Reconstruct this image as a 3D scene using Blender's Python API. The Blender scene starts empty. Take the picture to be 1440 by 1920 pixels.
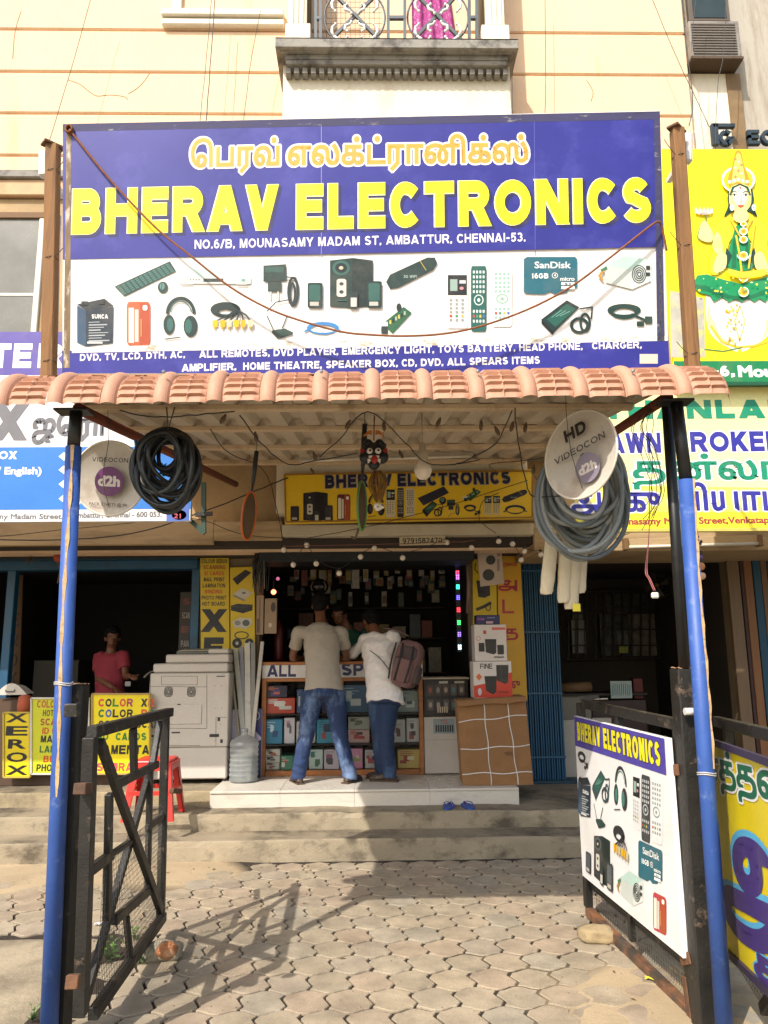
import bpy, bmesh, math, random
from mathutils import Vector, Matrix, noise
random.seed(7)
R = math.radians
S = bpy.context.scene
COL = S.collection
# ---------------------------------------------------------------- camera
PITCH, ROLL, YAW, FPX = 10.53, 0.55, 1.2, 1442.0
cd = bpy.data.cameras.new('camera'); cam = bpy.data.objects.new('camera', cd); COL.objects.link(cam)
cd.sensor_fit = 'VERTICAL'; cd.sensor_height = 36; cd.lens = 36*FPX/1920; cd.clip_end = 500; cd.clip_start = .05
CM = Matrix.Rotation(R(-YAW), 4, 'Z') @ Matrix.Rotation(R(90+PITCH), 4, 'X') @ Matrix.Rotation(R(-ROLL), 4, 'Z')
CM = Matrix.Translation((0, 0, 1.6)) @ CM
cam.matrix_world = CM
S.camera = cam
# ---------------------------------------------------------------- light
SUN = Vector((.54, .82, -1.0)).normalized()          # direction the light travels
w = bpy.data.worlds.new('World'); S.world = w; w.use_nodes = True
nt = w.node_tree; nt.nodes.clear()
sky = nt.nodes.new('ShaderNodeTexSky'); sky.sky_type = 'NISHITA'; sky.sun_disc = False
sky.sun_elevation = math.asin(-SUN.z); sky.sun_rotation = math.atan2(-SUN.x, -SUN.y)
sky.air_density = 1.3; sky.dust_density = 3.0; sky.ozone_density = 1.0
bg = nt.nodes.new('ShaderNodeBackground'); bg.inputs[1].default_value = .15
wo = nt.nodes.new('ShaderNodeOutputWorld'); nt.links.new(sky.outputs[0], bg.inputs[0]); nt.links.new(bg.outputs[0], wo.inputs[0])
sd = bpy.data.lights.new('sun', 'SUN'); sd.energy = 3.3; sd.angle = R(.55); sd.color = (1, .94, .86)
so = bpy.data.objects.new('sun', sd); COL.objects.link(so); so.rotation_euler = SUN.to_track_quat('-Z', 'Y').to_euler(); so.location = (-4, -6, 9)
S.view_settings.view_transform = 'Standard'; S.view_settings.look = 'None'; S.view_settings.exposure = 0.78; S.view_settings.gamma = 1
S.view_settings.use_curve_mapping = False
S.render.engine = 'CYCLES'
S.cycles.max_bounces = 6; S.cycles.transparent_max_bounces = 16; S.cycles.use_denoising = True

# ---------------------------------------------------------------- geometry from the camera's own rays
def ray(px, py):
    d = Vector(((px-720)/FPX, -(py-960)/FPX, -1.0))
    return (CM.to_3x3() @ d).normalized()
CO = Vector((0, 0, 1.6))
def at(px, py, Y):
    d = ray(px, py); return CO + d*(Y/d.y)
def atz(px, py, z):
    d = ray(px, py); return CO + d*((z-1.6)/d.z)
def V(*a): return Vector(a)

# ---------------------------------------------------------------- materials
def lin(h, k=1.0):
    if isinstance(h, str):
        h = h.lstrip('#'); c = [int(h[i:i+2], 16)/255 for i in (0, 2, 4)]
        c = [(x/12.92 if x <= .04045 else ((x+.055)/1.055)**2.4) for x in c]
    else: c = list(h)
    return tuple(x*k for x in c)
_mc = {}
def mat(name, col, rough=.6, metal=0, vary=.12, vscale=6, bump=0, bscale=60, dirt=None, dirt_amt=.0, dscale=3, stretch=(1, 1, 1), emit=0, trans=0, spec=.5, fine=.06, dcut=.5):
    if name in _mc: return _mc[name]
    m = bpy.data.materials.new(name); m.use_nodes = True; t = m.node_tree; N, L = t.nodes, t.links
    b = N['Principled BSDF']; c = lin(col)
    b.inputs['Roughness'].default_value = rough; b.inputs['Metallic'].default_value = metal
    b.inputs['Specular IOR Level'].default_value = spec
    tc = N.new('ShaderNodeTexCoord'); mp = N.new('ShaderNodeMapping'); mp.inputs['Scale'].default_value = stretch
    L.new(tc.outputs['Object'], mp.inputs[0])
    def noi(sc, det=5, ro=.6):
        n = N.new('ShaderNodeTexNoise'); n.inputs['Scale'].default_value = sc; n.inputs['Detail'].default_value = det; n.inputs['Roughness'].default_value = ro
        L.new(mp.outputs[0], n.inputs['Vector']); return n
    def mixc(fac, a, bb, mode='MIX'):
        x = N.new('ShaderNodeMix'); x.data_type = 'RGBA'; x.blend_type = mode
        for s, v in ((x.inputs[0], fac), (x.inputs[6], a), (x.inputs[7], bb)):
            if isinstance(v, (int, float)): s.default_value = v
            elif isinstance(v, tuple): s.default_value = (*v, 1)
            else: L.new(v, s)
        return x.outputs[2]
    def ramp(src, a, bb):
        r = N.new('ShaderNodeMapRange'); r.inputs[1].default_value = a; r.inputs[2].default_value = bb; L.new(src, r.inputs[0]); return r.outputs[0]
    n1 = noi(vscale)
    f = ramp(n1.outputs[0], .3, .7)
    lo = tuple(max(0, x*(1-vary)) for x in c); hi = tuple(min(.95, x*(1+vary)) for x in c)
    out = mixc(f, lo, hi)
    if fine:
        n2 = noi(vscale*22, 3); f2 = ramp(n2.outputs[0], .3, .7)
        out = mixc(f2, out, tuple(x*(1-fine*3) for x in c)) if False else mixc(fine*2, out, mixc(f2, (0.25,)*3, (1.,)*3), 'MULTIPLY')
    if dirt is not None:
        n3 = noi(dscale, 9, .68); f3 = ramp(n3.outputs[0], dcut, dcut+.16)
        x = N.new('ShaderNodeMath'); x.operation = 'MULTIPLY'; L.new(f3, x.inputs[0]); x.inputs[1].default_value = dirt_amt
        out = mixc(x.outputs[0], out, lin(dirt))
    L.new(out, b.inputs['Base Color'])
    if bump:
        nb = noi(bscale, 6); bp = N.new('ShaderNodeBump'); bp.inputs['Strength'].default_value = min(1, bump); bp.inputs['Distance'].default_value = .01
        L.new(nb.outputs[0], bp.inputs['Height']); L.new(bp.outputs[0], b.inputs['Normal'])
    rr = ramp(n1.outputs[0], .2, .8); rm = N.new('ShaderNodeMapRange'); L.new(rr, rm.inputs[0]); rm.inputs[3].default_value = max(.02, rough-.1); rm.inputs[4].default_value = min(1, rough+.12)
    L.new(rm.outputs[0], b.inputs['Roughness'])
    if emit:
        b.inputs['Emission Color'].default_value = (*c, 1); b.inputs['Emission Strength'].default_value = emit
    if trans: b.inputs['Transmission Weight'].default_value = trans
    _mc[name] = m; return m
def ink(h, k=.9, rough=.42):
    """flat print in one colour, weathered a little"""
    return mat('ink_%s_%g' % (h.lstrip('#'), k), lin(h, k), rough, vary=.07, vscale=5, fine=.04, dirt='#8f8470', dirt_amt=.13, dscale=4, dcut=.5)
def glassmat(name, tint=(1, 1, 1), gl=.10, rough=.03):
    if name in _mc: return _mc[name]
    m = bpy.data.materials.new(name); m.use_nodes = True; t = m.node_tree; N, L = t.nodes, t.links; N.clear()
    tr = N.new('ShaderNodeBsdfTransparent'); tr.inputs[0].default_value = (*tint, 1)
    g = N.new('ShaderNodeBsdfGlossy'); g.inputs['Roughness'].default_value = rough
    fr = N.new('ShaderNodeFresnel'); fr.inputs[0].default_value = 1.45
    ad = N.new('ShaderNodeMath'); ad.operation = 'ADD'; ad.inputs[1].default_value = gl-.04; L.new(fr.outputs[0], ad.inputs[0])
    mx = N.new('ShaderNodeMixShader'); L.new(ad.outputs[0], mx.inputs[0]); L.new(tr.outputs[0], mx.inputs[1]); L.new(g.outputs[0], mx.inputs[2])
    o = N.new('ShaderNodeOutputMaterial'); L.new(mx.outputs[0], o.inputs[0]); _mc[name] = m; return m

def milky(name, col, fac):
    m = glassmat(name, (.97, .98, .98), .1, .1); t = m.node_tree; N, L = t.nodes, t.links
    o = [n for n in N if n.type == 'OUTPUT_MATERIAL'][0]; src = o.inputs[0].links[0].from_socket
    d = N.new('ShaderNodeBsdfDiffuse'); d.inputs[0].default_value = (*lin(col), 1); tl = N.new('ShaderNodeBsdfTranslucent'); tl.inputs[0].default_value = (*lin(col), 1)
    a = N.new('ShaderNodeMixShader'); L.new(d.outputs[0], a.inputs[1]); L.new(tl.outputs[0], a.inputs[2]); x = N.new('ShaderNodeMixShader'); x.inputs[0].default_value = fac; L.new(src, x.inputs[1]); L.new(a.outputs[0], x.inputs[2]); L.new(x.outputs[0], o.inputs[0]); return m
# ---------------------------------------------------------------- mesh builder
ROOTM = {}
class MB:
    def __init__(s): s.v = []; s.f = []; s.m = []; s.sm = []; s.mats = []
    def mi(s, m):
        if m not in s.mats: s.mats.append(m)
        return s.mats.index(m)
    def add(s, vs, fs, m, smooth=False):
        k = len(s.v); s.v += [Vector(p) for p in vs]; i = s.mi(m)
        for f in fs: s.f.append([k+a for a in f]); s.m.append(i); s.sm.append(smooth)
        return s
    def box(s, x0, x1, y0, y1, z0, z1, m, c=0):
        return s.hexa([V(x, y, z) for z in (z0, z1) for (x, y) in ((x0, y0), (x1, y0), (x1, y1), (x0, y1))], m, c)
    def hexa(s, p, m, c=0):
        """p: bottom ring then top ring; c chamfer (absolute)"""
        F = [(0, 3, 2, 1), (4, 5, 6, 7), (0, 1, 5, 4), (1, 2, 6, 5), (2, 3, 7, 6), (3, 0, 4, 7)]
        p = [Vector(q) for q in p]
        if not c: return s.add(p, F, m)
        nb = {i: [] for i in range(8)}
        for a, b in ((0, 1), (1, 2), (2, 3), (3, 0), (4, 5), (5, 6), (6, 7), (7, 4), (0, 4), (1, 5), (2, 6), (3, 7)): nb[a].append(b); nb[b].append(a)
        vs = []; idx = {}
        for fi, f in enumerate(F):
            for k in range(4):
                a = f[k]; q = p[a].copy()
                for b in (f[k-1], f[(k+1) % 4]):
                    d = p[b]-p[a]; l = d.length
                    if l > 1e-6: q += d*(min(c, l*.3)/l)
                idx[(fi, a)] = len(vs); vs.append(q)
        fs = [tuple(idx[(fi, a)] for a in f) for fi, f in enumerate(F)]
        ed = {}
        for fi, f in enumerate(F):
            for k in range(4):
                a, b = f[k], f[(k+1) % 4]; ed.setdefault(tuple(sorted((a, b))), []).append((fi, a, b))
        for (e, l) in ed.items():
            (f1, a, b), (f2, c2, d2) = l
            fs.append((idx[(f1, b)], idx[(f1, a)], idx[(f2, a)], idx[(f2, b)]))
        for a in range(8):
            fl = [fi for fi, f in enumerate(F) if a in f]
            t = [idx[(fi, a)] for fi in fl]
            n = (vs[t[1]]-vs[t[0]]).cross(vs[t[2]]-vs[t[0]]); cen = sum(p, Vector())/8
            if n.dot(vs[t[0]]-cen) < 0: t.reverse()
            fs.append(tuple(t))
        return s.add(vs, fs, m)
    def bar(s, a, b, w, h, m, up=(0, 0, 1), c=0):
        a = Vector(a); b = Vector(b); d = (b-a).normalized(); up = Vector(up)
        if abs(d.dot(up)) > .95: up = V(0, 1, 0)
        x = d.cross(up).normalized()*(w/2); z = x.cross(d).normalized()*(h/2)
        return s.hexa([a-x-z, a+x-z, b+x-z, b-x-z, a-x+z, a+x+z, b+x+z, b-x+z], m, c)
    def tube(s, pts, r, m, n=8, cap=True, rs=None, smooth=True, flat=1.0, closed=False):
        pts = [Vector(p) for p in pts]; k = len(pts); vs = []; up = None
        for i, p in enumerate(pts):
            if closed: d = pts[(i+1) % k]-pts[i-1]
            else: d = pts[min(i+1, k-1)]-pts[max(i-1, 0)]
            if d.length < 1e-9: d = V(0, 0, 1)
            d.normalize()
            if up is None: up = V(0, 0, 1) if abs(d.z) < .9 else V(0, 1, 0)
            x = d.cross(up)
            if x.length < 1e-4: x = d.orthogonal()
            x.normalize(); y = x.cross(d).normalized(); up = y
            rr = rs[i] if rs else r
            for j in range(n):
                a = 2*math.pi*j/n; vs.append(p+x*(rr*math.cos(a))+y*(rr*flat*math.sin(a)))
        fs = []
        for i in range(k if closed else k-1):
            for j in range(n): a = i*n+j; b = i*n+(j+1) % n; i2 = (i+1) % k; fs.append((a, b, i2*n+(j+1) % n, i2*n+j))
        s.add(vs, fs, m, smooth)
        if cap and not closed:
            q = len(s.v)-len(vs); i = s.mi(m)
            s.f.append([q+j for j in range(n)][::-1]); s.m.append(i); s.sm.append(False)
            s.f.append([q+(k-1)*n+j for j in range(n)]); s.m.append(i); s.sm.append(False)
        return s
    def lathe(s, prof, o, m, n=20, axis=(0, 0, 1), smooth=True):
        o = Vector(o); ax = Vector(axis).normalized(); x = ax.orthogonal().normalized(); y = ax.cross(x); vs = []
        for (r, h) in prof:
            for j in range(n): a = 2*math.pi*j/n; vs.append(o+ax*h+x*(r*math.cos(a))+y*(r*math.sin(a)))
        fs = []
        for i in range(len(prof)-1):
            for j in range(n): fs.append((i*n+j, i*n+(j+1) % n, (i+1)*n+(j+1) % n, (i+1)*n+j))
        return s.add(vs, fs, m, smooth)
    def ball(s, o, r, m, n=12, sc=(1, 1, 1)):
        o = Vector(o); vs = []; fs = []; k = n//2
        for i in range(k+1):
            th = math.pi*i/k
            for j in range(n):
                a = 2*math.pi*j/n; vs.append(o+V(r*sc[0]*math.sin(th)*math.cos(a), r*sc[1]*math.sin(th)*math.sin(a), r*sc[2]*math.cos(th)))
        for i in range(k):
            for j in range(n): fs.append((i*n+j, (i+1)*n+j, (i+1)*n+(j+1) % n, i*n+(j+1) % n))
        return s.add(vs, fs, m, True)
    def grid(s, fn, nu, nv, m, smooth=True):
        vs = [fn(i/nu, j/nv) for j in range(nv+1) for i in range(nu+1)]
        fs = [(j*(nu+1)+i, j*(nu+1)+i+1, (j+1)*(nu+1)+i+1, (j+1)*(nu+1)+i) for j in range(nv) for i in range(nu)]
        return s.add(vs, fs, m, smooth)
    def build(s, name, parent=None, local=False, kind=None, clean=False):
        me = bpy.data.meshes.new(name); vs = s.v
        if parent is not None and not local:
            inv = wm(parent).inverted(); vs = [inv @ p for p in vs]
        me.from_pydata([tuple(p) for p in vs], [], s.f)
        for m in s.mats: me.materials.append(m)
        me.polygons.foreach_set('material_index', s.m); me.polygons.foreach_set('use_smooth', s.sm)
        if clean:
            bm = bmesh.new(); bm.from_mesh(me); bmesh.ops.remove_doubles(bm, verts=bm.verts, dist=1e-5); bm.to_mesh(me); bm.free()
        me.update()
        o = bpy.data.objects.new(name, me); COL.objects.link(o)
        if parent is not None: o.parent = parent; ROOTM[o] = wm(parent)
        else: ROOTM[o] = Matrix()
        if kind: o['kind'] = kind
        return o
def wm(o): return ROOTM.get(o, Matrix())
def tag(o, label, cat, group=None, kind=None):
    o['label'] = label; o['category'] = cat
    if group: o['group'] = group
    if kind: o['kind'] = kind
    return o
def thing(name, label, cat, loc=(0, 0, 0), rz=0, group=None):
    o = bpy.data.objects.new(name, None); COL.objects.link(o); o.empty_display_size = .1
    o.location = loc; o.rotation_euler = (0, 0, rz); ROOTM[o] = Matrix.Translation(loc) @ Matrix.Rotation(rz, 4, 'Z')
    return tag(o, label, cat, group)
def single(mb, name, label, cat, loc=None, group=None, kind=None):
    """a thing that is one mesh, its origin moved to loc"""
    o = mb.build(name)
    if loc is not None:
        o.data.transform(Matrix.Translation(-Vector(loc))); o.location = loc
    return tag(o, label, cat, group, kind)
def struct(mb, name, parent=None): 
    o = mb.build(name, parent); o['kind'] = 'structure'; return o
def dup(o, loc=None, rot=None, label=None, parent=None):
    c = o.copy(); COL.objects.link(c)
    if parent is not None: c.parent = parent
    if loc is not None: c.location = loc
    if rot is not None: c.rotation_euler = rot
    if label: c['label'] = label
    for ch in o.children: dup(ch, parent=c)
    return c
def catenary(a, b, sag, n=14, wob=0, seed=0):
    a = Vector(a); b = Vector(b); r = random.Random(seed); out = []
    for i in range(n+1):
        t = i/n; p = a.lerp(b, t); p.z -= sag*4*t*(1-t)
        if 0 < i < n and wob: p += V(r.uniform(-1, 1), r.uniform(-1, 1), r.uniform(-1, 1))*wob
        out.append(p)
    return out

def smooth(pts, k=4):
    out = []; P = [Vector(p) for p in pts]
    for i in range(len(P)-1):
        a = P[max(i-1, 0)]; b = P[i]; c = P[i+1]; d = P[min(i+2, len(P)-1)]
        for j in range(k):
            t = j/k; out.append(.5*((2*b)+(c-a)*t+(2*a-5*b+4*c-d)*t*t+(3*b-a-3*c+d)*t**3))
    out.append(P[-1]); return out
# ---------------------------------------------------------------- lettering
def arc(cx, cy, rx, ry, a0, a1, n=10):
    return [(cx+rx*math.cos(R(a0+(a1-a0)*i/n)), cy+ry*math.sin(R(a0+(a1-a0)*i/n))) for i in range(n+1)]
def _B(): return [[(0, 0), (0, 1)], [(0, 1), (.6, 1)]+arc(.6, .77, .32, .23, 90, -90)+[(0, .54)], [(0, .54), (.6, .54)]+arc(.62, .27, .38, .27, 90, -90)+[(0, 0)]]
_S = arc(.5, .735, .46, .265, 15, 200, 12)+arc(.5, .265, .5, .265, 75, -160, 14)
_S = arc(.5, .74, .44, .26, 25, 215, 10)+[(.35, .56), (.65, .46)]+arc(.5, .26, .5, .26, 30, -155, 12)
GL = {
 'A': (1.0, [[(0, 0), (.5, 1)], [(.5, 1), (1, 0)], [(.24, .2), (.76, .2)]]), 'B': (.86, _B()),
 'C': (.88, [[(x if x < .5 else min(1, .5+(x-.5)*1.28), y) for x, y in arc(.5, .5, .5, .5, 42, 318, 20)]]), 'D': (.9, [[(0, 0), (0, 1), (.45, 1)]+arc(.45, .5, .55, .5, 80, -80, 12)+[(.45, 0), (0, 0)]]),
 'E': (.78, [[(1, 1), (0, 1), (0, 0), (1, 0)], [(0, .52), (.92, .52)]]), 'F': (.74, [[(1, 1), (0, 1), (0, 0)], [(0, .5), (.88, .5)]]),
 'G': (.94, [arc(.5, .5, .5, .5, 45, 350, 20)+[(1, .44), (.55, .44)]]), 'H': (.86, [[(0, 0), (0, 1)], [(1, 0), (1, 1)], [(0, .52), (1, .52)]]),
 'I': (.24, [[(.5, 0), (.5, 1)]]), 'J': (.66, [[(1, 1), (1, .3)]+arc(.5, .3, .5, .3, 0, -180, 10)]),
 'K': (.9, [[(0, 0), (0, 1)], [(.95, 1), (.05, .36)], [(.35, .6), (1, 0)]]), 'L': (.74, [[(0, 1), (0, 0), (1, 0)]]),
 'M': (1.0, [[(0, 0), (0, 1)], [(1, 0), (1, 1)], [(.08, 1), (.5, 0)], [(.5, 0), (.92, 1)]]), 'N': (.88, [[(0, 0), (0, 1)], [(1, 0), (1, 1)], [(0.02, 1), (.98, 0)]]),
 'O': (.98, [arc(.5, .5, .5, .5, 0, 360, 26)]), 'P': (.82, [[(0, 0), (0, 1), (.6, 1)]+arc(.6, .72, .4, .28, 85, -85)+[(.6, .44), (0, .44)]]),
 'Q': (.98, [arc(.5, .5, .5, .5, 0, 360, 26), [(.6, .25), (1, -.03)]]), 'R': (.92, [[(0, 0), (0, 1)], [(0, 1), (.6, 1)]+arc(.6, .74, .36, .26, 85, -85)+[(.6, .48), (0, .48)], [(.55, .5), (1, 0)]]),
 'S': (.84, [_S]), 'T': (.84, [[(-.02, 1), (1.02, 1)], [(.5, 1), (.5, 0)]]), 'U': (.86, [[(0, 1), (0, .38)]+arc(.5, .38, .5, .38, 180, 360, 14)+[(1, 1)]]),
 'V': (.94, [[(0, 1), (.5, 0)], [(.5, 0), (1, 1)]]), 'W': (1.3, [[(0, 1), (.25, 0)], [(.25, 0), (.5, 1)], [(.5, 1), (.75, 0)], [(.75, 0), (1, 1)]]), 'X': (.9, [[(0, 0), (1, 1)], [(0, 1), (1, 0)]]),
 'Y': (.9, [[(0, 1), (.5, .4)], [(.5, .4), (1, 1)], [(.5, .45), (.5, 0)]]), 'Z': (.84, [[(0, 1), (1, 1)], [(1, 1), (0, 0)], [(0, 0), (1, 0)]]),
 '0': (.72, [arc(.5, .5, .5, .5, 0, 360, 22)]), '1': (.5, [[(.2, .78), (.7, 1), (.7, 0)]]), '2': (.72, [arc(.5, .7, .46, .3, 165, -25, 12)+[(0, 0), (1, 0)]]),
 '3': (.72, [arc(.45, .75, .48, .25, 150, -80, 12), arc(.45, .27, .53, .27, 80, -155, 12)]), '4': (.76, [[(.75, 0), (.75, 1)], [(.75, 1), (0, .3)], [(0, .22), (1, .22)]]),
 '5': (.72, [[(.95, 1), (.2, 1), (.1, .5)]+arc(.48, .32, .5, .32, 120, -150, 12)]), '6': (.72, [arc(.5, .3, .5, .3, 0, 360, 18), [(.02, .35)]+arc(.55, .55, .52, .45, 170, 60, 8)]),
 '7': (.7, [[(0, 1), (1, 1)], [(1, 1), (.3, 0)]]), '8': (.72, [arc(.5, .76, .44, .24, 0, 360, 18), arc(.5, .27, .5, .27, 0, 360, 18)]), '9': (.72, [arc(.5, .7, .5, .3, 0, 360, 18), [(.98, .65)]+arc(.45, .45, .52, .45, -10, -120, 8)]),
 '.': (.22, 'dot'), ',': (.22, 'comma'), '-': (.42, [[(0, .4), (1, .4)]]), '/': (.5, [[(0, 0), (1, 1)]]), ' ': (.34, []), ':': (.22, 'dot')}
def strokepoly(path, w):
    """thick polyline with mitred joints -> quads"""
    P = [Vector(p).to_2d() if len(p) == 3 else Vector(p) for p in path]; n = len(P); closed = (P[0]-P[-1]).length < 1e-6 and n > 3
    if closed: P = P[:-1]; n -= 1
    Ls, Rs = [], []
    for i in range(n):
        a = P[i-1] if (i or closed) else None; b = P[(i+1) % n] if (i < n-1 or closed) else None
        d1 = (P[i]-a).normalized() if a is not None else None; d2 = (b-P[i]).normalized() if b is not None else None
        if d1 is None: d1 = d2
        if d2 is None: d2 = d1
        nn = Vector((-d1.y-d2.y, d1.x+d2.x))
        if nn.length < .25: nn = Vector((-d1.y, d1.x))*1.0; k = 1
        else: nn.normalize(); k = min(2.2, 1/max(.3, nn.dot(Vector((-d1.y, d1.x)))))
        Ls.append(P[i]+nn*(w/2*k)); Rs.append(P[i]-nn*(w/2*k))
    vs = Ls+Rs; fs = [(i, n+i, n+(i+1) % n, (i+1) % n) for i in range(n if closed else n-1)]
    return vs, fs
def stroke_text(t, w=.2, grow=0, sp=.12, cond=1.0):
    """-> verts2d, faces, width ; cap height 1"""
    vs, fs = [], []; x = 0
    for ch in t:
        gw, paths = GL.get(ch, GL[' ']); gw = gw*cond + (.08*cond if ch in 'HNUO' and w > .22 else 0)
        if ch == 'I': gw = max(gw, w)
        if paths == 'dot' or paths == 'comma':
            q = w*1.1; lo = -.12 if paths == 'comma' else 0
            k = len(vs); vs += [Vector((x-grow, lo-grow)), Vector((x+q+grow, -grow)), Vector((x+q+grow, q+grow)), Vector((x-grow, q+grow))]; fs.append((k, k+1, k+2, k+3)); x += q+sp; continue
        for p in paths:
            pp = [p[0]]+[b for a, b in zip(p, p[1:]) if abs(a[0]-b[0])+abs(a[1]-b[1]) > 1e-4]
            iw = max(gw-w, .001) if ch != 'I' else 0.0
            diag = len(pp) == 2 and abs(pp[0][0]-pp[1][0]) > .02 and abs(pp[0][1]-pp[1][1]) > .02
            q2 = [Vector((x+w/2+(a*iw if ch != 'I' else (gw-w)/2), (b if diag and ch != '/' else w/2+b*(1-w)))) for a, b in pp]
            if (q2[0]-q2[-1]).length > 1e-6:
                for (i, j) in ((0, 1), (-1, -2)):
                    d = (q2[i]-q2[j]).normalized()
                    if diag: e = w if pp[i][1] in (0, 1) else -.0
                    else: e = w/2 if (abs(d.x) > .99 or abs(d.y) > .99) and ch not in 'CGS' else 0
                    q2[i] = q2[i]+d*(e+grow)
            a, b = strokepoly([tuple(v) for v in q2], w*(1.12 if diag and w > .18 else 1)+2*grow)
            for f in b:
                poly = [a[i] for i in f]
                for (sg, lim) in ((1, 1+grow), (-1, grow)):
                    out = []
                    for u0, u1 in zip(poly, poly[1:]+poly[:1]):
                        i0 = sg*u0.y <= lim+1e-6; i1 = sg*u1.y <= lim+1e-6
                        if i0: out.append(u0)
                        if i0 != i1: t_ = (lim-sg*u0.y)/(sg*u1.y-sg*u0.y); out.append(u0.lerp(u1, t_))
                    poly = out
                    if len(poly) < 3: break
                if len(poly) >= 3: k = len(vs); vs += poly; fs.append(tuple(range(k, k+len(poly))))
        x += gw+sp
    return vs, fs, max(x-sp, .01)
_fc = {}
def font_text(t, off=0.0, shear=0.0, res=3):
    key = (t, off, shear, res)
    if key in _fc: return _fc[key]
    c = bpy.data.curves.new('txt', 'FONT'); c.body = t; c.resolution_u = res; c.size = 1; c.shear = shear
    o = bpy.data.objects.new('txt', c); COL.objects.link(o); bpy.context.view_layer.update()
    me = bpy.data.meshes.new_from_object(o.evaluated_get(bpy.context.evaluated_depsgraph_get()))
    vs = [Vector((v.co.x, v.co.y)) for v in me.vertices]; fs = [tuple(p.vertices) for p in me.polygons]
    bpy.data.objects.remove(o); bpy.data.curves.remove(c); bpy.data.meshes.remove(me)
    if off:
        cnt = {}
        for f in fs:
            for a, b in zip(f, f[1:]+f[:1]): cnt[tuple(sorted((a, b)))] = cnt.get(tuple(sorted((a, b))), 0)+1
        for (a, b), n_ in cnt.items():
            if n_ != 1: continue
            d = vs[b]-vs[a]; l = d.length
            if l < 1e-6: continue
            d = d/l*off*.62; nn = Vector((-d.y, d.x))/.62; k = len(vs)
            vs += [vs[a]-d-nn, vs[b]+d-nn, vs[b]+d+nn, vs[a]-d+nn]; fs.append((k, k+1, k+2, k+3))
    _fc[key] = (vs, fs); return vs, fs

class Board:
    """a flat printed face: origin, right and up directions; print goes on by millimetres"""
    def __init__(s, o, r, u, root=None):
        s.o = Vector(o); s.r = Vector(r).normalized(); u = Vector(u); s.u = (u-s.r*u.dot(s.r)).normalized(); s.n = s.r.cross(s.u).normalized(); s.root = root
        if s.n.dot(s.o-CO) > 0: s.n = -s.n
    def px(s, x, y):
        d = ray(x, y); t = (s.o-CO).dot(s.n)/d.dot(s.n); return CO+d*t
    def uv(s, p): return Vector(((p-s.o).dot(s.r), (p-s.o).dot(s.u)))
    def p3(s, q, lv=1): return s.o+s.r*q[0]+s.u*q[1]+s.n*(.0012+lv*.00045)
    def put(s, mb, vs, fs, m, lv=1, jit=False):
        if jit:
            for i, f in enumerate(fs):
                mb.add([s.p3(vs[a], lv+(i % 13)*.07) for a in f], [tuple(range(len(f)))], m)
        else: mb.add([s.p3(v, lv) for v in vs], fs, m)
    def text(s, t, pl, pr, h, m, w=.2, lv=1, font='S', grow=0, off=.0, name='lettering', mb=None, cond=1.0, shear=0, fit=False, sp=.12, shift=(0, 0)):
        """baseline between two pixels, cap height in pixels at the left end"""
        o = s.uv(s.px(*pl)); e = s.uv(s.px(*pr)); tp = s.uv(s.px(pl[0], pl[1]-h)); H = abs(tp.y-o.y); ux = e-o
        if font == 'S': vs, fs, W = stroke_text(t, w, grow, sp, cond); x0 = 0; y0 = 0; hh = 1; jit = True
        else:
            vs, fs = font_text(t, off, shear); jit = True
            b0 = font_text(t, 0, shear)[0] if off else vs
            x0 = min(v.x for v in b0); W = max(v.x for v in b0)-x0
            if fit: y0 = min(v.y for v in b0); hh = max(v.y for v in b0)-y0
            else: y0 = 0; hh = .70
        q = [o+ux*((v.x-x0)/W)+Vector((0, H*(v.y-y0)/hh))+Vector(shift)*H for v in vs]
        own = mb is None
        if own: mb = MB()
        s.put(mb, q, fs, m, lv, jit)
        if own: return mb.build(name, s.root)
    def poly(s, mb, pts, m, lv=1):
        s.put(mb, [s.uv(s.px(*p)) for p in pts], [tuple(range(len(pts)))], m, lv)
    def rect(s, mb, x0, y0, x1, y1, m, lv=1): s.poly(mb, [(x0, y1), (x1, y1), (x1, y0), (x0, y0)], m, lv)
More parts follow.
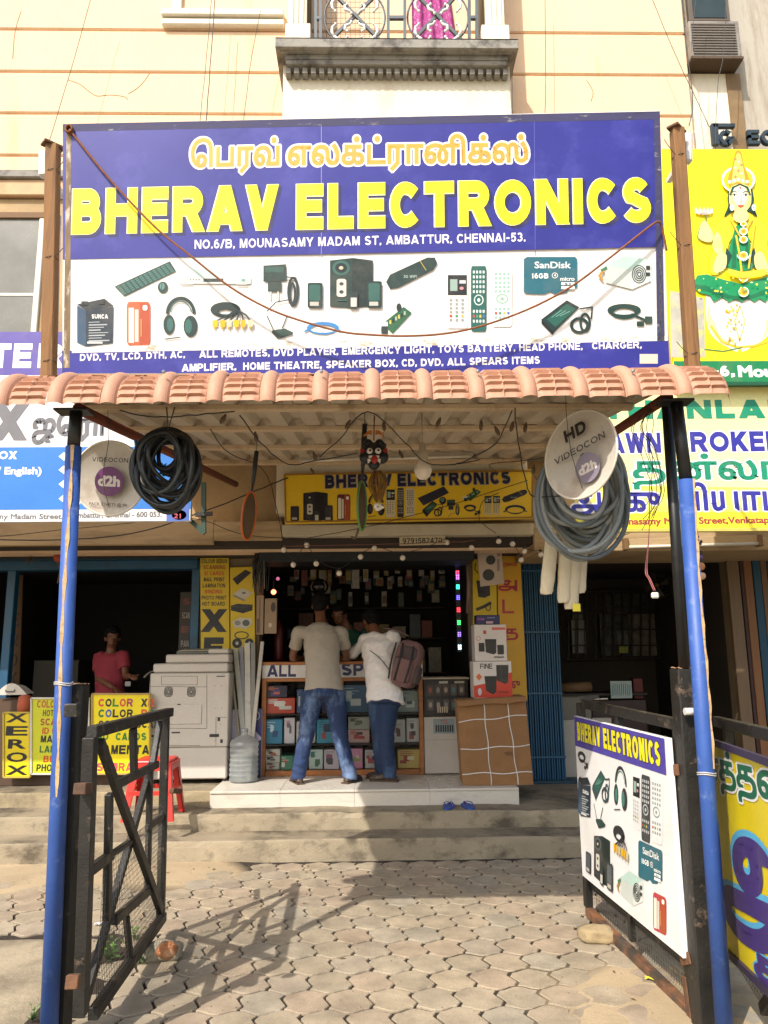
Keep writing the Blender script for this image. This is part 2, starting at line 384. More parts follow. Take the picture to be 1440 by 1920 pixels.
class Pic:
    """a printed picture: unit box (x right, y down) laid over a pixel quad TL TR BR BL of a board"""
    def __init__(s, bd, quad, lv=2):
        if len(quad) == 4 and not isinstance(quad[0], (tuple, list)):
            x0, y0, x1, y1 = quad; quad = [(x0, y0), (x1, y0), (x1, y1), (x0, y1)]
        s.bd = bd; s.q = [bd.uv(bd.px(*p)) for p in quad]; s.mb = MB(); s.lv = lv
    def P(s, x, y):
        a, b, c, d = s.q; return (a*(1-x)+b*x)*(1-y)+(d*(1-x)+c*x)*y
    def poly(s, col, pts, up=True):
        s.bd.put(s.mb, [s.P(*p) for p in pts][::-1], [tuple(range(len(pts)))], ink(col), s.lv)
        if up: s.lv += 1
        return s
    def rect(s, col, x0, y0, x1, y1, up=True): return s.poly(col, [(x0, y0), (x1, y0), (x1, y1), (x0, y1)], up)
    def rr(s, col, x0, y0, x1, y1, r=.1, up=True):
        pts = [];
        for cx, cy, a in ((x1-r, y0+r, -90), (x1-r, y1-r, 0), (x0+r, y1-r, 90), (x0+r, y0+r, 180)):
            pts += [(cx+r*math.cos(R(a+t)), cy+r*math.sin(R(a+t))) for t in (0, 30, 60, 90)]
        return s.poly(col, pts, up)
    def ell(s, col, cx, cy, rx, ry, n=16, up=True): return s.poly(col, [(cx+rx*math.cos(2*math.pi*i/n), cy+ry*math.sin(2*math.pi*i/n)) for i in range(n)], up)
    def line(s, col, pts, wd, up=True, ring=False):
        """wd in units of box width"""
        sc = (s.q[1]-s.q[0]).length; P = [s.P(*p) for p in pts]
        vs, fs = strokepoly([tuple(v) for v in P], wd*sc); s.bd.put(s.mb, vs, fs, ink(col), s.lv, True)
        if up: s.lv += 1
        return s
    def loop(s, col, cx, cy, rx, ry, wd, a0=0, a1=360, n=20, up=True): return s.line(col, [(cx+rx*math.cos(R(a0+(a1-a0)*i/n)), cy+ry*math.sin(R(a0+(a1-a0)*i/n))) for i in range(n+1)], wd, up)
    def text(s, col, t, x0, y0, x1, h, w=.2, font='S', off=0):
        a = s.P(x0, y0); b = s.P(x1, y0); H = abs((s.P(x0, y0-h)-a).length)
        if font == 'S': vs, fs, W = stroke_text(t, w); x_ = 0; hh = 1
        else: vs, fs = font_text(t, off); x_ = min(v.x for v in vs); W = max(v.x for v in vs)-x_; hh = .7
        ux = (b-a)/W; uy = (s.P(x0, y0-h)-a)/hh
        s.bd.put(s.mb, [a+ux*(v.x-x_)+uy*v.y for v in vs], fs, ink(col), s.lv, True); s.lv += 1; return s
    def done(s, name): return s.mb.build(name, s.bd.root)

# printed product pictures -------------------------------------------------
def pk_keyboard(P, dk='#1d3a35', key='#3f6f66'):
    P.poly(dk, [(0, .72), (.9, 0), (1, .28), (.16, 1)])
    for r in range(5):
        for c in range(12):
            a = (c+.35)/12.6; f = (r+.6)/5.8
            x = .0+.9*a+.13*f; y = .72-.72*a+.28*f
            P.poly(key, [(x, y), (x+.05, y-.04), (x+.066, y+.0), (x+.016, y+.04)], False)
def pk_headset(P, dk='#15302e', pad='#2f5f58'):
    P.loop(dk, .5, .42, .38, .38, .09, 180, 360); P.loop(pad, .5, .42, .30, .30, .03, 190, 350)
    P.ell(dk, .17, .68, .16, .24); P.ell(pad, .2, .68, .09, .16); P.ell(dk, .78, .72, .2, .26); P.ell(pad, .72, .72, .1, .17); P.line(dk, [(.5, .98), (.05, 1.03)], .03)
def pk_coil(P, c='#1b2b2a'):
    for k in range(5): P.loop(c, .36, .3+.02*k, .33-.035*k, .24-.03*k, .045, 0, 360, 18)
    for i, x in enumerate((.12, .3, .45, .62, .78, .95)):
        P.line(c, [(.6, .3), (.62+(x-.5)*.5, .5), (x, .72)], .035); P.rect(['#e8b400', '#e0a800', '#c8c0a0'][i % 3], x-.06, .68, x+.06, .92); P.rect('#b8902a', x-.03, .92, x+.02, 1)
def pk_adapter(P, c='#16332f'):
    P.poly(c, [(0, .05), (.62, .02), (.64, .38), (0, .4)]); P.rect('#26514a', .04, .08, .56, .2); P.rect(c, .12, .4, .5, .62); P.rect('#c9c4ba', .17, .62, .22, .8); P.rect('#c9c4ba', .38, .62, .43, .8)
    P.loop('#1b2b2a', .82, .62, .13, .3, .07); P.loop('#1b2b2a', .8, .66, .07, .22, .06); P.line('#1b2b2a', [(.62, .3), (.9, .32), (.92, .5)], .03); P.line('#1b2b2a', [(.7, .8), (.35, .85), (.1, 1.05)], .03)
def pk_speaker(P, c='#14302c', f='#2c5b52', dark=False):
    P.poly('#0f2421' if not dark else '#0a0a10', [(.3, .05), (.62, 0), (.88, .05), (.88, .95), (.62, 1), (.3, .97)]); P.poly(c, [(.3, .05), (.6, .0), (.6, 1), (.3, .97)])
    P.ell(f, .45, .2, .12, .15); P.ell('#0c1c1a', .45, .2, .08, .1); P.ell('#b9b39a', .45, .2, .03, .035); P.rr('#cfcbc0', .39, .42, .52, .78, .04); P.ell('#333333', .455, .52, .03, .035, 10); P.ell('#333333', .455, .68, .03, .035, 10); P.rect(f, .4, .84, .52, .86)
    for x0, x1, y0 in ((0, .2, .5), (.8, 1, .47)): P.rr(c, x0, y0, x1, 1, .03); P.rr(f, x0+.02, y0+.04, x1-.03, .86, .03); P.rect('#b8b4aa', x0+.03, .88, x1-.05, .96)
    P.rr('#20302e', .56, .68, .68, 1.02, .03); P.rect('#c8c4ba', .58, .8, .66, .98)
def pk_battery(P, c='#22384f'):
    P.poly('#16242f', [(0, .12), (.75, .0), (1, .15), (.25, .25)]); P.poly('#2e4a66', [(0, .14), (.24, .25), (.24, 1), (0, .92)]); P.poly('#1a2a38', [(.24, .25), (1, .17), (.98, .93), (.24, 1)])
    P.text('#e8e6e0', 'SUNCA', .4, .42, .85, .09, .24)
    for i in range(8): P.line('#a9b0b2', [(.32, .5+.055*i), (.32+.3+.3*((i*37) % 10)/10, .49+.055*i)], .02+.012*((i*3) % 2), False)
    P.rect('#d8d6d0', .28, .9, .7, .94); P.rect('#0e171e', .12, .06, .3, .14); P.rect('#0e171e', .6, .04, .75, .12)
def pk_lantern(P, c='#c85a2e'):
    P.rr(c, 0, 0, 1, 1, .12); P.poly('#a84522', [(.55, .02), (.95, .05), (.98, .95), (.55, .99)]); P.rect('#e9e2d2', .08, .14, .3, .94); P.rect('#cfd0bd', .34, .18, .5, .92); P.rr('#f4efe6', .68, .08, .88, .2, .05); P.rect('#e0b060', .6, .4, .63, .8)
def pk_dvd(P):
    P.poly('#c3ddd4', [(.12, .0), (.88, .0), (1, .45), (0, .45)]); P.rect('#d9dcd7', 0, .45, 1, .85); P.rect('#3b4442', .34, .55, .62, .75); P.ell('#c8c8c4', .08, .65, .05, .14); P.ell('#c8c8c4', .9, .65, .07, .16); P.ell('#5f9a88', .9, .65, .03, .08)
    for i in range(4): P.ell('#7c8a86', .16+.04*i, .6, .01, .05, 8, False)
    P.rect('#b4b8b4', .02, .86, .2, .92); P.rect('#b4b8b4', .8, .86, .95, .92)
def pk_router(P):
    P.line('#1d2c2b', [(.28, .6), (.05, 0)], .035); P.line('#1d2c2b', [(.6, .55), (.78, .0)], .035); P.poly('#20413b', [(.25, .62), (.7, .55), (1, .72), (.5, .9)]); P.poly('#122522', [(.25, .62), (.5, .9), (.45, 1), (.22, .72)]); P.poly('#1a3330', [(.5, .9), (1, .72), (.96, .82), (.48, 1)])
def pk_ring(P, c='#2e7fc0', n=3, ell=.34):
    for k in range(n): P.loop(c, .5, .5+.04*k, .42-.03*k, ell-.02*k, .035)
    P.line(c, [(.85, .6), (1, .7)], .05); P.line(c, [(.1, .6), (.0, .75)], .05)
def pk_dongle(P, c='#17332f'):
    P.poly(c, [(0, .78), (.08, .55), (.8, .02), (.95, .02), (1, .2), (.92, .4), (.25, .95), (.08, 1)]); P.line('#c9b040', [(.66, .12), (.78, .42)], .012); P.text('#9fb5ae', '3G WIFI', .34, .66, .6, .09, .18)
def pk_card(P):
    P.poly('#1d6170', [(.06, 0), (.96, 0), (1, .06), (1, .82), (.86, .84), (.8, .95), (.6, 1), (.5, .93), (.38, 1), (.04, .98), (0, .94), (0, .06)])
    P.text('#f2f2ee', 'SanDisk', .2, .3, .88, .17, font='B', off=.02); P.text('#f2f2ee', '16GB', .14, .58, .46, .14, .22); P.loop('#f2f2ee', .58, .5, .05, .07, .012); P.text('#f2f2ee', '4', .565, .53, .6, .07)
    P.text('#f2f2ee', 'micro', .68, .64, .95, .1, font='B', off=.03); P.rect('#f2f2ee', .7, .68, .95, .76); P.rect('#f2f2ee', .7, .79, .95, .87); P.text('#1d6170', 'S3', .76, .75, .88, .05)
def pk_remote(P, body, key, ac=False):
    P.rr(body, 0, 0, 1, 1, .09)
    if ac: P.rect('#15171a', .04, .0, .96, .38); P.rect('#8fa79c', .15, .08, .5, .3); P.rect('#d0d0cc', .6, .1, .9, .16); P.ell('#cf8a90', .7, .25, .1, .03)
    for r in range(11):
        if ac and r < 5: continue
        for c in range(4 if not ac else 3):
            if 5 <= r <= 7 and not ac: continue
            col = ['#b8473f', '#4f8f5f', '#c9b24a', '#4a6aa8'][c] if (r == 9) else key
            x = .12+c*(.21 if not ac else .28); y = .07+r*.075
            P.rr(col, x, y, x+.13, y+.045, .02, False)
    if not ac: P.loop(key, .5, .52, .28, .075, .07); P.ell(key, .5, .52, .1, .03)
def pk_brick(P, c='#152d2a'):
    P.poly(c, [(0, .6), (.5, .05), (.75, .25), (.25, .98)]); P.poly('#1f5a4c', [(.1, .6), (.5, .15), (.68, .3), (.28, .82)]); P.poly('#0b1816', [(0, .6), (.25, .98), (.22, 1.05), (0, .72)])
    for i in range(3): P.line('#7fae9f', [(.2+.08*i, .55-.02*i), (.4+.08*i, .33+.02*i)], .012, False)
    P.loop(c, .75, .78, .16, .2, .06); P.loop(c, .86, .7, .09, .25, .05); P.line(c, [(.75, .3), (1.0, .25), (.98, .6)], .03)
def pk_psu(P):
    P.poly('#b9d3c8', [(.05, .3), (.45, .0), (1, .12), (.6, .42)]); P.poly('#d8dcd6', [(.6, .42), (1, .12), (1, .75), (.62, 1)]); P.poly('#c6cdc5', [(.05, .3), (.6, .42), (.62, 1), (.08, .8)])
    for k in range(4): P.loop('#3c4844', .76, .55, .14-.035*k, .26-.065*k, .02)
    P.rect('#2a2f2e', .9, .3, .98, .42); P.rect('#2a2f2e', .9, .5, .98, .6)
    P.line('#b98a3a', [(.05, .4), (-.05, .6), (.02, .75)], .05); P.line('#3d7a50', [(.1, .35), (-.02, .45)], .05)
def pk_cord(P, c='#17382f'):
    for k in range(3): P.loop(c, .35, .35+.05*k, .34-.04*k, .22, .05)
    P.line(c, [(.5, .5), (.75, .7), (.85, .8)], .05); P.rect(c, .8, .6, .96, .9); P.rect(c, .62, .8, .78, 1.0)
def pk_pcb(P):
    P.poly('#1c5a3a', [(.1, .65), (.75, .1), (1, .3), (.4, 1)]); P.rect('#d8d8d2', 0, .6, .25, .85); P.rect('#1c2c2a', .05, .75, .25, 1); P.ell('#1c2c2a', .6, .12, .08, .14)
    for i in range(6): P.rect(['#c9b94a', '#16241f', '#9fb5a0'][i % 3], .3+.09*i, .55-.06*i, .36+.09*i, .68-.06*i, False)
def pk_mouse(P, c='#1d3a35'): P.ell(c, .5, .55, .42, .5); P.ell('#5f8a82', .45, .45, .2, .3); P.line(c, [(.45, .1), (.4, .7)], .06)
def pk_fan(P): 
    for k in range(5): P.loop('#3c4844', .5, .5, .46-.09*k, .46-.09*k, .03)
# ================================================================ materials
CONC = mat('rough_concrete', lin('#a89878', .8), .9, vary=.2, vscale=2.5, bump=.5, bscale=40, dirt='#4a4034', dirt_amt=.75, dscale=1.6, dcut=.52)
CONC2 = mat('step_concrete', lin('#a3957c', .82), .88, vary=.18, vscale=3, bump=.5, bscale=55, dirt='#40362a', dirt_amt=.8, dscale=3.2, stretch=(1, 1, 1.4), dcut=.5)
MARBLE = mat('white_marble', lin('#d8d0c2', .85), .3, vary=.05, vscale=2, dirt='#98907f', dirt_amt=.5, dscale=2.2, stretch=(1, 1, 3), dcut=.56)
WALLY = mat('yellow_plaster', lin('#f2d0ac', .84), .85, vary=.06, vscale=.9, bump=.15, bscale=30, dirt='#b88a60', dirt_amt=.5, dscale=1.5, stretch=(2.2, 1, .35), dcut=.57)
WALLW = mat('white_plaster', lin('#eae1cb', .86), .8, vary=.06, vscale=1.2, bump=.12, bscale=30, dirt='#b89a7a', dirt_amt=.5, dscale=1.6, stretch=(2.5, 1, .5), dcut=.58)
WALLG = mat('grey_stained_plaster', lin('#bdb5a6', .75), .85, vary=.1, vscale=1.5, bump=.2, bscale=30, dirt='#7a6a55', dirt_amt=.7, dscale=1.4, stretch=(3, 1, .5), dcut=.52)
STAINED = mat('stained_moulding', lin('#a39e93', .7), .8, vary=.15, vscale=4, bump=.2, dirt='#3f3a38', dirt_amt=.8, dscale=5, dcut=.48)
BEAM = mat('tan_beam_paint', lin('#cbaf86', .75), .75, vary=.12, vscale=1.6, bump=.12, dirt='#6e5a40', dirt_amt=.6, dscale=1.8, stretch=(.6, 1, 4), dcut=.5)
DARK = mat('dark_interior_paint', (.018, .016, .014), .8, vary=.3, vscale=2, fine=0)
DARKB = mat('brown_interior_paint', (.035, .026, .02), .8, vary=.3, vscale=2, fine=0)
TEAL = mat('teal_metal_paint', lin('#17577c', .8), .45, vary=.15, vscale=5, dirt='#0c2c3e', dirt_amt=.6, dscale=3)
TEALD = mat('dark_teal_metal', lin('#123f52', .7), .5, vary=.2, vscale=5)
IRON = mat('grey_window_iron', lin('#5f6468', .8), .5, metal=.3, vary=.15)
BLACKM = mat('black_gate_paint', lin('#201e1a', .9), .5, vary=.35, vscale=7, bump=.3, bscale=70, dirt='#8a7460', dirt_amt=.75, dscale=11, dcut=.58)
RUST = mat('rusty_steel', lin('#6e4a30', .9), .8, vary=.3, vscale=9, bump=.4, bscale=80, dirt='#2b2724', dirt_amt=.7, dscale=7, dcut=.45)
def W(px, py, Y): return at(px, py, Y)
# ================================================================ ground
SANDM = mat('sandy_ground', lin('#b09c7c', .84), .95, vary=.14, vscale=2.2, bump=.5, bscale=70, dirt='#5c4c38', dirt_amt=.5, dscale=1.2, dcut=.57)
STREET = mat('street_concrete', lin('#a89a80', .8), .92, vary=.15, vscale=1.6, bump=.5, bscale=60, dirt='#4f4536', dirt_amt=.6, dscale=1.5)
g = MB(); g.add([(-60, -60, -.03), (60, -60, -.03), (60, 3.2, -.03), (-60, 3.2, -.03)], [(0, 1, 2, 3)], STREET)
struct(g, 'street')
t_ = SANDM.node_tree; N_, L_ = t_.nodes, t_.links; b_ = N_['Principled BSDF']; src_ = b_.inputs['Base Color'].links[0].from_socket
ge_ = N_.new('ShaderNodeNewGeometry'); sp0 = N_.new('ShaderNodeSeparateXYZ'); L_.new(ge_.outputs['Position'], sp0.inputs[0]); mr0 = N_.new('ShaderNodeMapRange'); mr0.inputs[1].default_value = -.007; mr0.inputs[2].default_value = -.0005; L_.new(sp0.outputs['Z'], mr0.inputs[0])
mx0_ = N_.new('ShaderNodeMix'); mx0_.data_type = 'RGBA'; L_.new(mr0.outputs[0], mx0_.inputs[0]); mx0_.inputs[6].default_value = (*lin('#33281c', .7), 1); L_.new(src_, mx0_.inputs[7]); L_.new(mx0_.outputs[2], b_.inputs['Base Color'])
def sandh(x, y):
    n = noise.noise(V(x*1.3, y*1.3, 2.2)); b = -.014+.0015*noise.noise(V(x*9, y*9, 0))
    dust = max(0, min(1, (x*.9-.35*(y-4.2)-.12+n*.8)/.9))*max(0, min(1, (5.2-y)/.7))*.93
    dl = max(0, min(1, (-x-.75+n*.5)/.4))*max(0, min(1, (y-5.35+n*.4)/.5))
    dn = max(0, min(1, (4.1-y+n*.6)/.9))*.22
    return b+.0150*max(dust, dl*.93, dn)
g = MB(); g.grid(lambda u, v: V(-4.6+9.2*u, 3.0+3.6*v, sandh(-4.6+9.2*u, 3.0+3.6*v)), 180, 90, SANDM)
o = struct(g, 'sandy_ground')
# concrete apron outside the left gate
g = MB()
def apron(u, v):
    x = -4.6+3.12*u; y = 2.9+2.05*v
    if v > .96: y += .12*noise.noise(V(x*2, 0, 5))
    e = 1 if (u < .97 and v < .96) else 0
    return V(x, y, -.02 if not e else .006+.004*noise.noise(V(x*3, y*3, 1)))
g.grid(apron, 50, 40, STREET); struct(g, 'concrete_apron')
# pavers
PAV = bpy.data.materials.new('concrete_paver'); PAV.use_nodes = True
t_ = PAV.node_tree; N_, L_ = t_.nodes, t_.links; b_ = N_['Principled BSDF']; b_.inputs['Roughness'].default_value = .88
oi = N_.new('ShaderNodeObjectInfo'); cr = N_.new('ShaderNodeValToRGB'); L_.new(oi.outputs['Random'], cr.inputs[0])
cr.color_ramp.elements[0].color = (*lin('#a89a82', .8), 1); cr.color_ramp.elements[1].color = (*lin('#b6a488', .82), 1)
for p_, c_ in ((.35, '#b0a087'), (.6, '#ae9a82'), (.8, '#a79c88')):
    e_ = cr.color_ramp.elements.new(p_); e_.color = (*lin(c_, .82), 1)
ge = N_.new('ShaderNodeNewGeometry'); n1_ = N_.new('ShaderNodeTexNoise'); n1_.inputs['Scale'].default_value = 5; n1_.inputs['Detail'].default_value = 8; n1_.inputs['Roughness'].default_value = .65; L_.new(ge.outputs['Position'], n1_.inputs['Vector'])
n2_ = N_.new('ShaderNodeTexNoise'); n2_.inputs['Scale'].default_value = 120; n2_.inputs['Detail'].default_value = 4; L_.new(ge.outputs['Position'], n2_.inputs['Vector'])
mr_ = N_.new('ShaderNodeMapRange'); mr_.inputs[1].default_value = .3; mr_.inputs[2].default_value = .7; mr_.inputs[3].default_value = .6; mr_.inputs[4].default_value = 1.12; L_.new(n1_.outputs[0], mr_.inputs[0])
mr2 = N_.new('ShaderNodeMapRange'); mr2.inputs[1].default_value = .25; mr2.inputs[2].default_value = .75; mr2.inputs[3].default_value = .78; mr2.inputs[4].default_value = 1.12; L_.new(n2_.outputs[0], mr2.inputs[0])
mm = N_.new('ShaderNodeMath'); mm.operation = 'MULTIPLY'; L_.new(mr_.outputs[0], mm.inputs[0]); L_.new(mr2.outputs[0], mm.inputs[1])
vm = N_.new('ShaderNodeVectorMath'); vm.operation = 'SCALE'; L_.new(cr.outputs[0], vm.inputs[0]); L_.new(mm.outputs[0], vm.inputs['Scale']); L_.new(vm.outputs[0], b_.inputs['Base Color'])
bp_ = N_.new('ShaderNodeBump'); bp_.inputs['Strength'].default_value = .5; bp_.inputs['Distance'].default_value = .004; L_.new(n2_.outputs[0], bp_.inputs['Height']); L_.new(bp_.outputs[0], b_.inputs['Normal'])
PW, PH = .204, .214
def paver_outline(k=8, inset=.0068):
    a = .030; s_ = .020; w2 = PW/2; h2 = PH/2; out = []
    def top(x): return h2+a*math.cos(2*math.pi*x/PW)*.8
    def bot(x): return -h2-a*math.cos(2*math.pi*x/PW)*.8
    for i in range(k): x = -w2+PW*i/k; out.append((x, bot(x)))
    for i in range(4): t = i/4; y = bot(w2)*(1-t)+top(w2)*t; out.append((w2+s_*math.sin(2*math.pi*t), y))
    for i in range(k): x = w2-PW*i/k; out.append((x, top(x)))
    for i in range(4): t = 1-i/4; y = bot(w2)*(1-t)+top(w2)*t; out.append((-w2+s_*math.sin(2*math.pi*t), y))
    return [(x*(1-inset*2/PW*1.2), y*(1-inset*2/PH*1.2)) for x, y in out]
def paver_into(mb, cx, cy, dz, tx, ty, ro, sc=1):
    o0 = paver_outline(); n = len(o0); c, s_ = math.cos(ro), math.sin(ro)
    def pt(x, y, z): X = (x*c-y*s_)*sc; Y = (x*s_+y*c)*sc; return V(cx+X, cy+Y, dz+z+tx*X+ty*Y)
    vs = [pt(x, y, -.03) for x, y in o0]+[pt(x, y, -.005) for x, y in o0]+[pt(x*.972, y*.972, 0) for x, y in o0]
    fs = [(i, (i+1) % n, n+(i+1) % n, n+i) for i in range(n)]+[(n+i, n+(i+1) % n, 2*n+(i+1) % n, 2*n+i) for i in range(n)]+[tuple(2*n+i for i in range(n))]
    mb.add(vs, fs, PAV)
proto = MB(); paver_into(proto, 0, 0, 0, 0, 0, 0); pme = None
pv_root = bpy.data.objects.new('paving', None); COL.objects.link(pv_root); pv_root['kind'] = 'structure'; pv_root.location = (0, 5, 0)
cells = []
CI = CM.inverted()
for j in range(-2, 18):
    for i in range(-20, 19):
        x = i*PW+(PW/2 if j % 2 else 0); y = 3.35+j*PH
        if y > 6.42: continue
        n = noise.noise(V(x*1.7, y*1.7, 9))
        if x < -1.42 and y < 5.0+.15*n: continue
        if x < -1.05+.3*n and y > 6.0+.3*n: continue
        q = CI @ V(x, y, 0); sx = 720+FPX*q.x/-q.z; sy = 960-FPX*q.y/-q.z
        vis = -60 < sx < 1500 and sy < 1980
        cells.append((0 if vis else 1, y, x, vis))
cells.sort(key=lambda c: (c[0], c[1]))
rest = MB(); rr_ = random.Random(3)
for k, (_, y, x, vis) in enumerate(cells):
    dz = rr_.uniform(-.0022, .0022); tx = rr_.uniform(-.012, .012); ty = rr_.uniform(-.012, .012); ro = rr_.uniform(-.03, .03)
    if k < 298 and vis:
        if pme is None: o = proto.build('paver'); pme = o.data
        else: o = bpy.data.objects.new('paver', pme); COL.objects.link(o)
        o.parent = pv_root; o.location = (x, y-5, dz); o.rotation_euler = (ty, -tx, ro); o['kind'] = 'structure'
    else: paver_into(rest, x, y, dz, tx, ty, ro)
if rest.v:
    o = rest.build('paver_field', pv_root); o.data.transform(Matrix.Translation((0, -5, 0))); o['kind'] = 'stuff'
# steps
Y1, Y2, Y3 = 6.54, 6.89, 7.17
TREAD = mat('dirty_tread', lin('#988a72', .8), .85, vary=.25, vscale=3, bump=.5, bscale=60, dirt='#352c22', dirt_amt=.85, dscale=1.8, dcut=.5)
def slab(x0, x1, y0, y1, z0, z1, m, c=.012, wob=.008, seed=0):
    mb = MB(); n = max(4, int((x1-x0)/.16))
    prof = [(-.004, z0), (.0, z0+.02), (.004, z1-.05), (.006, z1-c*1.5), (c*.7, z1-c*.5), (c*1.9, z1)]
    def f(u, v):
        x = x0+(x1-x0)*u; k = v*(len(prof)); i = int(round(k))
        if i >= len(prof): y = y1-y0; z = z1
        else: y, z = prof[i]
        nn = noise.noise(V(x*2.1, seed, z*3)); ch = max(0, noise.noise(V(x*3.3, seed+3, 0))-.15)*.07+.006*noise.noise(V(x*14, seed, 1))
        yy = y0+y+(nn*wob+ch*(1 if i in (3, 4) else .3) if i < len(prof) else 0); zz = z+(noise.noise(V(x*1.5, yy*2, seed))*.006-ch*(.35 if i in (4, 5) else 0) if i else 0)
        return V(x, yy, zz)
    mb.grid(f, n*2, len(prof), m, False)
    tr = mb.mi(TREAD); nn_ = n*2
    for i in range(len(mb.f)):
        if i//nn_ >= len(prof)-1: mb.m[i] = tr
    return mb
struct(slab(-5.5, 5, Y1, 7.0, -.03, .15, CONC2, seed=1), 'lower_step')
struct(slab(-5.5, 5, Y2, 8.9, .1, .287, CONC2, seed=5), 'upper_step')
mx0 = atz(400, 1480, .42).x; mx1 = atz(970, 1475, .42).x
sl = MB(); cuts = [mx0, mx0+.62, mx0+1.28, mx0+1.95, mx1]
mroot = bpy.data.objects.new('marble_platform', None); COL.objects.link(mroot); mroot['kind'] = 'structure'; mroot.location = (0, Y3, .287); ROOTM[mroot] = Matrix.Translation((0, Y3, .287))
for a, b in zip(cuts, cuts[1:]):
    MB().box(a, b-.002, Y3+.012, 8.6, .28, .405, MARBLE).build('marble_riser', mroot)['kind'] = 'structure'
    MB().box(a, b-.0015, Y3, 8.6, .4052, .425, MARBLE, .003).build('marble_slab', mroot)['kind'] = 'structure'
struct(slab(-5.5, mx0-.01, 7.33, 9.0, .27, .405, CONC, seed=9), 'left_platform')
# ================================================================ building
B = thing('apartment_building', 'cream plastered building with grooved courses and a barred window above the shop', 'building', (0, 7.4, 0))
YW = 7.4
gz = [W(260, y, YW).z for y in (371, 292, 213, 135, 56, -24, -104, -190)]
gz = [2.86]+[gz[0]]+gz[1:]
xl = -7.0; xr = W(1297, 200, YW).x
for a, b in zip(gz, gz[1:]):
    MB().box(xl, xr, YW, YW+.3, a+.010, b-.010, WALLY if a > 2.9 else mat('dull_beige_plaster', lin('#c9ab80', .72), .85, vary=.12, vscale=1.2, dirt='#7d6648', dirt_amt=.5, dscale=1.5), .012).build('wall_course', B)
MB().box(xl, xr-.02, YW+.03, YW+.3, 2.6, gz[-1], WALLY).build('wall', B)
# string moulding on the left above the lower window
zt = W(40, 328, YW).z; zb = W(40, 372, YW).z
mm_ = MB(); mm_.box(xl, W(236, 350, YW).x, YW-.10, YW, zt-.09, zt, STAINED, .01); mm_.box(xl, W(236, 350, YW).x, YW-.06, YW, zb, zt-.09, mat('pinkish_plaster', lin('#d9b48c', .8), .85, dirt='#8a6a50', dirt_amt=.5), .01)
mm_.build('string_moulding', B)
# lower left window
wx0, wx1 = W(-160, 500, YW).x, W(80, 500, YW).x; wz0, wz1 = W(40, 640, YW).z, W(40, 400, YW).z
f_ = MB(); WF = mat('white_window_paint', lin('#d8d4c8', .8), .5, dirt='#8d8474', dirt_amt=.4)
f_.box(wx0, wx1, YW-.03, YW+.02, wz1-.07, wz1, mat('brown_lintel', lin('#8a6a4c', .7), .8), .006); f_.box(wx1-.06, wx1, YW-.03, YW+.02, wz0, wz1-.072, WF, .006); f_.box(wx0, wx1-.062, YW-.012, YW+.02, (wz0+wz1)/2-.22, (wz0+wz1)/2-.19, WF)
fw = f_.build('window_frame', B); MB().box(wx0, wx1-.06, YW-.006, YW-.001, wz0, wz1-.07, mat('sandy_glass', lin('#85847c', .6), .25, vary=.2, vscale=1.5, fine=0)).build('pane', fw)
# upper left sill mouldings
for (a, b, dy) in ((28, 41, .10), (43, 55, .07)): MB().box(W(306, a, YW).x, W(534, a, YW).x, YW-dy, YW, W(400, b, YW).z, W(400, a, YW).z, WALLW, .012).build('sill_moulding', B)
MB().box(W(325, 10, YW).x, W(342, 10, YW).x, YW-.05, YW, W(330, 27, YW).z, W(330, -160, YW).z, WALLW, .006).build('window_jamb', B)
# projecting white panel, sill cornice and dentils
YP = 7.0
px0, px1 = W(529, 250, YP).x, W(961, 250, YP).x
MB().box(px0, px1, YP, YW+.02, 2.9, W(745, 118, YP).z, WALLW, .006).build('white_panel', B)
c0 = W(745, 92, YP-.22).z; c1 = W(745, 118, YP-.16).z
cor = MB(); ex0, ex1 = W(516, 100, YP-.22).x, W(972, 100, YP-.22).x
steps_ = [(.10, c1), (.14, c1+.05), (.15, c1+.10), (.19, c1+.12), (.21, c1+.20), (.24, c1+.22), (.24, c0+.0)]
pv = None
for (d, z) in steps_:
    if pv: cor.box(ex0+.24-d, ex1-.24+d, YP-d, YW, pv, z, STAINED, .004)
    pv = z+.0005
cor.build('window_sill', B)
nd = 27; dm = None
for i in range(nd):
    xx = px0+.02+(px1-px0-.04)*(i+.5)/nd
    if dm is None: d_ = MB().box(-.026, .026, -.10, 0, -.075, 0, STAINED, .004).build('dentil'); d_.parent = B; dm = d_.data
    else: d_ = bpy.data.objects.new('dentil', dm); COL.objects.link(d_); d_.parent = B
    d_.location = (xx, YP-.001-7.4, c1+.002)
# side brackets of the sill
# pilasters
for (s0, s1, b0, b1) in ((541, 576, 535, 582), (909, 944, 904, 956)):
    p = MB(); x0, x1 = W(s0, 40, YP).x, W(s1, 40, YP).x; zz = W(745, 60, YP).z
    p.box(x0, x1, YP-.06, YW, zz, zz+1.6, WALLW, .004)
    for k in range(3): a = x0+(x1-x0)*(.16+.27*k); p.box(a, a+(x1-x0)*.14, YP-.075, YP-.0605, zz+.03, zz+1.6, WALLW, .003)
    x0, x1 = W(b0, 80, YP-.1).x, W(b1, 80, YP-.1).x; p.box(x0, x1, YP-.11, YW, c0, zz-.001, WALLW, .006)
    p.build('pilaster', B)
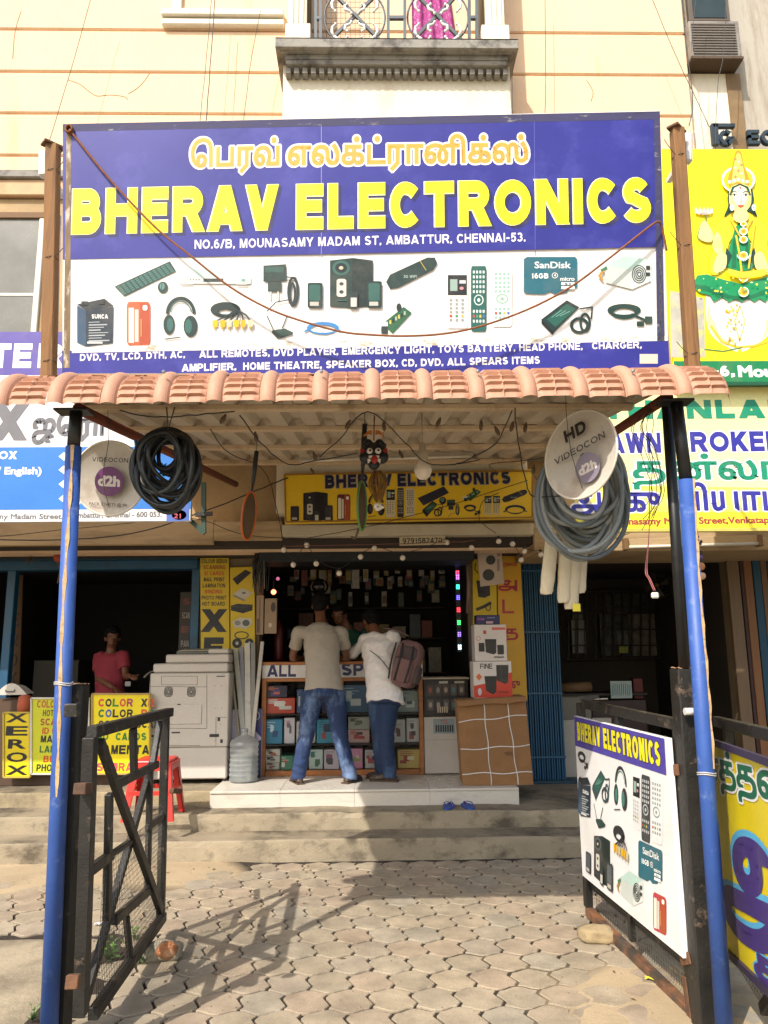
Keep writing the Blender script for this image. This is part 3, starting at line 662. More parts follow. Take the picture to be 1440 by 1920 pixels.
# room behind the barred window
rw = MB(); a0, a1 = W(578, 40, YP).x, W(908, 40, YP).x; OLIVE = mat('olive_room_wall', lin('#6d5f36', .6), .8, vary=.2)
rw.box(a0, a1, YW+.4, YW+.42, c0, c0+1.7, OLIVE); rw.box(a0-.02, a0, YP, YW+.4, c0, c0+1.7, OLIVE); rw.box(a1, a1+.02, YP, YW+.4, c0, c0+1.7, OLIVE); rw.build('window_recess', B)
cu = MB(); q0, q1 = W(772, 40, YW).x, W(862, 40, YW).x
cu.grid(lambda u, v: V(q0+(q1-q0)*u*(1-.25*v), YW-.05+.03*math.sin(u*26), c0+.28+.1*math.sin(u*5)+(1.3)*v), 30, 6, mat('magenta_cloth', lin('#b0448a', .8), .9, vary=.4, vscale=30, dirt='#d8a0c8', dirt_amt=.9, dscale=22, dcut=.52))
single(cu, 'curtain', 'magenta patterned cloth hanging behind the right half of the barred upper window', 'curtain', (q0, YW-.05, c0+.3))
# window grille
YG = 6.95
gr = MB(); zb_ = W(745, 88, YG).z
def gb(x0, y0, x1, y1, w_=.035, yy=YG): gr.bar(W(x0, y0, yy), W(x1, y1, yy), w_, w_, IRON, up=(0, 1, 0))
gb(585, 88, 905, 88, .05); gr_o = None
for x in (592, 601, 728, 759, 880, 894): gb(x, 88, x, -60, .03)
gb(592, 35, 603, 35); gb(728, 34, 759, 34); gb(880, 34, 894, 34)
gb(609, 86, 716, -20, .03); gb(618, -20, 722, 86, .03, YG-.012); gb(764, 86, 868, -20, .03); gb(770, -20, 876, 86, .03, YG-.012)
for cx in (665, 821):
    rr0 = [W(cx+57*math.cos(2*math.pi*i/32), 33+55*math.sin(2*math.pi*i/32), YG+.02) for i in range(32)]; gr.tube(rr0, .010, IRON, 6, closed=True)
GR = thing('window_grille', 'grey iron window grille with circles, crossed bars and white scroll ornaments', 'window grille', (W(745, 88, YG).x, YG, zb_))
gr.build('grille_bars', GR)
WS = mat('white_scroll_paint', lin('#ece8e0', .85), .5)
sm = None
for cx in (665, 821):
    for sx in (-1, 1):
        for sy in (-1, 1):
            m_ = MB()
            for (x0, y0, x1, y1) in ((8, 8, 19, 30), (20, 12, 38, 26)):
                pass
            P1 = [(6, 8), (10, 13), (17, 15), (19, 22), (14, 25)]; P2 = [(16, 30), (24, 36), (34, 33), (37, 26)] if False else [(14, 36), (20, 43), (30, 42), (37, 36)]; P3 = [(36, 12), (42, 18), (43, 27), (38, 36)]
            for P_ in (P1, P2, P3):
                pts = [W(cx+sx*a, 33+sy*b, YG-.03) for a, b in P_]; m_.tube(pts, .012, WS, 6, rs=[.007, .014, .017, .014, .006][:len(pts)])
                m_.ball(pts[0], .016, WS, 8); m_.ball(pts[-1], .016, WS, 8)
            m_.build('scroll_ornament', GR)
mesh = MB(); WIRE = mat('thin_wire', (.05, .045, .035), .5)
for i in range(12): x = 612+i*9; mesh.tube([W(x, 86, YG+.06), W(x, -30, YG+.06)], .0022, WIRE, 3)
for i in range(12): y = 84-i*10; mesh.tube([W(611, y, YG+.06), W(716, y, YG+.06)], .0022, WIRE, 3)
mesh.build('wire_mesh', GR)['kind'] = 'stuff'
# ------------------------------------------------ lintel beams and shop storey
def bpx(x0, x1, y0, y1, Y, depth, m, name, c=.008, yref=None):
    xm = yref or (x0+x1)/2; q = MB().box(W(x0, y1, Y).x, W(x1, y1, Y).x, Y, Y+depth, W(xm, y1, Y).z, W(xm, y0, Y).z, m, c); return q.build(name, B)
bpx(-500, 400, 975, 1022, 7.15, 1.0, BEAM, 'lintel_beam', yref=200)
bpx(400, 529, 977, 1013, 7.152, 1.0, BEAM, 'lintel_beam')
bpx(529, 1002, 982, 1004, 7.05, .14, mat('white_sill_paint', lin('#cfc4ac', .78), .7, dirt='#8a7a60', dirt_amt=.5, dscale=3), 'shop_sill')
bpx(1002, 2000, 988, 1033, 7.15, 1.0, BEAM, 'lintel_beam', yref=1200)
bpx(-500, 370, 1030, 1050, 8.02, .2, TEALD, 'shutter_box', yref=200); bpx(-500, 370, 1050, 1068, 8.05, .2, TEAL, 'shutter_box', yref=200)
bpx(485, 890, 1004, 1052, 7.5, .45, mat('black_shutter_box', lin('#0b1218', .8), .6, fine=0), 'shutter_box')
bpx(1040, 1380, 1033, 1052, 8.05, .2, TEAL, 'shutter_box')
for (x0, x1) in ((4, 20), (355, 371)): MB().box(W(x0, 1200, 8.1).x, W(x1, 1200, 8.1).x, 8.1, 8.2, .40, 2.6, TEAL, .006).build('door_post', B)
PIL = mat('pillar_plaster', lin('#a89272', .6), .85, vary=.2, dirt='#5a4630', dirt_amt=.6)
for (x0, x1, Y) in ((372, 486, 8.15), (884, 980, 8.15)): MB().box(W(x0, 1200, Y).x, W(x1, 1200, Y).x, Y, Y+.25, .28, 2.62, PIL).build('pillar', B)
# ceiling / slab and dark rooms
MB().box(-7, 5.5, 7.2, 11, 2.62, 2.70, DARKB).build('ceiling_slab', B)
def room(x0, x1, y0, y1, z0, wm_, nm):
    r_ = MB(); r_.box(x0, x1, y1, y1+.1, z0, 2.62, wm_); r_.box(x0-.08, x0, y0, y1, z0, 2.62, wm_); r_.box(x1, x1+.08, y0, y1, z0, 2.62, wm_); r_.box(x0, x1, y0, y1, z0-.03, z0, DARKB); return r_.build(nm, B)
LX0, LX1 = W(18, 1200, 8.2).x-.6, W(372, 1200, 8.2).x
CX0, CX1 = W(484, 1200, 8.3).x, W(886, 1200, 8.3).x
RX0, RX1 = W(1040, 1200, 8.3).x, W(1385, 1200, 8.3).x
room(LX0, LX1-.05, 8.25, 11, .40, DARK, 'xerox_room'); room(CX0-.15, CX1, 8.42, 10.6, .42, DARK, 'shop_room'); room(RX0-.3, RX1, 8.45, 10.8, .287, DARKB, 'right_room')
# right neighbour building
NB = thing('neighbour_building', 'grey stained building at the far right carrying an old air conditioner', 'building', (4, 7.7, 0))
nx = xr+.01
MB().box(nx, 9, 7.55, 8, 2.8, 9.6, WALLG).build('wall', NB)
MB().box(nx, W(1392, 200, 7.5).x, 7.5, 7.549, 2.9, W(1340, 138, 7.5).z, WALLW, .005).build('plaster_panel', NB)
MB().box(W(1368, 200, 7.48).x, W(1394, 200, 7.48).x, 7.485, 7.499, 2.9, W(1380, 140, 7.5).z, mat('brown_pipe_stain', lin('#8d7350', .75), .8, vary=.25)).build('pipe_casing', NB)
nw = MB().box(W(1290, 20, 7.5).x, W(1366, 20, 7.5).x, 7.49, 7.549, W(1330, 40, 7.5).z, W(1330, -60, 7.5).z, mat('dark_window_frame', lin('#6b5f52', .7), .7), .005).build('window_frame', NB)
MB().box(W(1298, 20, 7.5).x, W(1360, 20, 7.5).x, 7.483, 7.489, W(1330, 35, 7.5).z, W(1330, -60, 7.5).z, mat('teal_glass', lin('#3c4a48', .6), .15, fine=0)).build('pane', nw)
AC = thing('air_conditioner', 'old grimy window air conditioner jutting from the neighbouring wall at the top right', 'air conditioner', W(1341, 108, 7.2))
ax0, ax1 = W(1294, 70, 7.3).x, W(1388, 70, 7.3).x; az0, az1 = W(1340, 106, 7.3).z, W(1340, 38, 7.3).z
ACM = mat('grimy_ac_paint', lin('#99928a', .7), .7, vary=.15, dirt='#4f463e', dirt_amt=.8, dscale=5)
MB().box(ax0, ax1, 7.3, 7.55, az0, az1, ACM, .01).build('casing', AC)
MB().box(ax0-.01, ax1+.01, 7.29, 7.55, az0-.03, az0-.002, mat('wood_shelf', lin('#5f4c38', .7), .8)).build('shelf', AC)
for i in range(12): MB().box(ax0+.02, ax1-.05, 7.288, 7.299, az0+.03+i*(az1-az0-.06)/12, az0+.045+i*(az1-az0-.06)/12, mat('ac_louvre', lin('#7d7468', .7), .6)).build('louvre', AC)
# raised dark letters on the neighbour's wall
LT = mat('dark_letter_metal', lin('#2c3c46', .7), .5)
ltb = Board(W(1335, 275, 7.42), (1, 0, 0), (0, 0, 1)); LR = thing('wall_lettering', 'dark raised metal letters on the wall above the yellow goddess board', 'lettering', W(1380, 275, 7.42)); ltb.root = LR
def raised(bd, t, pl, pr, h, m, w_, dep, name):
    o_ = bd.uv(bd.px(*pl)); e_ = bd.uv(bd.px(*pr)); H = abs(bd.uv(bd.px(pl[0], pl[1]-h)).y-o_.y); vs, fs, WW = stroke_text(t, w_); mb = MB()
    for f in fs:
        q = [o_+(e_-o_)*(vs[a].x/WW)+Vector((0, H*vs[a].y)) for a in f]; A = [bd.p3(v, 0) for v in q]; Bq = [p+bd.n*dep for p in A]
        mb.add(A+Bq, [(0, 1, 2, 3), (7, 6, 5, 4), (0, 4, 5, 1), (1, 5, 6, 2), (2, 6, 7, 3), (3, 7, 4, 0)], m)
    return mb.build(name, bd.root)
lm = MB()
for (a, b, c, d) in ((1334, 237, 1342, 275), (1334, 237, 1374, 243)): 
    p0 = ltb.px(a, d); p1 = ltb.px(c, b); lm.box(p0.x, p1.x, p0.y-.05, p0.y, p0.z, p1.z, LT)
lm.build('letter_frame', LR); raised(ltb, 'G', (1346, 277), (1374, 277), 28, LT, .22, .05, 'letter'); raised(ltb, 'EC', (1400, 275), (1450, 275), 26, LT, .22, .05, 'letter')
MB().box(W(1393, 240, 7.52).x, 9, 7.53, 7.549, 2.9, W(1400, 232, 7.52).z, WALLG).build('ledge', NB)

MB().box(-1.95, 1.8, 6.85, YW-.002, 3.47, 3.55, STAINED, .01).build('added_shade_slab', B)  # unseen slab, added to keep the sun off the wall below it

crk = MB()
for pts in ([(128, 150), (150, 158), (165, 170), (182, 180), (205, 178), (232, 181), (240, 187)], [(240, 176), (258, 165), (272, 150), (280, 138)], [(1100, 150), (1112, 172), (1108, 190)], [(40, 20), (28, 60), (24, 110)]):
    crk.tube(smooth([tuple(W(x, y, YW-.001)) for x, y in pts], 3), .0035, mat('plaster_crack', lin('#a8743e', .8), .9), 4)
crk.build('hairline_cracks', B)
# ================================================================ signs
def mkboard(name, label, cat, TL, TR, BR, BL, thick, face, frame=None, group=None, c=.003, back=None):
    """panel whose front face runs through four world points"""
    TL, TR, BR, BL = map(Vector, (TL, TR, BR, BL)); root = thing(name, label, cat, (BL+BR)/2, 0, group)
    bd = Board(BL, BR-BL, TL-BL, root); n = -bd.n*thick
    MB().hexa([BL, BR, BR+n, BL+n, TL, TR, TR+n, TL+n], face, c).build('panel', root)
    return bd
def frame4(bd, pts, w_, d, m, name='frame'):
    P = [bd.px(*p) for p in pts]; mb = MB()
    for a, b in zip(P, P[1:]+P[:1]): mb.bar(a+bd.n*d*.3, b+bd.n*d*.3, w_, d, m, up=bd.n)
    return mb.build(name, bd.root)
BLUE = ink('#3b3aa0', .95); YEL = ink('#f4e400', .95); WHT = ink('#ece8e4', .92); ORG = ink('#f0a03c', .95); PURP = ink('#4a3a94', .9)
# ---------------------------------------------------------------- main sign, leaning forward
YB, YT = 4.0, 3.84
bl = W(117, 700, YB); br = W(1256, 702, YB); tl = W(118, 232, YT); tr = W(1237, 207, YT)
MS = mkboard('shop_sign', 'large blue and white electronics shop banner with yellow capitals above the tiled canopy', 'shop sign', tl, tr, br, bl, .05, mat('banner_backing', lin('#e6e2dc', .9), .5, dirt='#9c8f78', dirt_amt=.35, dscale=5, dcut=.55))
m = MB(); MS.poly(m, [(118, 487), (1244, 463), (1237, 209), (118, 233)], mat('banner_blue', lin('#2f2e96', .72), .38, vary=.12, vscale=1.6, fine=.05, dirt='#5a5ab0', dirt_amt=.3, dscale=2.5, dcut=.52), 1)
MS.poly(m, [(117, 700), (1256, 700), (1253, 637), (117, 658)], mat('banner_blue', None) if 0 else _mc['banner_blue'], 1); m.build('blue_print', MS.root)
m = MB(); OLD = mat('peeled_banner_edge', lin('#3a3860', .8), .7, vary=.3, vscale=25, dirt='#c8bfae', dirt_amt=.9, dscale=18, stretch=(.3, 1, 1), dcut=.58)
MS.poly(m, [(118, 247), (1236, 224), (1237, 209), (118, 233)], OLD, 2); MS.poly(m, [(1232, 640), (1246, 640), (1237, 224), (1226, 224)], OLD, 2)
OLD2 = mat('rotted_banner_edge', lin('#8a7458', .8), .85, vary=.35, vscale=22, dirt='#e0d8c8', dirt_amt=.9, dscale=16, stretch=(1, 1, .3), dcut=.54)
MS.poly(m, [(119, 690), (131, 690), (134, 247), (125, 247)], OLD2, 2)
TEAR = mat('torn_banner_seam', lin('#e9e6e0', .9), .7, vary=.1, vscale=20, dirt='#9a8c74', dirt_amt=.95, dscale=30, stretch=(.5, 1, 1), dcut=.5)
MS.poly(m, [(135, 662), (1252, 639), (1252, 630), (520, 641), (135, 652)], TEAR, 2); MS.poly(m, [(1236, 636), (1241, 636), (1240, 470), (1236, 470)], TEAR, 2)
m.build('worn_edges', MS.root)
SHD = ink('#1c1a52', .9); PALE = ink('#fff6a8', 1.0)
for (t, x0, x1, y0, y1) in (('BHERAV', 135, 521, 440, 431), ('ELECTRONICS', 556, 1221, 431, 417)):
    MS.text(t, (x0+5, y0+5), (x1+5, y1+5), 85, SHD, w=.27, lv=2, grow=.014, cond=.94, sp=.13, name='letter_shadow')
    MS.text(t, (x0-1, y0), (x1-1, y1), 85, PALE, w=.27, lv=3.2, grow=.012, cond=.94, sp=.13, name='letter_edge'); MS.text(t, (x0, y0), (x1, y1), 85, YEL, w=.255, lv=4.4, cond=.94, sp=.15)
MS.text('NO.6/B, MOUNASAMY MADAM ST, AMBATTUR, CHENNAI-53.', (365, 467), (985, 453), 17, WHT, w=.19, lv=2, sp=.16)
for (t, x0, x1, y0, y1) in (('ெபரவ்', 358, 524, 318, 314), ('எலக்ட்ரானிக்ஸ்', 540, 990, 314, 308)):
    MS.text(t, (x0, y0), (x1, y1), 70, WHT, lv=2, font='B', off=.075, fit=False, name='tamil_outline', shift=(0, .12)) if 0 else None
    H_ = 64
    o_ = MS.text(t, (x0, y0-5), (x1, y1-5), 43, WHT, lv=2, font='B', off=.085, name='tamil_outline')
    MS.text(t, (x0+1, y0-5), (x1-1, y1-5), 43, ORG, lv=3.6, font='B', off=.03)
MS.text('DVD, TV, LCD, DTH, AC,', (150, 677), (347, 671), 13, WHT, w=.21, lv=2, sp=.14); MS.text('ALL REMOTES, DVD PLAYER, EMERGENCY LIGHT, TOYS BATTERY, HEAD PHONE,', (374, 671), (1092, 656), 14, WHT, w=.21, lv=2, sp=.14)
MS.text('CHARGER,', (1110, 655), (1203, 653), 13, WHT, w=.21, lv=2); MS.text('AMPLIFIER,', (341, 697), (443, 694), 14, WHT, w=.22, lv=2); MS.text('HOME THEATRE, SPEAKER BOX, CD, DVD, ALL SPEARS ITEMS', (456, 694), (1012, 682), 14, WHT, w=.22, lv=2, sp=.14)
m = MB(); MS.poly(m, [(602, 486), (603, 486), (603, 226), (602, 226)], ink('#8f90c8', .9), 2); MS.poly(m, [(604, 640), (605, 640), (605, 487), (604, 487)], ink('#c8c4c0', .9), 2); MS.poly(m, [(1003, 480), (1004, 480), (1002, 216), (1001, 216)], ink('#5a5ab0', .9), 2); m.build('banner_seam', MS.root)
m = MB(); MS.rect(m, 1199, 664, 1233, 682, ink('#d8c8b8', .9), 3); m.build('sticker', MS.root)
for (fn, q, nm, kw) in ((pk_keyboard, (215, 490, 330, 556), 'printed_keyboard', {}), (pk_mouse, (294, 527, 317, 549), 'printed_mouse', {}), (pk_dvd, (336, 505, 470, 537), 'printed_disc_player', {}),
    (pk_adapter, (494, 494, 562, 580), 'printed_charger', {}), (pk_speaker, (577, 484, 716, 578), 'printed_speaker_set', {}), (pk_battery, (145, 560, 213, 650), 'printed_battery', {}), (pk_lantern, (238, 566, 282, 648), 'printed_lantern', {}),
    (pk_headset, (306, 556, 372, 634), 'printed_headphones', {}), (pk_coil, (394, 565, 474, 618), 'printed_cable', {}), (pk_router, (498, 592, 550, 636), 'printed_router', {}), (pk_ring, (571, 600, 640, 630), 'printed_blue_cable', {}),
    (pk_dongle, (724, 482, 820, 542), 'printed_dongle', {}), (pk_pcb, (712, 570, 772, 626), 'printed_circuit_board', {}), (pk_card, (982, 482, 1082, 552), 'printed_memory_card', {}), (pk_brick, (1015, 560, 1110, 625), 'printed_power_brick', {}),
    (pk_psu, (1128, 480, 1220, 543), 'printed_power_supply', {}), (pk_cord, (1140, 566, 1226, 612), 'printed_power_cord', {})):
    P = Pic(MS, q); fn(P, **kw); P.done(nm)
for (q, b, k, ac) in (((838, 516, 877, 616), '#e4e2dc', '#9a9a94', True), ((883, 499, 912, 622), '#1f5a52', '#c9d4ce', False), ((923, 504, 960, 613), '#dfe4dc', '#8fb8a4', False)):
    P = Pic(MS, q); pk_remote(P, b, k, ac); P.done('printed_remote')
# wooden posts beside the sign, with bracket pipes
WOOD = mat('weathered_wood', lin('#8a6238', .85), .8, vary=.25, vscale=5, bump=.4, bscale=30, stretch=(3, 3, .25), dirt='#4a3220', dirt_amt=.7, dscale=6)
for (a, b, lab) in (((100, 274), (91, 712), 'brown wooden post at the left edge of the big banner'), ((1269, 243), (1299, 700), 'brown wooden post at the right edge of the big banner')):
    A = W(a[0], a[1], 4.1); Bq = W(b[0], b[1], 4.1); p = thing('wooden_post', lab, 'post', Bq, 0, 'wooden posts holding the banner')
    MB().bar(Bq, A, .07, .07, WOOD, up=(0, 1, 0), c=.006).build('post_shaft', p)
    mb = MB(); mb.bar(A+V(-.045, -.04, .0), A+V(.04, .04, .0), .07, .012, RUST); mb.build('post_cap', p)
    s_ = -1 if a[0] < 700 else 1
    mb = MB(); 
    for k in (.12, .5, .93):
        c_ = A.lerp(Bq, k); mb.tube([c_+V(.04*math.cos(t/8*6.28), .042*math.sin(t/8*6.28), .01*math.sin(t)) for t in range(8)], .0025, WIRE, 4, closed=True); mb.tube(catenary(c_, c_+V(-s_*.13, -.12, .03), .01, 5), .0022, WIRE, 4)
    mb.build('tie_wire', p)
PIPE = mat('white_plastic_pipe', lin('#d8d4d0', .85), .4, vary=.06, dirt='#8f8672', dirt_amt=.4)
for (x, y0, y1, lab) in ((82, 285, 333, 'short white plastic pipe tied behind the left wooden post'), (1289, 250, 306, 'short white plastic pipe tied behind the right wooden post')):
    a = W(x, y0, 4.18); b = W(x, y1, 4.18); mb = MB(); mb.bar(b, a, .05, .05, PIPE, up=(0, 1, 0), c=.01); mb.bar(a.lerp(b, .6), a.lerp(b, .6)+V(0, .3, 0), .03, .03, PIPE); single(mb, 'pipe', lab, 'pipe', b)
mb = MB(); mb.tube([W(122, 415, 4.12), W(120, 700, 4.12)], .012, PIPE); mb.tube([W(112, 405, 4.14), W(104, 700, 4.14)], .010, PIPE); single(mb, 'conduit_pipe', 'thin white conduit between the left post and the banner edge', 'conduit', W(120, 700, 4.12))
# rope across the banner
ROPE = mat('brown_rope', lin('#8a5534', .85), .9, vary=.3, vscale=60, bump=.5, bscale=200)
rp = [(130, 243), (205, 335), (290, 425), (355, 478), (430, 537), (500, 577), (560, 600), (640, 622), (700, 628), (760, 630), (830, 626), (900, 612), (990, 580), (1070, 538), (1140, 486), (1215, 427), (1234, 416), (1241, 426), (1250, 470)]
def on_plane_off(bd, x, y, off): return bd.px(x, y)+0*bd.n if not off else (lambda d: CO+d*(((bd.o+bd.n*off)-CO).dot(bd.n)/d.dot(bd.n)))(ray(x, y))
N_ = len(rp); rope = smooth([on_plane_off(MS, x, y, .01+.10*math.sin(math.pi*i/(N_-1))) for i, (x, y) in enumerate(rp)], 5)
single(MB().tube(rope, .006, ROPE, 8), 'rope', 'brown rope sagging across the front of the big banner', 'rope', rope[0])
mb = MB(); kn = rope[0]
for k in range(3): mb.tube([kn+V(.018*math.cos(t/8*6.28), -.01+.01*k, .022*math.sin(t/8*6.28)) for t in range(8)], .006, ROPE, 6, closed=True)
single(mb, 'rope_knot', 'rope knot tied at the top left corner of the banner', 'knot', kn)
# ---------------------------------------------------------------- left photocopy shop sign
Y6 = 6.0
zb = W(180, 978, Y6).z; xr_ = W(357, 975, Y6).x
def vb(name, label, cat, x0, x1, z0, z1, Y, thick, face, group=None): return mkboard(name, label, cat, (x0, Y, z1), (x1, Y, z1), (x1, Y, z0), (x0, Y, z0), thick, face, group=group)
zt6 = W(60, 622, Y6).z
XS = vb('photocopy_sign', 'wide purple, white and blue photocopy shop sign on the left behind the blue pole', 'shop sign', -4.6, xr_, zb, zt6, Y6, .05, mat('sign_white', lin('#e4e2e0', .9), .45, dirt='#a8a296', dirt_amt=.3))
m = MB(); zz = lambda y, x=180: XS.uv(XS.px(x, y)).y; u1 = XS.uv(V(xr_, Y6, zb)).x
def hband(bd, mb, y0, y1, m_, u0, u1, lv=1, x=180): a = bd.uv(bd.px(x, y1)).y; b = bd.uv(bd.px(x, y0)).y; bd.put(mb, [(u0, a), (u1, a), (u1, b), (u0, b)], [(0, 1, 2, 3)], m_, lv)
hband(XS, m, 622, 703, PURP, 0, u1); hband(XS, m, 838, 955, mat('bright_blue_print', lin('#1f6fc0', .95), .4, vary=.12, vscale=2), 0, u1); m.build('colour_bands', XS.root)
XS.text('STE', (-62, 690), (58, 690), 46, WHT, w=.26, lv=2); XS.text('R', (70, 690), (118, 690), 46, WHT, w=.26, lv=2)
GREY = ink('#6b6a70', .85)
XS.text('X', (-18, 826), (48, 826), 70, GREY, w=.26, lv=2); XS.text('ஜெரா', (62, 815), (200, 815), 36, GREY, lv=2, font='B', off=.05)
XS.text('XEROX', (-50, 861), (31, 861), 15, WHT, w=.24, lv=2); XS.text('(Tamil / English)', (-70, 889), (77, 889), 13, WHT, lv=2, font='B', off=.035)
XS.text('A', (147, 946), (158, 946), 15, WHT, w=.24, lv=2)
m = MB()
for y in (856, 881, 908, 935): XS.poly(m, [(110, y), (120, y+8), (132, y), (120, y-8)], WHT, 2)
m.build('diamond_bullets', XS.root)
XS.text('Mounasamy Madam Street,', (-66, 973), (118, 973), 10, GREY, lv=2, font='B', off=.02); XS.text('Ambattur, Chennai - 600 053.', (136, 971), (303, 969), 10, GREY, lv=2, font='B', off=.02)
m = MB(); XS.poly(m, [(312, 978), (355, 976), (355, 944), (312, 944)], ink('#4a6ab8', .9), 2); m.build('logo_patch', XS.root)
XS.text('21', (326, 972), (340, 972), 9, ink('#c04a5a'), lv=4, w=.2)
P = Pic(XS, (322, 955, 350, 976)); P.ell('#d8d4e4', .5, .5, .5, .45); P.done('printed_oval')
TG = mat('green_steel_post', lin('#2f5448', .7), .5, dirt='#5a4030', dirt_amt=.5)
sp = thing('sign_bracket', 'dark green steel bracket at the right end of the blue photocopy sign', 'bracket', W(380, 1000, 6.05)); MB().bar(W(382, 1000, 6.08), W(382, 905, 6.08), .035, .035, TG, up=(0, 1, 0)).build('upright', sp); MB().bar(W(356, 975, 6.08), W(384, 1000, 6.08), .035, .035, TG, up=(0, 1, 0)).build('brace', sp); MB().bar(W(366, 965, 6.04), W(398, 963, 6.04), .03, .03, BLACKM).build('clamp', sp)
# ---------------------------------------------------------------- right signs
Y9 = 5.9
gx = W(1240, 400, Y9).x; gt = W(1300, 279, Y9).z; gbz = W(1400, 717, Y9).z
GS = vb('goddess_sign', 'bright yellow board with a green robed goddess seated on a white lotus, far right', 'sign', gx, gx+2.2, gbz, gt, Y9, .05, mat('sign_yellow', lin('#f2e000', .95), .42, vary=.05, vscale=1.5, dirt='#d8c400', dirt_amt=.4))
m = MB(); u0 = .0; a = GS.uv(GS.px(1350, 677)).y; GS.put(m, [(0, 0), (2.2, 0), (2.2, a), (0, a)], [(0, 1, 2, 3)], ink('#0c7a44', .9), 1); m.build('green_band', GS.root)
GS.text('-6,', (1338, 706), (1378, 706), 20, WHT, w=.27, lv=2); GS.text('Mounasamy', (1386, 706), (1560, 706), 20, WHT, lv=2, font='B', off=.045)
m = MB(); frm = mat('sign_frame_green', lin('#0b5a38', .7), .5); m.box(gx, gx+2.2, Y9-.02, Y9+.03, gbz-.03, gbz-.002, frm); m.build('frame', GS.root)
P = Pic(GS, (1220, 240, 1440, 740))   # the printed figure, in units of 845 by 1920
def g_(pts, mir=False): return [(((1280-x) if mir else x)/845, y/1920) for x, y in pts]
def gp(col, pts, both=True, n=0):
    if n: pts = [(v.x, v.y) for v in smooth([(a, b, 0) for a, b in pts]+[(pts[0][0], pts[0][1], 0)], n)][:-1]
    P.poly(col, g_(pts), False)
    if both: P.lv += .5; P.poly(col, g_(pts, True), False)
    P.lv += .6
def ge(col, x, y, rx, ry, both=False, n=18):
    P.ell(col, x/845, y/1920, rx/845, ry/1920, n, False)
    if both: P.ell(col, (1280-x)/845, y/1920, rx/845, ry/1920, n, False)
    P.lv += .6
def gl(col, pts, wd, both=False):
    P.line(col, g_(pts), wd/845, False)
    if both: P.line(col, g_(pts, True), wd/845, False)
    P.lv += .6
gp('#e9e4d6', [(395, 1240), (480, 1215), (640, 1230), (640, 1600), (560, 1600), (450, 1530), (400, 1420)], True, 3)
gp('#d8c79a', [(420, 1290), (400, 1420), (470, 1540), (560, 1590), (520, 1480), (440, 1400)], True, 3); gp('#f3eee2', [(600, 1420), (640, 1300), (720, 1240), (800, 1330), (830, 1450), (780, 1560), (700, 1600), (640, 1560)], False, 3); gp('#f6f1e6', [(450, 1300), (560, 1260), (610, 1330), (600, 1480), (560, 1560), (480, 1480)], True, 3)
gl('#e0b820', [(430, 1450), (510, 1560), (620, 1600), (740, 1590), (840, 1560)], 16); gl('#d8a818', [(640, 1310), (602, 1420), (640, 1560)], 7, True); gl('#1c7a44', [(385, 1612), (520, 1626), (660, 1600)], 7)
rg_ = random.Random(4)
for i in range(34): ge(rg_.choice(['#e8cc30', '#d8a020', '#e0c860']), 590+rg_.uniform(-50, 60), 1260+rg_.uniform(0, 320), rg_.uniform(5, 11), rg_.uniform(6, 12), False, 7)
G1, G2, YG, YD, SKc = '#0c8a50', '#086a3e', '#ecd21c', '#c89414', '#ece08c'
gp(YG, [(430, 790), (520, 680), (600, 640), (640, 650), (640, 760), (560, 860), (540, 1000), (500, 1080), (430, 1090), (420, 980), (450, 900)], True, 3)
gp(G1, [(300, 1160), (330, 1100), (400, 1092), (520, 1130), (640, 1160), (760, 1130), (900, 1092), (960, 1110), (985, 1170), (900, 1230), (840, 1260), (820, 1290), (780, 1262), (740, 1290), (700, 1258), (650, 1290), (610, 1256), (560, 1290), (510, 1252), (450, 1288), (420, 1240), (350, 1225), (318, 1200)], False)
gp(G2, [(300, 1160), (420, 1180), (560, 1240), (640, 1250), (640, 1275), (540, 1262), (400, 1215), (330, 1205)], True)
gp(G1, [(560, 900), (600, 760), (640, 700), (640, 1075), (560, 1060), (540, 1000)], True); gp(G2, [(585, 860), (600, 820), (612, 1050), (575, 1050)], True); gp('#123c30', [(540, 900), (580, 960), (545, 1040), (480, 1090), (520, 1000)], True)
gp(SKc, [(470, 1085), (440, 1060), (470, 960), (500, 930), (540, 960), (530, 1050)], True, 3); gp(SKc, [(445, 830), (470, 790), (500, 830), (510, 930), (470, 945), (440, 900)], False, 3)
for i in range(4): gl('#c8a850', [(452+14*i, 905), (456+14*i, 825+6*i)], 3)
gp(SKc, [(360, 720), (385, 705), (410, 740), (440, 800), (430, 860), (360, 850), (330, 800)], False, 3); gl('#2a7a54', [(345, 760), (328, 830), (350, 860)], 6); gl('#1c6a4a', [(392, 660), (390, 712)], 7)
for a in (-50, -25, 0, 25, 50): gp('#ecd0c0', [(375, 665), (375+a-14, 650), (375+a*1.1, 606), (375+a+14, 650)], False, 2)
ge('#b8a498', 375, 655, 30, 8)
gp('#12382c', [(632, 410), (570, 450), (545, 540), (550, 600), (520, 680), (580, 640), (632, 620)], True, 3)
ge('#ece6d8', 622, 405, 122, 102, False, 28); ge('#ecd400', 622, 408, 104, 90, False, 28)
gp(YD, [(560, 470), (545, 400), (580, 300), (600, 200), (622, 182), (645, 200), (665, 300), (700, 400), (690, 470), (622, 440)], False, 2); gp('#e8d060', [(575, 440), (585, 330), (608, 215), (636, 215), (660, 330), (670, 440), (622, 420)], False, 2)
for i in range(5): ge('#f4eeda', 560+31*i, 405+8*abs(i-2), 13, 13, False, 10)
for i in range(7): ge(['#d88858', '#f0ead0'][i % 2], 600+22*(i % 3), 250+22*i, 9, 9, False, 8)
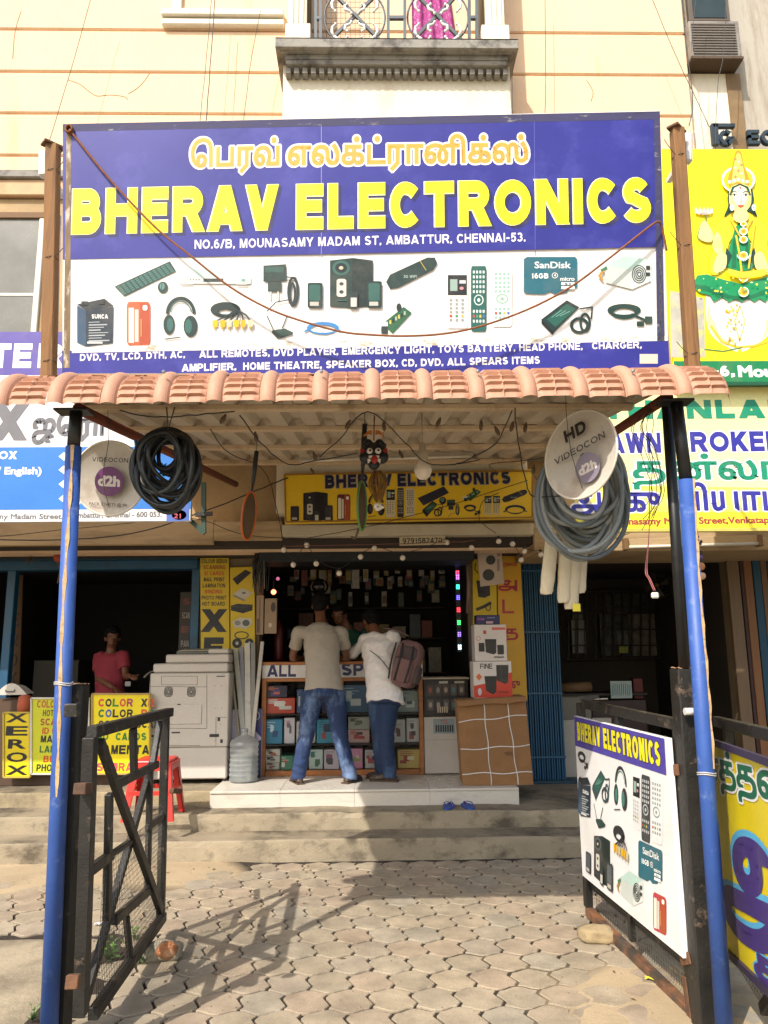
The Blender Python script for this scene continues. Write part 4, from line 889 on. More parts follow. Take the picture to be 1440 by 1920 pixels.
gp(SKc, [(556, 500), (575, 455), (632, 440), (692, 455), (712, 500), (712, 580), (690, 625), (655, 655), (615, 655), (580, 625), (556, 580)], False, 3); gp('#f6f2d0', [(590, 470), (632, 455), (670, 470), (680, 560), (632, 600), (590, 560)], False, 3); gp('#dcc870', [(690, 500), (712, 520), (708, 585), (680, 625), (690, 560)], False, 2)
gp('#1c4838', [(556, 520), (575, 460), (632, 436), (632, 448), (590, 470), (566, 530)], False); gp('#1c4838', [(712, 520), (692, 460), (632, 436), (632, 448), (676, 470), (704, 530)], False)
for x in (592, 674): gl('#4a4a34', [(x-22, 505), (x, 492), (x+22, 503)], 6); ge('#f8f6ec', x, 522, 20, 8); ge('#24342c', x, 522, 8, 8); gl('#3a3a2c', [(x-22, 521), (x, 512), (x+22, 521)], 4)
gl('#c8a850', [(638, 520), (644, 570), (626, 576)], 5); gp('#c8583c', [(612, 600), (636, 594), (662, 600), (636, 614)], False, 2); ge('#b83028', 632, 468, 6, 8)
gp(SKc, [(590, 640), (680, 640), (690, 700), (640, 730), (580, 700)], False, 2); gl('#e8b830', [(560, 690), (610, 790), (650, 860)], 12, True)
for i, (y, r) in enumerate(((735, 15), (790, 22), (850, 22), (965, 24), (1120, 28), (1225, 30))): ge('#e8ecd8', 655, y, r+8, r+6); ge('#f0b418', 655, y, r, r-2); ge('#d89010', 655, y, r*.5, r*.45)
gl('#e8c020', [(600, 820), (625, 960), (650, 1160)], 14); gl('#e8c020', [(735, 720), (712, 900), (690, 1060)], 12)
for i in range(9): ge('#c8dce0', 610+11*i, 1000-28*math.sin(i/8*3.14)*-1-30, 5, 12, False, 8)
gp('#e8c828', [(540, 1060), (640, 1085), (820, 1062), (810, 1110), (640, 1130), (550, 1105)], False)
for i in range(40): a = rg_.uniform(320, 960); ge(rg_.choice(['#e8e450', '#c8e8b8', '#f0d840', '#3aa860']), a, 1150+rg_.uniform(-20, 90), rg_.uniform(4, 12), rg_.uniform(4, 9), False, 7)
for x in (566, 722): ge('#e4e8d8', x, 625, 16, 24); ge('#88a898', x, 625, 6, 9)
P.done('printed_figure')
m = MB(); m2 = mat('shaded_sign_patch', lin('#a89a88', .8), .6, vary=.2)
GS.poly(m, [(1258, 670), (1322, 670), (1320, 560), (1256, 545)], mat('faded_sign_patch', lin('#b4b0a0', .85), .6, vary=.2, vscale=5, dirt='#d8cc30', dirt_amt=.9, dscale=6, dcut=.52), 1.5); m.build('faded_patch', GS.root)
Y8 = 6.0
pz0 = W(1250, 991, Y8).z; pz1 = W(1400, 722, Y8).z
PS = vb('pawn_broker_sign', 'pale yellow pawn broker sign with green and navy lettering behind the right poles', 'shop sign', W(1078, 950, Y8).x, W(1078, 950, Y8).x+2.9, pz0, pz1, Y8, .05, mat('sign_pale_yellow', lin('#efe9a4', .95), .42, vary=.04, vscale=1.5))
m = MB(); PS.put(m, [(0, 0), (2.9, 0), (2.9, .30), (0, .36)], [(0, 1, 2, 3)], ink('#f0e060', .95), 1); PS.put(m, [(0, 0), (2.9, 0), (2.9, .12), (0, .14)], [(0, 1, 2, 3)], ink('#f2e430', .95), 1.6); m.build('yellow_wash', PS.root)
GRN = ink('#0c8a66', .9); NAV = ink('#2f2c96', .9); OUT = ink('#f4f0ec', .95)
PS.text('THANLAL', (1130, 786), (1478, 784), 35, GRN, w=.27, lv=2, sp=.16)
for (t, x0, x1, y, h, c_, fnt) in (('PAWN', 1118, 1240, 851, 38, NAV, 'S'), ('BROKER', 1262, 1470, 848, 38, NAV, 'S')):
    PS.text(t, (x0, y), (x1, y-2), h, OUT, w=.3, lv=2, grow=.05, name='letter_outline'); PS.text(t, (x0, y), (x1, y-2), h, c_, w=.25, lv=3.2)
for (t, x0, x1, y, h, c_) in (('தன்லால்', 1188, 1548, 898, 40, GRN), ('அடகு', 1072, 1238, 958, 42, NAV), ('வியாபாரம்', 1256, 1600, 956, 42, NAV)):
    PS.text(t, (x0, y), (x1, y), h, OUT, lv=2, font='B', off=.07, name='tamil_outline'); PS.text(t, (x0+1, y), (x1-1, y), h, c_, lv=3.6, font='B', off=.03)
PS.text('Mounasamy Madam Street,Venkatapuram', (1142, 984), (1484, 980), 12, ink('#a8423a', .9), lv=2, font='B', off=.04)
m = MB(); m.box(W(1078, 950, Y8).x-.02, W(1078, 950, Y8).x+2.9, Y8-.01, Y8+.04, pz0-.025, pz0-.002, mat('sign_edge_yellow', lin('#d8c860', .8), .5)); m.box(W(1200, 720, Y8).x, W(1200, 720, Y8).x+2.5, Y8-.03, Y8+.04, pz1+.002, pz1+.03, STAINED); m.build('frame', PS.root)
# ---------------------------------------------------------------- inner yellow sign
YI = 6.93
IS = mkboard('inner_shop_sign', 'long dark yellow shop sign under the canopy with navy capitals and product pictures', 'shop sign', W(532, 888, YI), W(1000, 880, YI), W(1000, 972, YI), W(534, 982, YI), .05, mat('inner_sign_yellow', lin('#e6c020', .95), .4, vary=.08, vscale=2))
frame4(IS, [(534, 890), (998, 883), (998, 970), (536, 979)], .014, .012, mat('brass_sign_frame', lin('#a87a28', .8), .5))
for (t, x0, x1, y) in (('BHERAV', 610, 735, 916), ('ELECTRONICS', 746, 957, 912)):
    IS.text(t, (x0, y), (x1, y-5), 25, ink('#9c9aa0', .8), w=.3, lv=1.6, grow=.05, sp=.16, name='letter_outline'); IS.text(t, (x0, y), (x1, y-5), 25, ink('#14123c', .8), w=.26, lv=2.6, sp=.18)
for (fn, q, nm, a) in ((pk_speaker, (545, 922, 624, 977), 'printed_speaker_set', ('#12101c', '#2a2434', True)), (pk_lantern, (632, 927, 657, 976), 'printed_lantern', ('#5c1426',)), (pk_headset, (688, 925, 722, 968), 'printed_headphones', ('#15131c', '#3a3444')),
    (pk_brick, (792, 938, 830, 968), 'printed_power_brick', ('#14121c',)), (pk_adapter, (838, 936, 862, 968), 'printed_charger', ('#14121c',)), (pk_cord, (870, 944, 902, 966), 'printed_power_cord', ('#14121c',)), (pk_dongle, (941, 918, 989, 942), 'printed_dongle', ('#14121c',)), (pk_ring, (944, 944, 988, 966), 'printed_cable', ('#14121c',)), (pk_mouse, (822, 931, 838, 945), 'printed_mouse', ('#1a1828',)), (pk_pcb, (868, 915, 902, 940), 'printed_circuit_board', ())):
    P = Pic(IS, q); fn(P, *a); P.done(nm)
P = Pic(IS, [(783, 934), (832, 912), (842, 924), (794, 948)]); P.rect('#17152a', 0, 0, 1, 1); 
for r in range(4):
    for c in range(11): P.rect('#2f2d48', .04+c*.085, .1+r*.22, .1+c*.085, .24+r*.22, False)
P.done('printed_keyboard')
for q, b, k, ac in (((724, 918, 741, 970), '#d8cdb0', '#8a8478', True), ((745, 915, 757, 970), '#2a2830', '#a8a4a0', False), ((761, 916, 777, 969), '#cfc6ae', '#6a6670', False), ((908, 930, 922, 966), '#d0c090', '#8a7a50', True), ((924, 930, 938, 966), '#d0c090', '#8a7a50', True)):
    P = Pic(IS, q); pk_remote(P, b, k, ac); P.done('printed_remote')
# number plate
NP = mkboard('number_plate', 'small cream plate with a phone number above the shop opening', 'sign', W(749, 1006, 7.07), W(835, 1004, 7.07), W(835, 1021, 7.07), W(749, 1023, 7.07), .015, mat('cream_plate', lin('#cfc0a0', .8), .5))
NP.text('9791582470', (755, 1019), (829, 1018), 10, ink('#16141c', .8), w=.17, lv=1)
# ---------------------------------------------------------------- vertical yellow signs on the left pillar
YV = 8.1
L1 = mkboard('photocopy_price_sign', 'tall yellow sign listing photocopy services above a giant letter X on the left pillar', 'sign', W(375, 1040, YV), W(429, 1042, YV), W(431, 1290, YV), W(377, 1290, YV), .03, mat('pillar_sign_yellow', lin('#d6b818', .95), .45, vary=.06))
for i, (t, c_, x0, x1) in enumerate((('COLOUR XEROX', '#20202c', 378, 426), ('SCANNING', '#9c3a1c', 381, 423), ('ID CARDS', '#c8401c', 383, 420), ('MAIL PRINT', '#20202c', 382, 421), ('LAMINATION', '#20202c', 380, 422), ('BINDING', '#c8501c', 384, 417), ('PHOTO PRINT', '#20202c', 378, 424), ('HOT BOARD', '#20202c', 379, 422))):
    y = 1056+i*11.4; L1.text(t, (x0, y), (x1, y), 7.5, ink(c_, .9), w=.2, lv=1, sp=.14)
L1.text('X', (378, 1185), (423, 1185), 43, ink('#12121e', .9), w=.25, lv=1); L1.text('E', (381, 1240), (418, 1240), 45, ink('#12121e', .9), w=.28, lv=1)
L2 = mkboard('product_picture_sign', 'narrow yellow strip with gadget pictures beside the tall photocopy sign', 'sign', W(431, 1064, YV), W(477, 1062, YV), W(479, 1290, YV), W(433, 1290, YV), .03, mat('pillar_sign_yellow', None) if 0 else _mc['pillar_sign_yellow'])
P = Pic(L2, (436, 1068, 471, 1097)); P.poly('#151320', [(0, .6), (.7, 0), (1, .2), (.25, 1)]); P.line('#33303e', [(.1, .65), (.75, .12)], .03); P.done('printed_gadget')
P = Pic(L2, (437, 1100, 474, 1128)); P.poly('#c9c4b4', [(0, .5), (.45, .1), (1, .4), (.6, .85)]); P.poly('#8f8b80', [(0, .5), (.6, .85), (.58, 1), (.02, .66)]); P.ell('#5a5850', .55, .42, .1, .06); P.done('printed_gadget')
P = Pic(L2, (433, 1132, 474, 1150)); P.poly('#15131c', [(0, .2), (.3, 0), (1, .1), (.98, .7), (.55, 1), (0, .7)]); P.line('#3f3c46', [(0, .25), (.6, .4), (1, .15)], .02); P.done('printed_gadget')
P = Pic(L2, (434, 1156, 473, 1180)); P.poly('#c8c4b8', [(.05, .4), (.4, .1), (.95, .15), (1, .5), (.7, .95), (.15, .85)]); P.ell('#5a5c58', .7, .5, .18, .25); P.ell('#8f8c84', .3, .5, .15, .2); P.done('printed_gadget')
P = Pic(L2, (434, 1183, 476, 1216)); P.loop('#15131c', .45, .25, .3, .2, .05); P.ell('#15131c', .25, .7, .22, .28); P.ell('#b8b4ac', .25, .7, .07, .1); P.ell('#15131c', .8, .7, .2, .28); P.ell('#b8b4ac', .8, .7, .06, .1); P.done('printed_gadget')
# right pillar signs
R1 = mkboard('gadget_strip_sign', 'narrow yellow gadget strip on the right side of the shop opening behind the hanging panels', 'sign', W(886, 1015, YV), W(930, 1013, YV), W(934, 1308, YV), W(888, 1308, YV), .03, _mc['pillar_sign_yellow'])
P = Pic(R1, (893, 1088, 919, 1121)); P.poly('#12101a', [(0, 0), (.95, .1), (1, .85), (.6, 1), (.15, .95)]); P.poly('#34303c', [(.1, .1), (.9, .18), (.92, .6), (.15, .6)]); P.done('printed_gadget')
P = Pic(R1, (893, 1128, 921, 1147)); P.line('#12101a', [(0, .8), (.5, .5), (1, .1)], .2); P.loop('#12101a', .8, .55, .15, .35, .06); P.done('printed_gadget')
P = Pic(R1, (888, 1038, 900, 1075)); P.ell('#12101a', .5, .15, .5, .15); P.line('#12101a', [(.3, .5), (.2, .8), (.7, 1)], .15); P.done('printed_gadget')
R2 = mkboard('pawn_strip_sign', 'tall orange yellow strip with red Tamil letters beside the teal folding gate', 'sign', W(932, 1011, YV), W(974, 1010, YV), W(989, 1312, YV), W(936, 1312, YV), .03, mat('strip_sign_orange', lin('#d9a418', .95), .45, vary=.08, vscale=3, dirt='#a8741a', dirt_amt=.3))
RED = ink('#b42030', .9)
for (t, x0, x1, y, h, f) in (('அ', 935, 969, 1104, 20, 'B'), ('த', 946, 971, 1195, 20, 'B'), ('கு', 955, 975, 1290, 16, 'B')): R2.text(t, (x0, y), (x1, y), h, RED, lv=1, font=f, off=.03)
R2.text('L', (942, 1150), (964, 1150), 26, RED, w=.16, lv=1); R2.text('ரத்னலால்', (944, 1061), (970, 1061), 7, RED, lv=1, font='B', off=.03)
# ---------------------------------------------------------------- placards on the left
YPp = 7.65
def placard(name, label, x0, y0, x1, y1, face, Y=YPp, rim='#d8d4cc', th=.04, group=None):
    bd = mkboard(name, label, 'placard', W(x0, y0, Y), W(x1, y0, Y), W(x1, y1, Y), W(x0, y1, Y), th, face, group=group); frame4(bd, [(x0+1, y0+1), (x1-1, y0+1), (x1-1, y1-1), (x0+1, y1-1)], .015, .014, mat('placard_rim_%s' % rim[1:], lin(rim, .8), .5)); return bd
YG1 = mat('placard_yellow', lin('#dcc400', .95), .42, vary=.05); YG2 = mat('placard_lime', lin('#c6c81c', .95), .42, vary=.05)
p1 = placard('xerox_placard', 'narrow yellow placard with five stacked serif capitals at the far left', 6, 1335, 57, 1458, YG1, rim='#c8b040')
for i, ch in enumerate('XEROX'): p1.text(ch, (13 if i != 2 else 16, 1354+i*24.6), (49 if i != 2 else 46, 1354+i*24.6), 17, ink('#141414', .9), font='B', off=.028, lv=1)
p2 = placard('colour_copy_placard', 'lime yellow placard of coloured service words left of the blue pole', 58, 1308, 168, 1452, YG2)
for (t, x0, y, x1, h, c_) in (('COLOUR XEROX', 69, 1327, 190, 14, '#b8602c'), ('HOT LAMINATION', 80, 1343, 190, 12, '#6a4a20'), ('SCANNING', 75, 1360, 150, 13, '#a83a20'), ('ID CARDS', 79, 1376, 145, 12, '#c8401c'), ('MAIL PRINT', 76, 1392, 160, 13, '#20301c'), ('LAMINATION', 74, 1411, 165, 13, '#2c6a30'), ('BINDING', 81, 1429, 150, 12, '#c8401c'), ('PHOTO PRINT', 68, 1446, 165, 13, '#26261c')):
    p2.text(t, (x0, y), (min(x1, 166), y), h, ink(c_, .9), w=.19, lv=1, cond=.8)
P = Pic(p2, (60, 1310, 70, 1330))
p3 = placard('colour_print_placard', 'bright yellow placard of large multicoloured capitals beside the copier', 172, 1300, 282, 1452, mat('placard_bright_yellow', lin('#f0dc00', .95), .42, vary=.04), rim='#b89a60')
def colour_text(bd, t, x0, x1, y, h, cols):
    n = len(t); 
    for i, ch in enumerate(t):
        if ch == ' ': continue
        a = x0+(x1-x0)*i/n; bd.text(ch, (a+1, y), (a+(x1-x0)/n-1, y), h, ink(cols[i % len(cols)], .9), w=.24, lv=1)
colour_text(p3, 'COLOR XE', 183, 290, 1325, 15, ['#d8502c', '#1c1c14', '#2c8a3a', '#d8502c', '#a83a5a', '#c83030', '#1c1c14'])
colour_text(p3, 'COLOR PR', 183, 290, 1345, 15, ['#1c7a30', '#2a5ac0', '#1c1c14', '#1c1c14', '#1c1c14', '#c83030', '#d8502c'])
colour_text(p3, 'COLOR SCAN', 183, 300, 1365, 14, ['#1c1c14']); colour_text(p3, 'ID CARDS', 180, 275, 1388, 14, ['#1c7a30', '#2a8a3a']); colour_text(p3, 'LAMENTA', 178, 280, 1414, 17, ['#1c1c14']); colour_text(p3, 'SPIRAL', 180, 262, 1446, 16, ['#c85a5a', '#b85a3c'])
for b_, x_ in ((p3, 279),): pass
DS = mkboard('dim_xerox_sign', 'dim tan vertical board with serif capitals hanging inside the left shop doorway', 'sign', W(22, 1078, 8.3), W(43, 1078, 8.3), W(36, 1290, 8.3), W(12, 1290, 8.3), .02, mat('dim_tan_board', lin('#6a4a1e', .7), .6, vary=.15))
for i, (ch, y) in enumerate(zip('XEROX', (1135, 1174, 1212, 1250, 1284))): DS.text(ch, (20-i*1.5, y), (36-i*1.5, y), 24, ink('#0c0a08', .8), lv=1, w=.14)
# ================================================================ canopy
TILE = mat('terracotta_roof_sheet', lin('#c08e72', .85), .65, vary=.1, vscale=3, bump=.15, dirt='#8f6a54', dirt_amt=.6, dscale=5, dcut=.5)
ASB = mat('dusty_corrugated_sheet', lin('#c6b8a4', .9), .8, vary=.1, vscale=2, bump=.1, dirt='#8a6c52', dirt_amt=.6, dscale=2, dcut=.55)
PUR = mat('dusty_purlin', lin('#d0b898', .95), .75, vary=.15, vscale=5, dirt='#6a5038', dirt_amt=.6, dscale=5)
BLK = mat('black_steel', lin('#17181a', .9), .45, vary=.3, vscale=6, dirt='#4c4038', dirt_amt=.45, dscale=7, dcut=.55)
CN = thing('canopy', 'shop canopy with a terracotta ribbed front edge over corrugated sheets on rusty rafters', 'canopy', (0, 3.6, 2.7))
ba = W(6, 762, 3.3); bb = W(1358, 742, 3.3); n_t = 14
tl_, tr_ = W(28, 700, 3.72), W(1345, 682, 3.72)
x0_, x1_ = (ba.x+tl_.x)/2+.03, (bb.x+tr_.x)/2-.07; zl0, zl1 = ba.z, bb.z
wid = (x1_-x0_)/n_t
def tile_fn(side=0):
    def f(u, v):
        th = v*math.pi*.5; x = u*wid; q = u
        # lower part steep, crown gently back
        Yc = .30*(1-math.cos(th)) ; Z = .205*math.sin(th)
        ribw = .31; rb = 0
        if q < ribw: rb = .03*math.sin(math.pi*q/ribw)**.55
        else:
            k = (q-ribw)/(1-ribw); edge = min(1, k/.12, (1-k)/.12)
            ph = (v*8.0+(.22*max(0, 1-min(k, 1-k)/.16))) % 1.0
            rb = .019*edge*(1-ph)+.001
            if abs(k-.5) < .03: rb = .018
        n = V(0, -math.cos(th)*.9, math.sin(th)*.9+.1)
        return V(x, Yc, Z)+n*rb
    return f
tm = None
for i in range(n_t):
    if tm is None:
        mb = MB(); mb.grid(tile_fn(), 32, 72, TILE, True)
        o = mb.build('roof_tile_panel', CN, local=True); tm = o.data
        o.data.polygons.foreach_set('use_smooth', [False]*len(o.data.polygons))
    else: o = bpy.data.objects.new('roof_tile_panel', tm); COL.objects.link(o); o.parent = CN
    t = i/n_t; sc = 1
    o.location = (x0_+wid*i, 3.3-3.6+.004*((i*7) % 3), zl0+(zl1-zl0)*t-2.7+.003*((i*5) % 3)); o.rotation_euler = (0, -math.atan2(zl1-zl0, x1_-x0_), 0)
mb = MB(); mb.grid(lambda u, v: V(x1_+.002, 3.3+.30*(1-math.cos(v*1.57))+.034*u*0, zl1+.205*math.sin(v*1.57)-.06*u), 2, 16, TILE); 
for i in range(4): p = V(x0_+wid*(3.18+3*i), 3.33, zl0+.16); mb.lathe([(0, 0), (.008, .002), (.009, .01), (0, .014)], p+V(0, -.02, 0), mat('screw_metal', (.4, .4, .42), .4, metal=.8), 8, axis=(0, -1, .2))
mb.build('edge_trim', CN)
# corrugated sheets: under side seen from below
def cz(y): return 2.85+.149*(y-3.45)
cx0, cx1 = -1.52, 1.44
for k in range(3):
    a = cx0+(cx1-cx0)*k/3-.03; b = cx0+(cx1-cx0)*(k+1)/3+.03
    mb = MB(); n = 60
    def f(u, v, a=a, b=b, k=k):
        x = a+(b-a)*u; p = (x/.2) % 1; h = (0 if p < .48 else (p-.48)/.1 if p < .58 else 1 if p < .90 else (1-p)/.1)*.045
        y = 3.42+3.75*v; return V(x, y, cz(y)+h+.003*k)
    mb.grid(f, n, 12, ASB, False); mb.build('roof_sheet', CN)
for (y, w_, h_) in ((3.98, .05, .03), (4.75, .05, .03), (5.7, .05, .035), (6.8, .06, .04)):
    MB().box(cx0-.0, cx1+.0, y-w_/2, y+w_/2, cz(y)-h_-.002, cz(y)-.002, PUR, .004).build('purlin', CN)
RED_ = mat('rust_red_steel', lin('#7c3a20', .8), .7, vary=.3, vscale=8, dirt='#3a2418', dirt_amt=.7, dscale=8)
for (A_, B_) in ((W(146, 766, 3.55), W(442, 908, 7.05)), (W(1252, 744, 3.55), W(1022, 895, 7.05))): mb = MB(); mb.tube([A_, B_], .028, RED_, 10); mb.build('rafter', CN)
MB().bar(W(148, 772, 3.5)+V(-.05, 0, .075), W(1245, 752, 3.5)+V(.1, 0, .075), .05, .04, BLK).build('front_beam', CN)
# rolled cloth / battens at the back: tube lights
TUBE = mat('white_tube_light', lin('#e4dccb', .8), .35); HOLD = mat('batten_paint', lin('#cfc4b0', .75), .5)
for (a, b, y, nm) in ((560, 682, 6.25, 'white tube light under the canopy to the left of the demon mask'), (706, 886, 6.25, 'white tube light under the canopy behind the hanging bulb')):
    A = W(a, 862 if a < 600 else 858, y); Bq = W(b, 858 if a < 600 else 853, y); t = thing('tube_light', nm, 'light', (A+Bq)/2, 0, 'tube lights under the canopy')
    MB().bar(A, Bq, .05, .035, HOLD, c=.004).build('batten', t); MB().tube([A+V(.03, -.03, -.018), Bq+V(-.03, -.03, -.018)], .013, TUBE, 10).build('tube', t)
# ================================================================ poles and posts
BP = mat('blue_pole_paint', lin('#3458a2', .85), .5, vary=.14, vscale=5, bump=.1, dirt='#7c8cb0', dirt_amt=.55, dscale=16, dcut=.58)
STR = mat('peeled_tape', lin('#c9a878', .85), .8, vary=.2, vscale=20, dirt='#7a5c40', dirt_amt=.7, dscale=30)
def pole(name, label, top, mid, bot, Yt, r, tape_to, seed, tx):
    T = W(*top, Yt); M_ = W(*mid, Yt); Bt = W(*bot, Yt); d = (Bt-M_).normalized(); Gd = Bt+d*((Bt.z+.02)/-d.z) if Bt.z > -.02 else Bt
    p = thing(name, label, 'pole', (Gd.x, Gd.y, 0), 0, 'blue poles carrying the canopy front')
    MB().tube([Gd, M_], r, BP, 18).build('blue_shaft', p)
    MB().tube([M_, T], r*.82, BLK, 16).build('black_upper_shaft', p)
    MB().box(T.x-.09, T.x+.07, T.y-.05, T.y+.05, T.z-.012, T.z, BLK, .003).build('top_plate', p)
    rr = random.Random(seed); mb = MB(); pts = []
    for i in range(26):
        t = i/25; q = M_.lerp(W(*tape_to, Yt), t) if True else None; an = -math.pi/2+tx+.12*math.sin(t*7+seed)
        pts.append(q+V(math.cos(an)*(r+.0015), math.sin(an)*(r+.0015), 0))
    for i in range(25):
        wv = .006+.0035*math.sin(i*1.9+seed)+.0012*rr.random(); wn = .006+.0035*math.sin((i+1)*1.9+seed)
        mb.add([pts[i]+V(-wv, 0, 0), pts[i]+V(wv, .0005, 0), pts[i+1]+V(wn, .0005, 0), pts[i+1]+V(-wn, 0, 0)], [(0, 1, 2, 3)], STR)
    mb.build('tape_strip', p)
    mb = MB(); 
    for t in ((.42,) if seed == 1 else (.55,)):
        c = M_.lerp(Gd, t)
        for k in range(2): mb.tube([c+V((r+.003)*math.cos(j/12*6.283), (r+.003)*math.sin(j/12*6.283), .008*k+.004*math.sin(j)) for j in range(12)], .003, mat('plastic_tie', lin('#c8c4c0', .8), .4), 5, closed=True)
    mb.build('tie_band', p)
    return p
pole('canopy_pole', 'blue painted pole with a black top at the left front corner of the canopy', (143, 770), (138, 838), (92, 1925), 3.52, .036, (108, 1492), 1, .12)
pole('canopy_pole', 'blue pole with a black top in front of the yellow board at the right', (1268, 752), (1286, 900), (1358, 1925), 3.52, .036, (1324, 1440), 2, .55)
# thin black pole standing in the right gate post
T = W(1250, 752, 3.66); Bm = W(1284, 1262, 3.66); s_ = MB(); s_.tube([Bm, T], .026, BLK, 14)
single(s_, 'black_pole', 'slim black pole rising from the right gate post to the canopy', 'pole', Bm)
# gate posts
def gpost(label, tp, bt, Yt, w_, top_rough):
    T = W(*tp, Yt); Bq = W(*bt, Yt); d = (Bq-T).normalized(); G_ = T+d*((T.z+.02)/-d.z); p = thing('gate_post', label, 'post', (G_.x, G_.y, 0), 0, 'black gate posts')
    MB().bar(G_, T, w_, w_, BLACKM, up=(0, 1, 0), c=.006).build('post_shaft', p)
    mb = MB(); cc = mat('crumbled_cement', lin('#b08a68', .8), .9, vary=.3, vscale=20); rr = random.Random(4)
    mb.grid(lambda u, v: V(T.x-w_/2*.96+w_*.96*u, T.y-w_/2*.96+w_*.96*v, T.z+.004+.009*noise.noise(V(u*4, v*4, tp[0]))), 8, 8, cc); mb.build('cement_cap', p); return p, T, G_
gpost('thick black gate post with a crumbling cement top, behind the left blue pole', (142, 1284), (106, 1925), 3.62, .098, 1)
gpost('thick black gate post with a broken top beside the white product board', (1284, 1254), (1328, 1925), 3.66, .108, 1)
# small hardware on the right post
hw = MB(); a = W(1290, 1333, 3.6); hw.tube([a+V(-.03, -.035, 0), a+V(.04, -.03, 0)], .016, PIPE, 8); single(hw, 'pipe_stub', 'short white plastic pipe stub fixed to the right black gate post', 'pipe', a)
# ================================================================ left gate
nA = W(172, 1640, 3.62); gx0 = -1.235-.0; 
Gn = atz(172, 1375, 1.257); 
pA = W(174, 1910, 3.64); pB = W(308, 1718, 4.93)
LGo = V(pA.x, pA.y, .08); LGd = V(pB.x-pA.x, pB.y-pA.y, 0)
LG = thing('gate', 'open black metal gate on the left with crossed bars and lower wire mesh', 'gate', (pA.x, pA.y, 0))
LB = Board(LGo, LGd, (0, 0, 1), LG)
def Lg(x, y): return LB.px(x/2.823, 1240+y/2.823)
def gbar(nm, x0, y0, x1, y1, w_, dep=.03, m_=None, off=0): a, b = Lg(x0, y0), Lg(x1, y1); MB().bar(a+LB.n*off, b+LB.n*off, w_, dep, m_ or BLACKM, up=LB.n, c=.003).build(nm, LG)
gbar('gate_frame', 485, 375, 900, 268, .05, .045); gbar('gate_frame', 876, 285, 850, 1345, .042, .045); gbar('gate_frame', 492, 1868, 862, 1352, .05, .045); gbar('gate_frame', 478, 400, 428, 1870, .062, .05)
gbar('diagonal_bar', 515, 430, 840, 1320, .05, .03, off=.012); gbar('diagonal_bar', 850, 320, 812, 545, .045, .03, off=-.004); gbar('diagonal_bar', 820, 540, 470, 1800, .045, .03, off=-.016)
gbar('cross_rail', 612, 655, 830, 545, .04); gbar('cross_rail', 480, 1105, 592, 1022, .045); gbar('cross_rail', 592, 1020, 690, 952, .022); gbar('cross_rail', 780, 880, 872, 812, .03); gbar('cross_rail', 606, 1370, 795, 1205, .045)
gbar('upright_bar', 704, 352, 710, 590, .05); gbar('upright_bar', 578, 700, 566, 1365, .045); gbar('upright_bar', 795, 580, 780, 1200, .035); gbar('upright_bar', 668, 1350, 690, 1590, .025)
gbar('latch', 890, 685, 935, 688, .03, .03, RUST, .02); gbar('hinge', 385, 255, 372, 262, .05, .05); gbar('hinge', 420, 675, 465, 670, .045, .05, RUST); gbar('hinge', 378, 1700, 395, 1690, .05, .05, RUST)
mb = MB(); e0 = LB.uv(Lg(478, 1120)); e1 = LB.uv(Lg(860, 1350)); b0_, h0_ = e0.x, e1.x
WI = mat('dusty_wire', lin('#7a7468', .6), .5, metal=.3)
zt_ = LB.uv(Lg(480, 1105)).y; L_w = e1.x-.0
x = .03
while x < L_w: mb.tube([LB.p3((x, .03), 0), LB.p3((x, zt_), 0)], .0013, WI, 3); x += .026
y = .03
while y < zt_: mb.tube([LB.p3((.03, y), -2), LB.p3((L_w, y), -2)], .0013, WI, 3); y += .026
o = mb.build('wire_mesh', LG); o['kind'] = 'stuff'
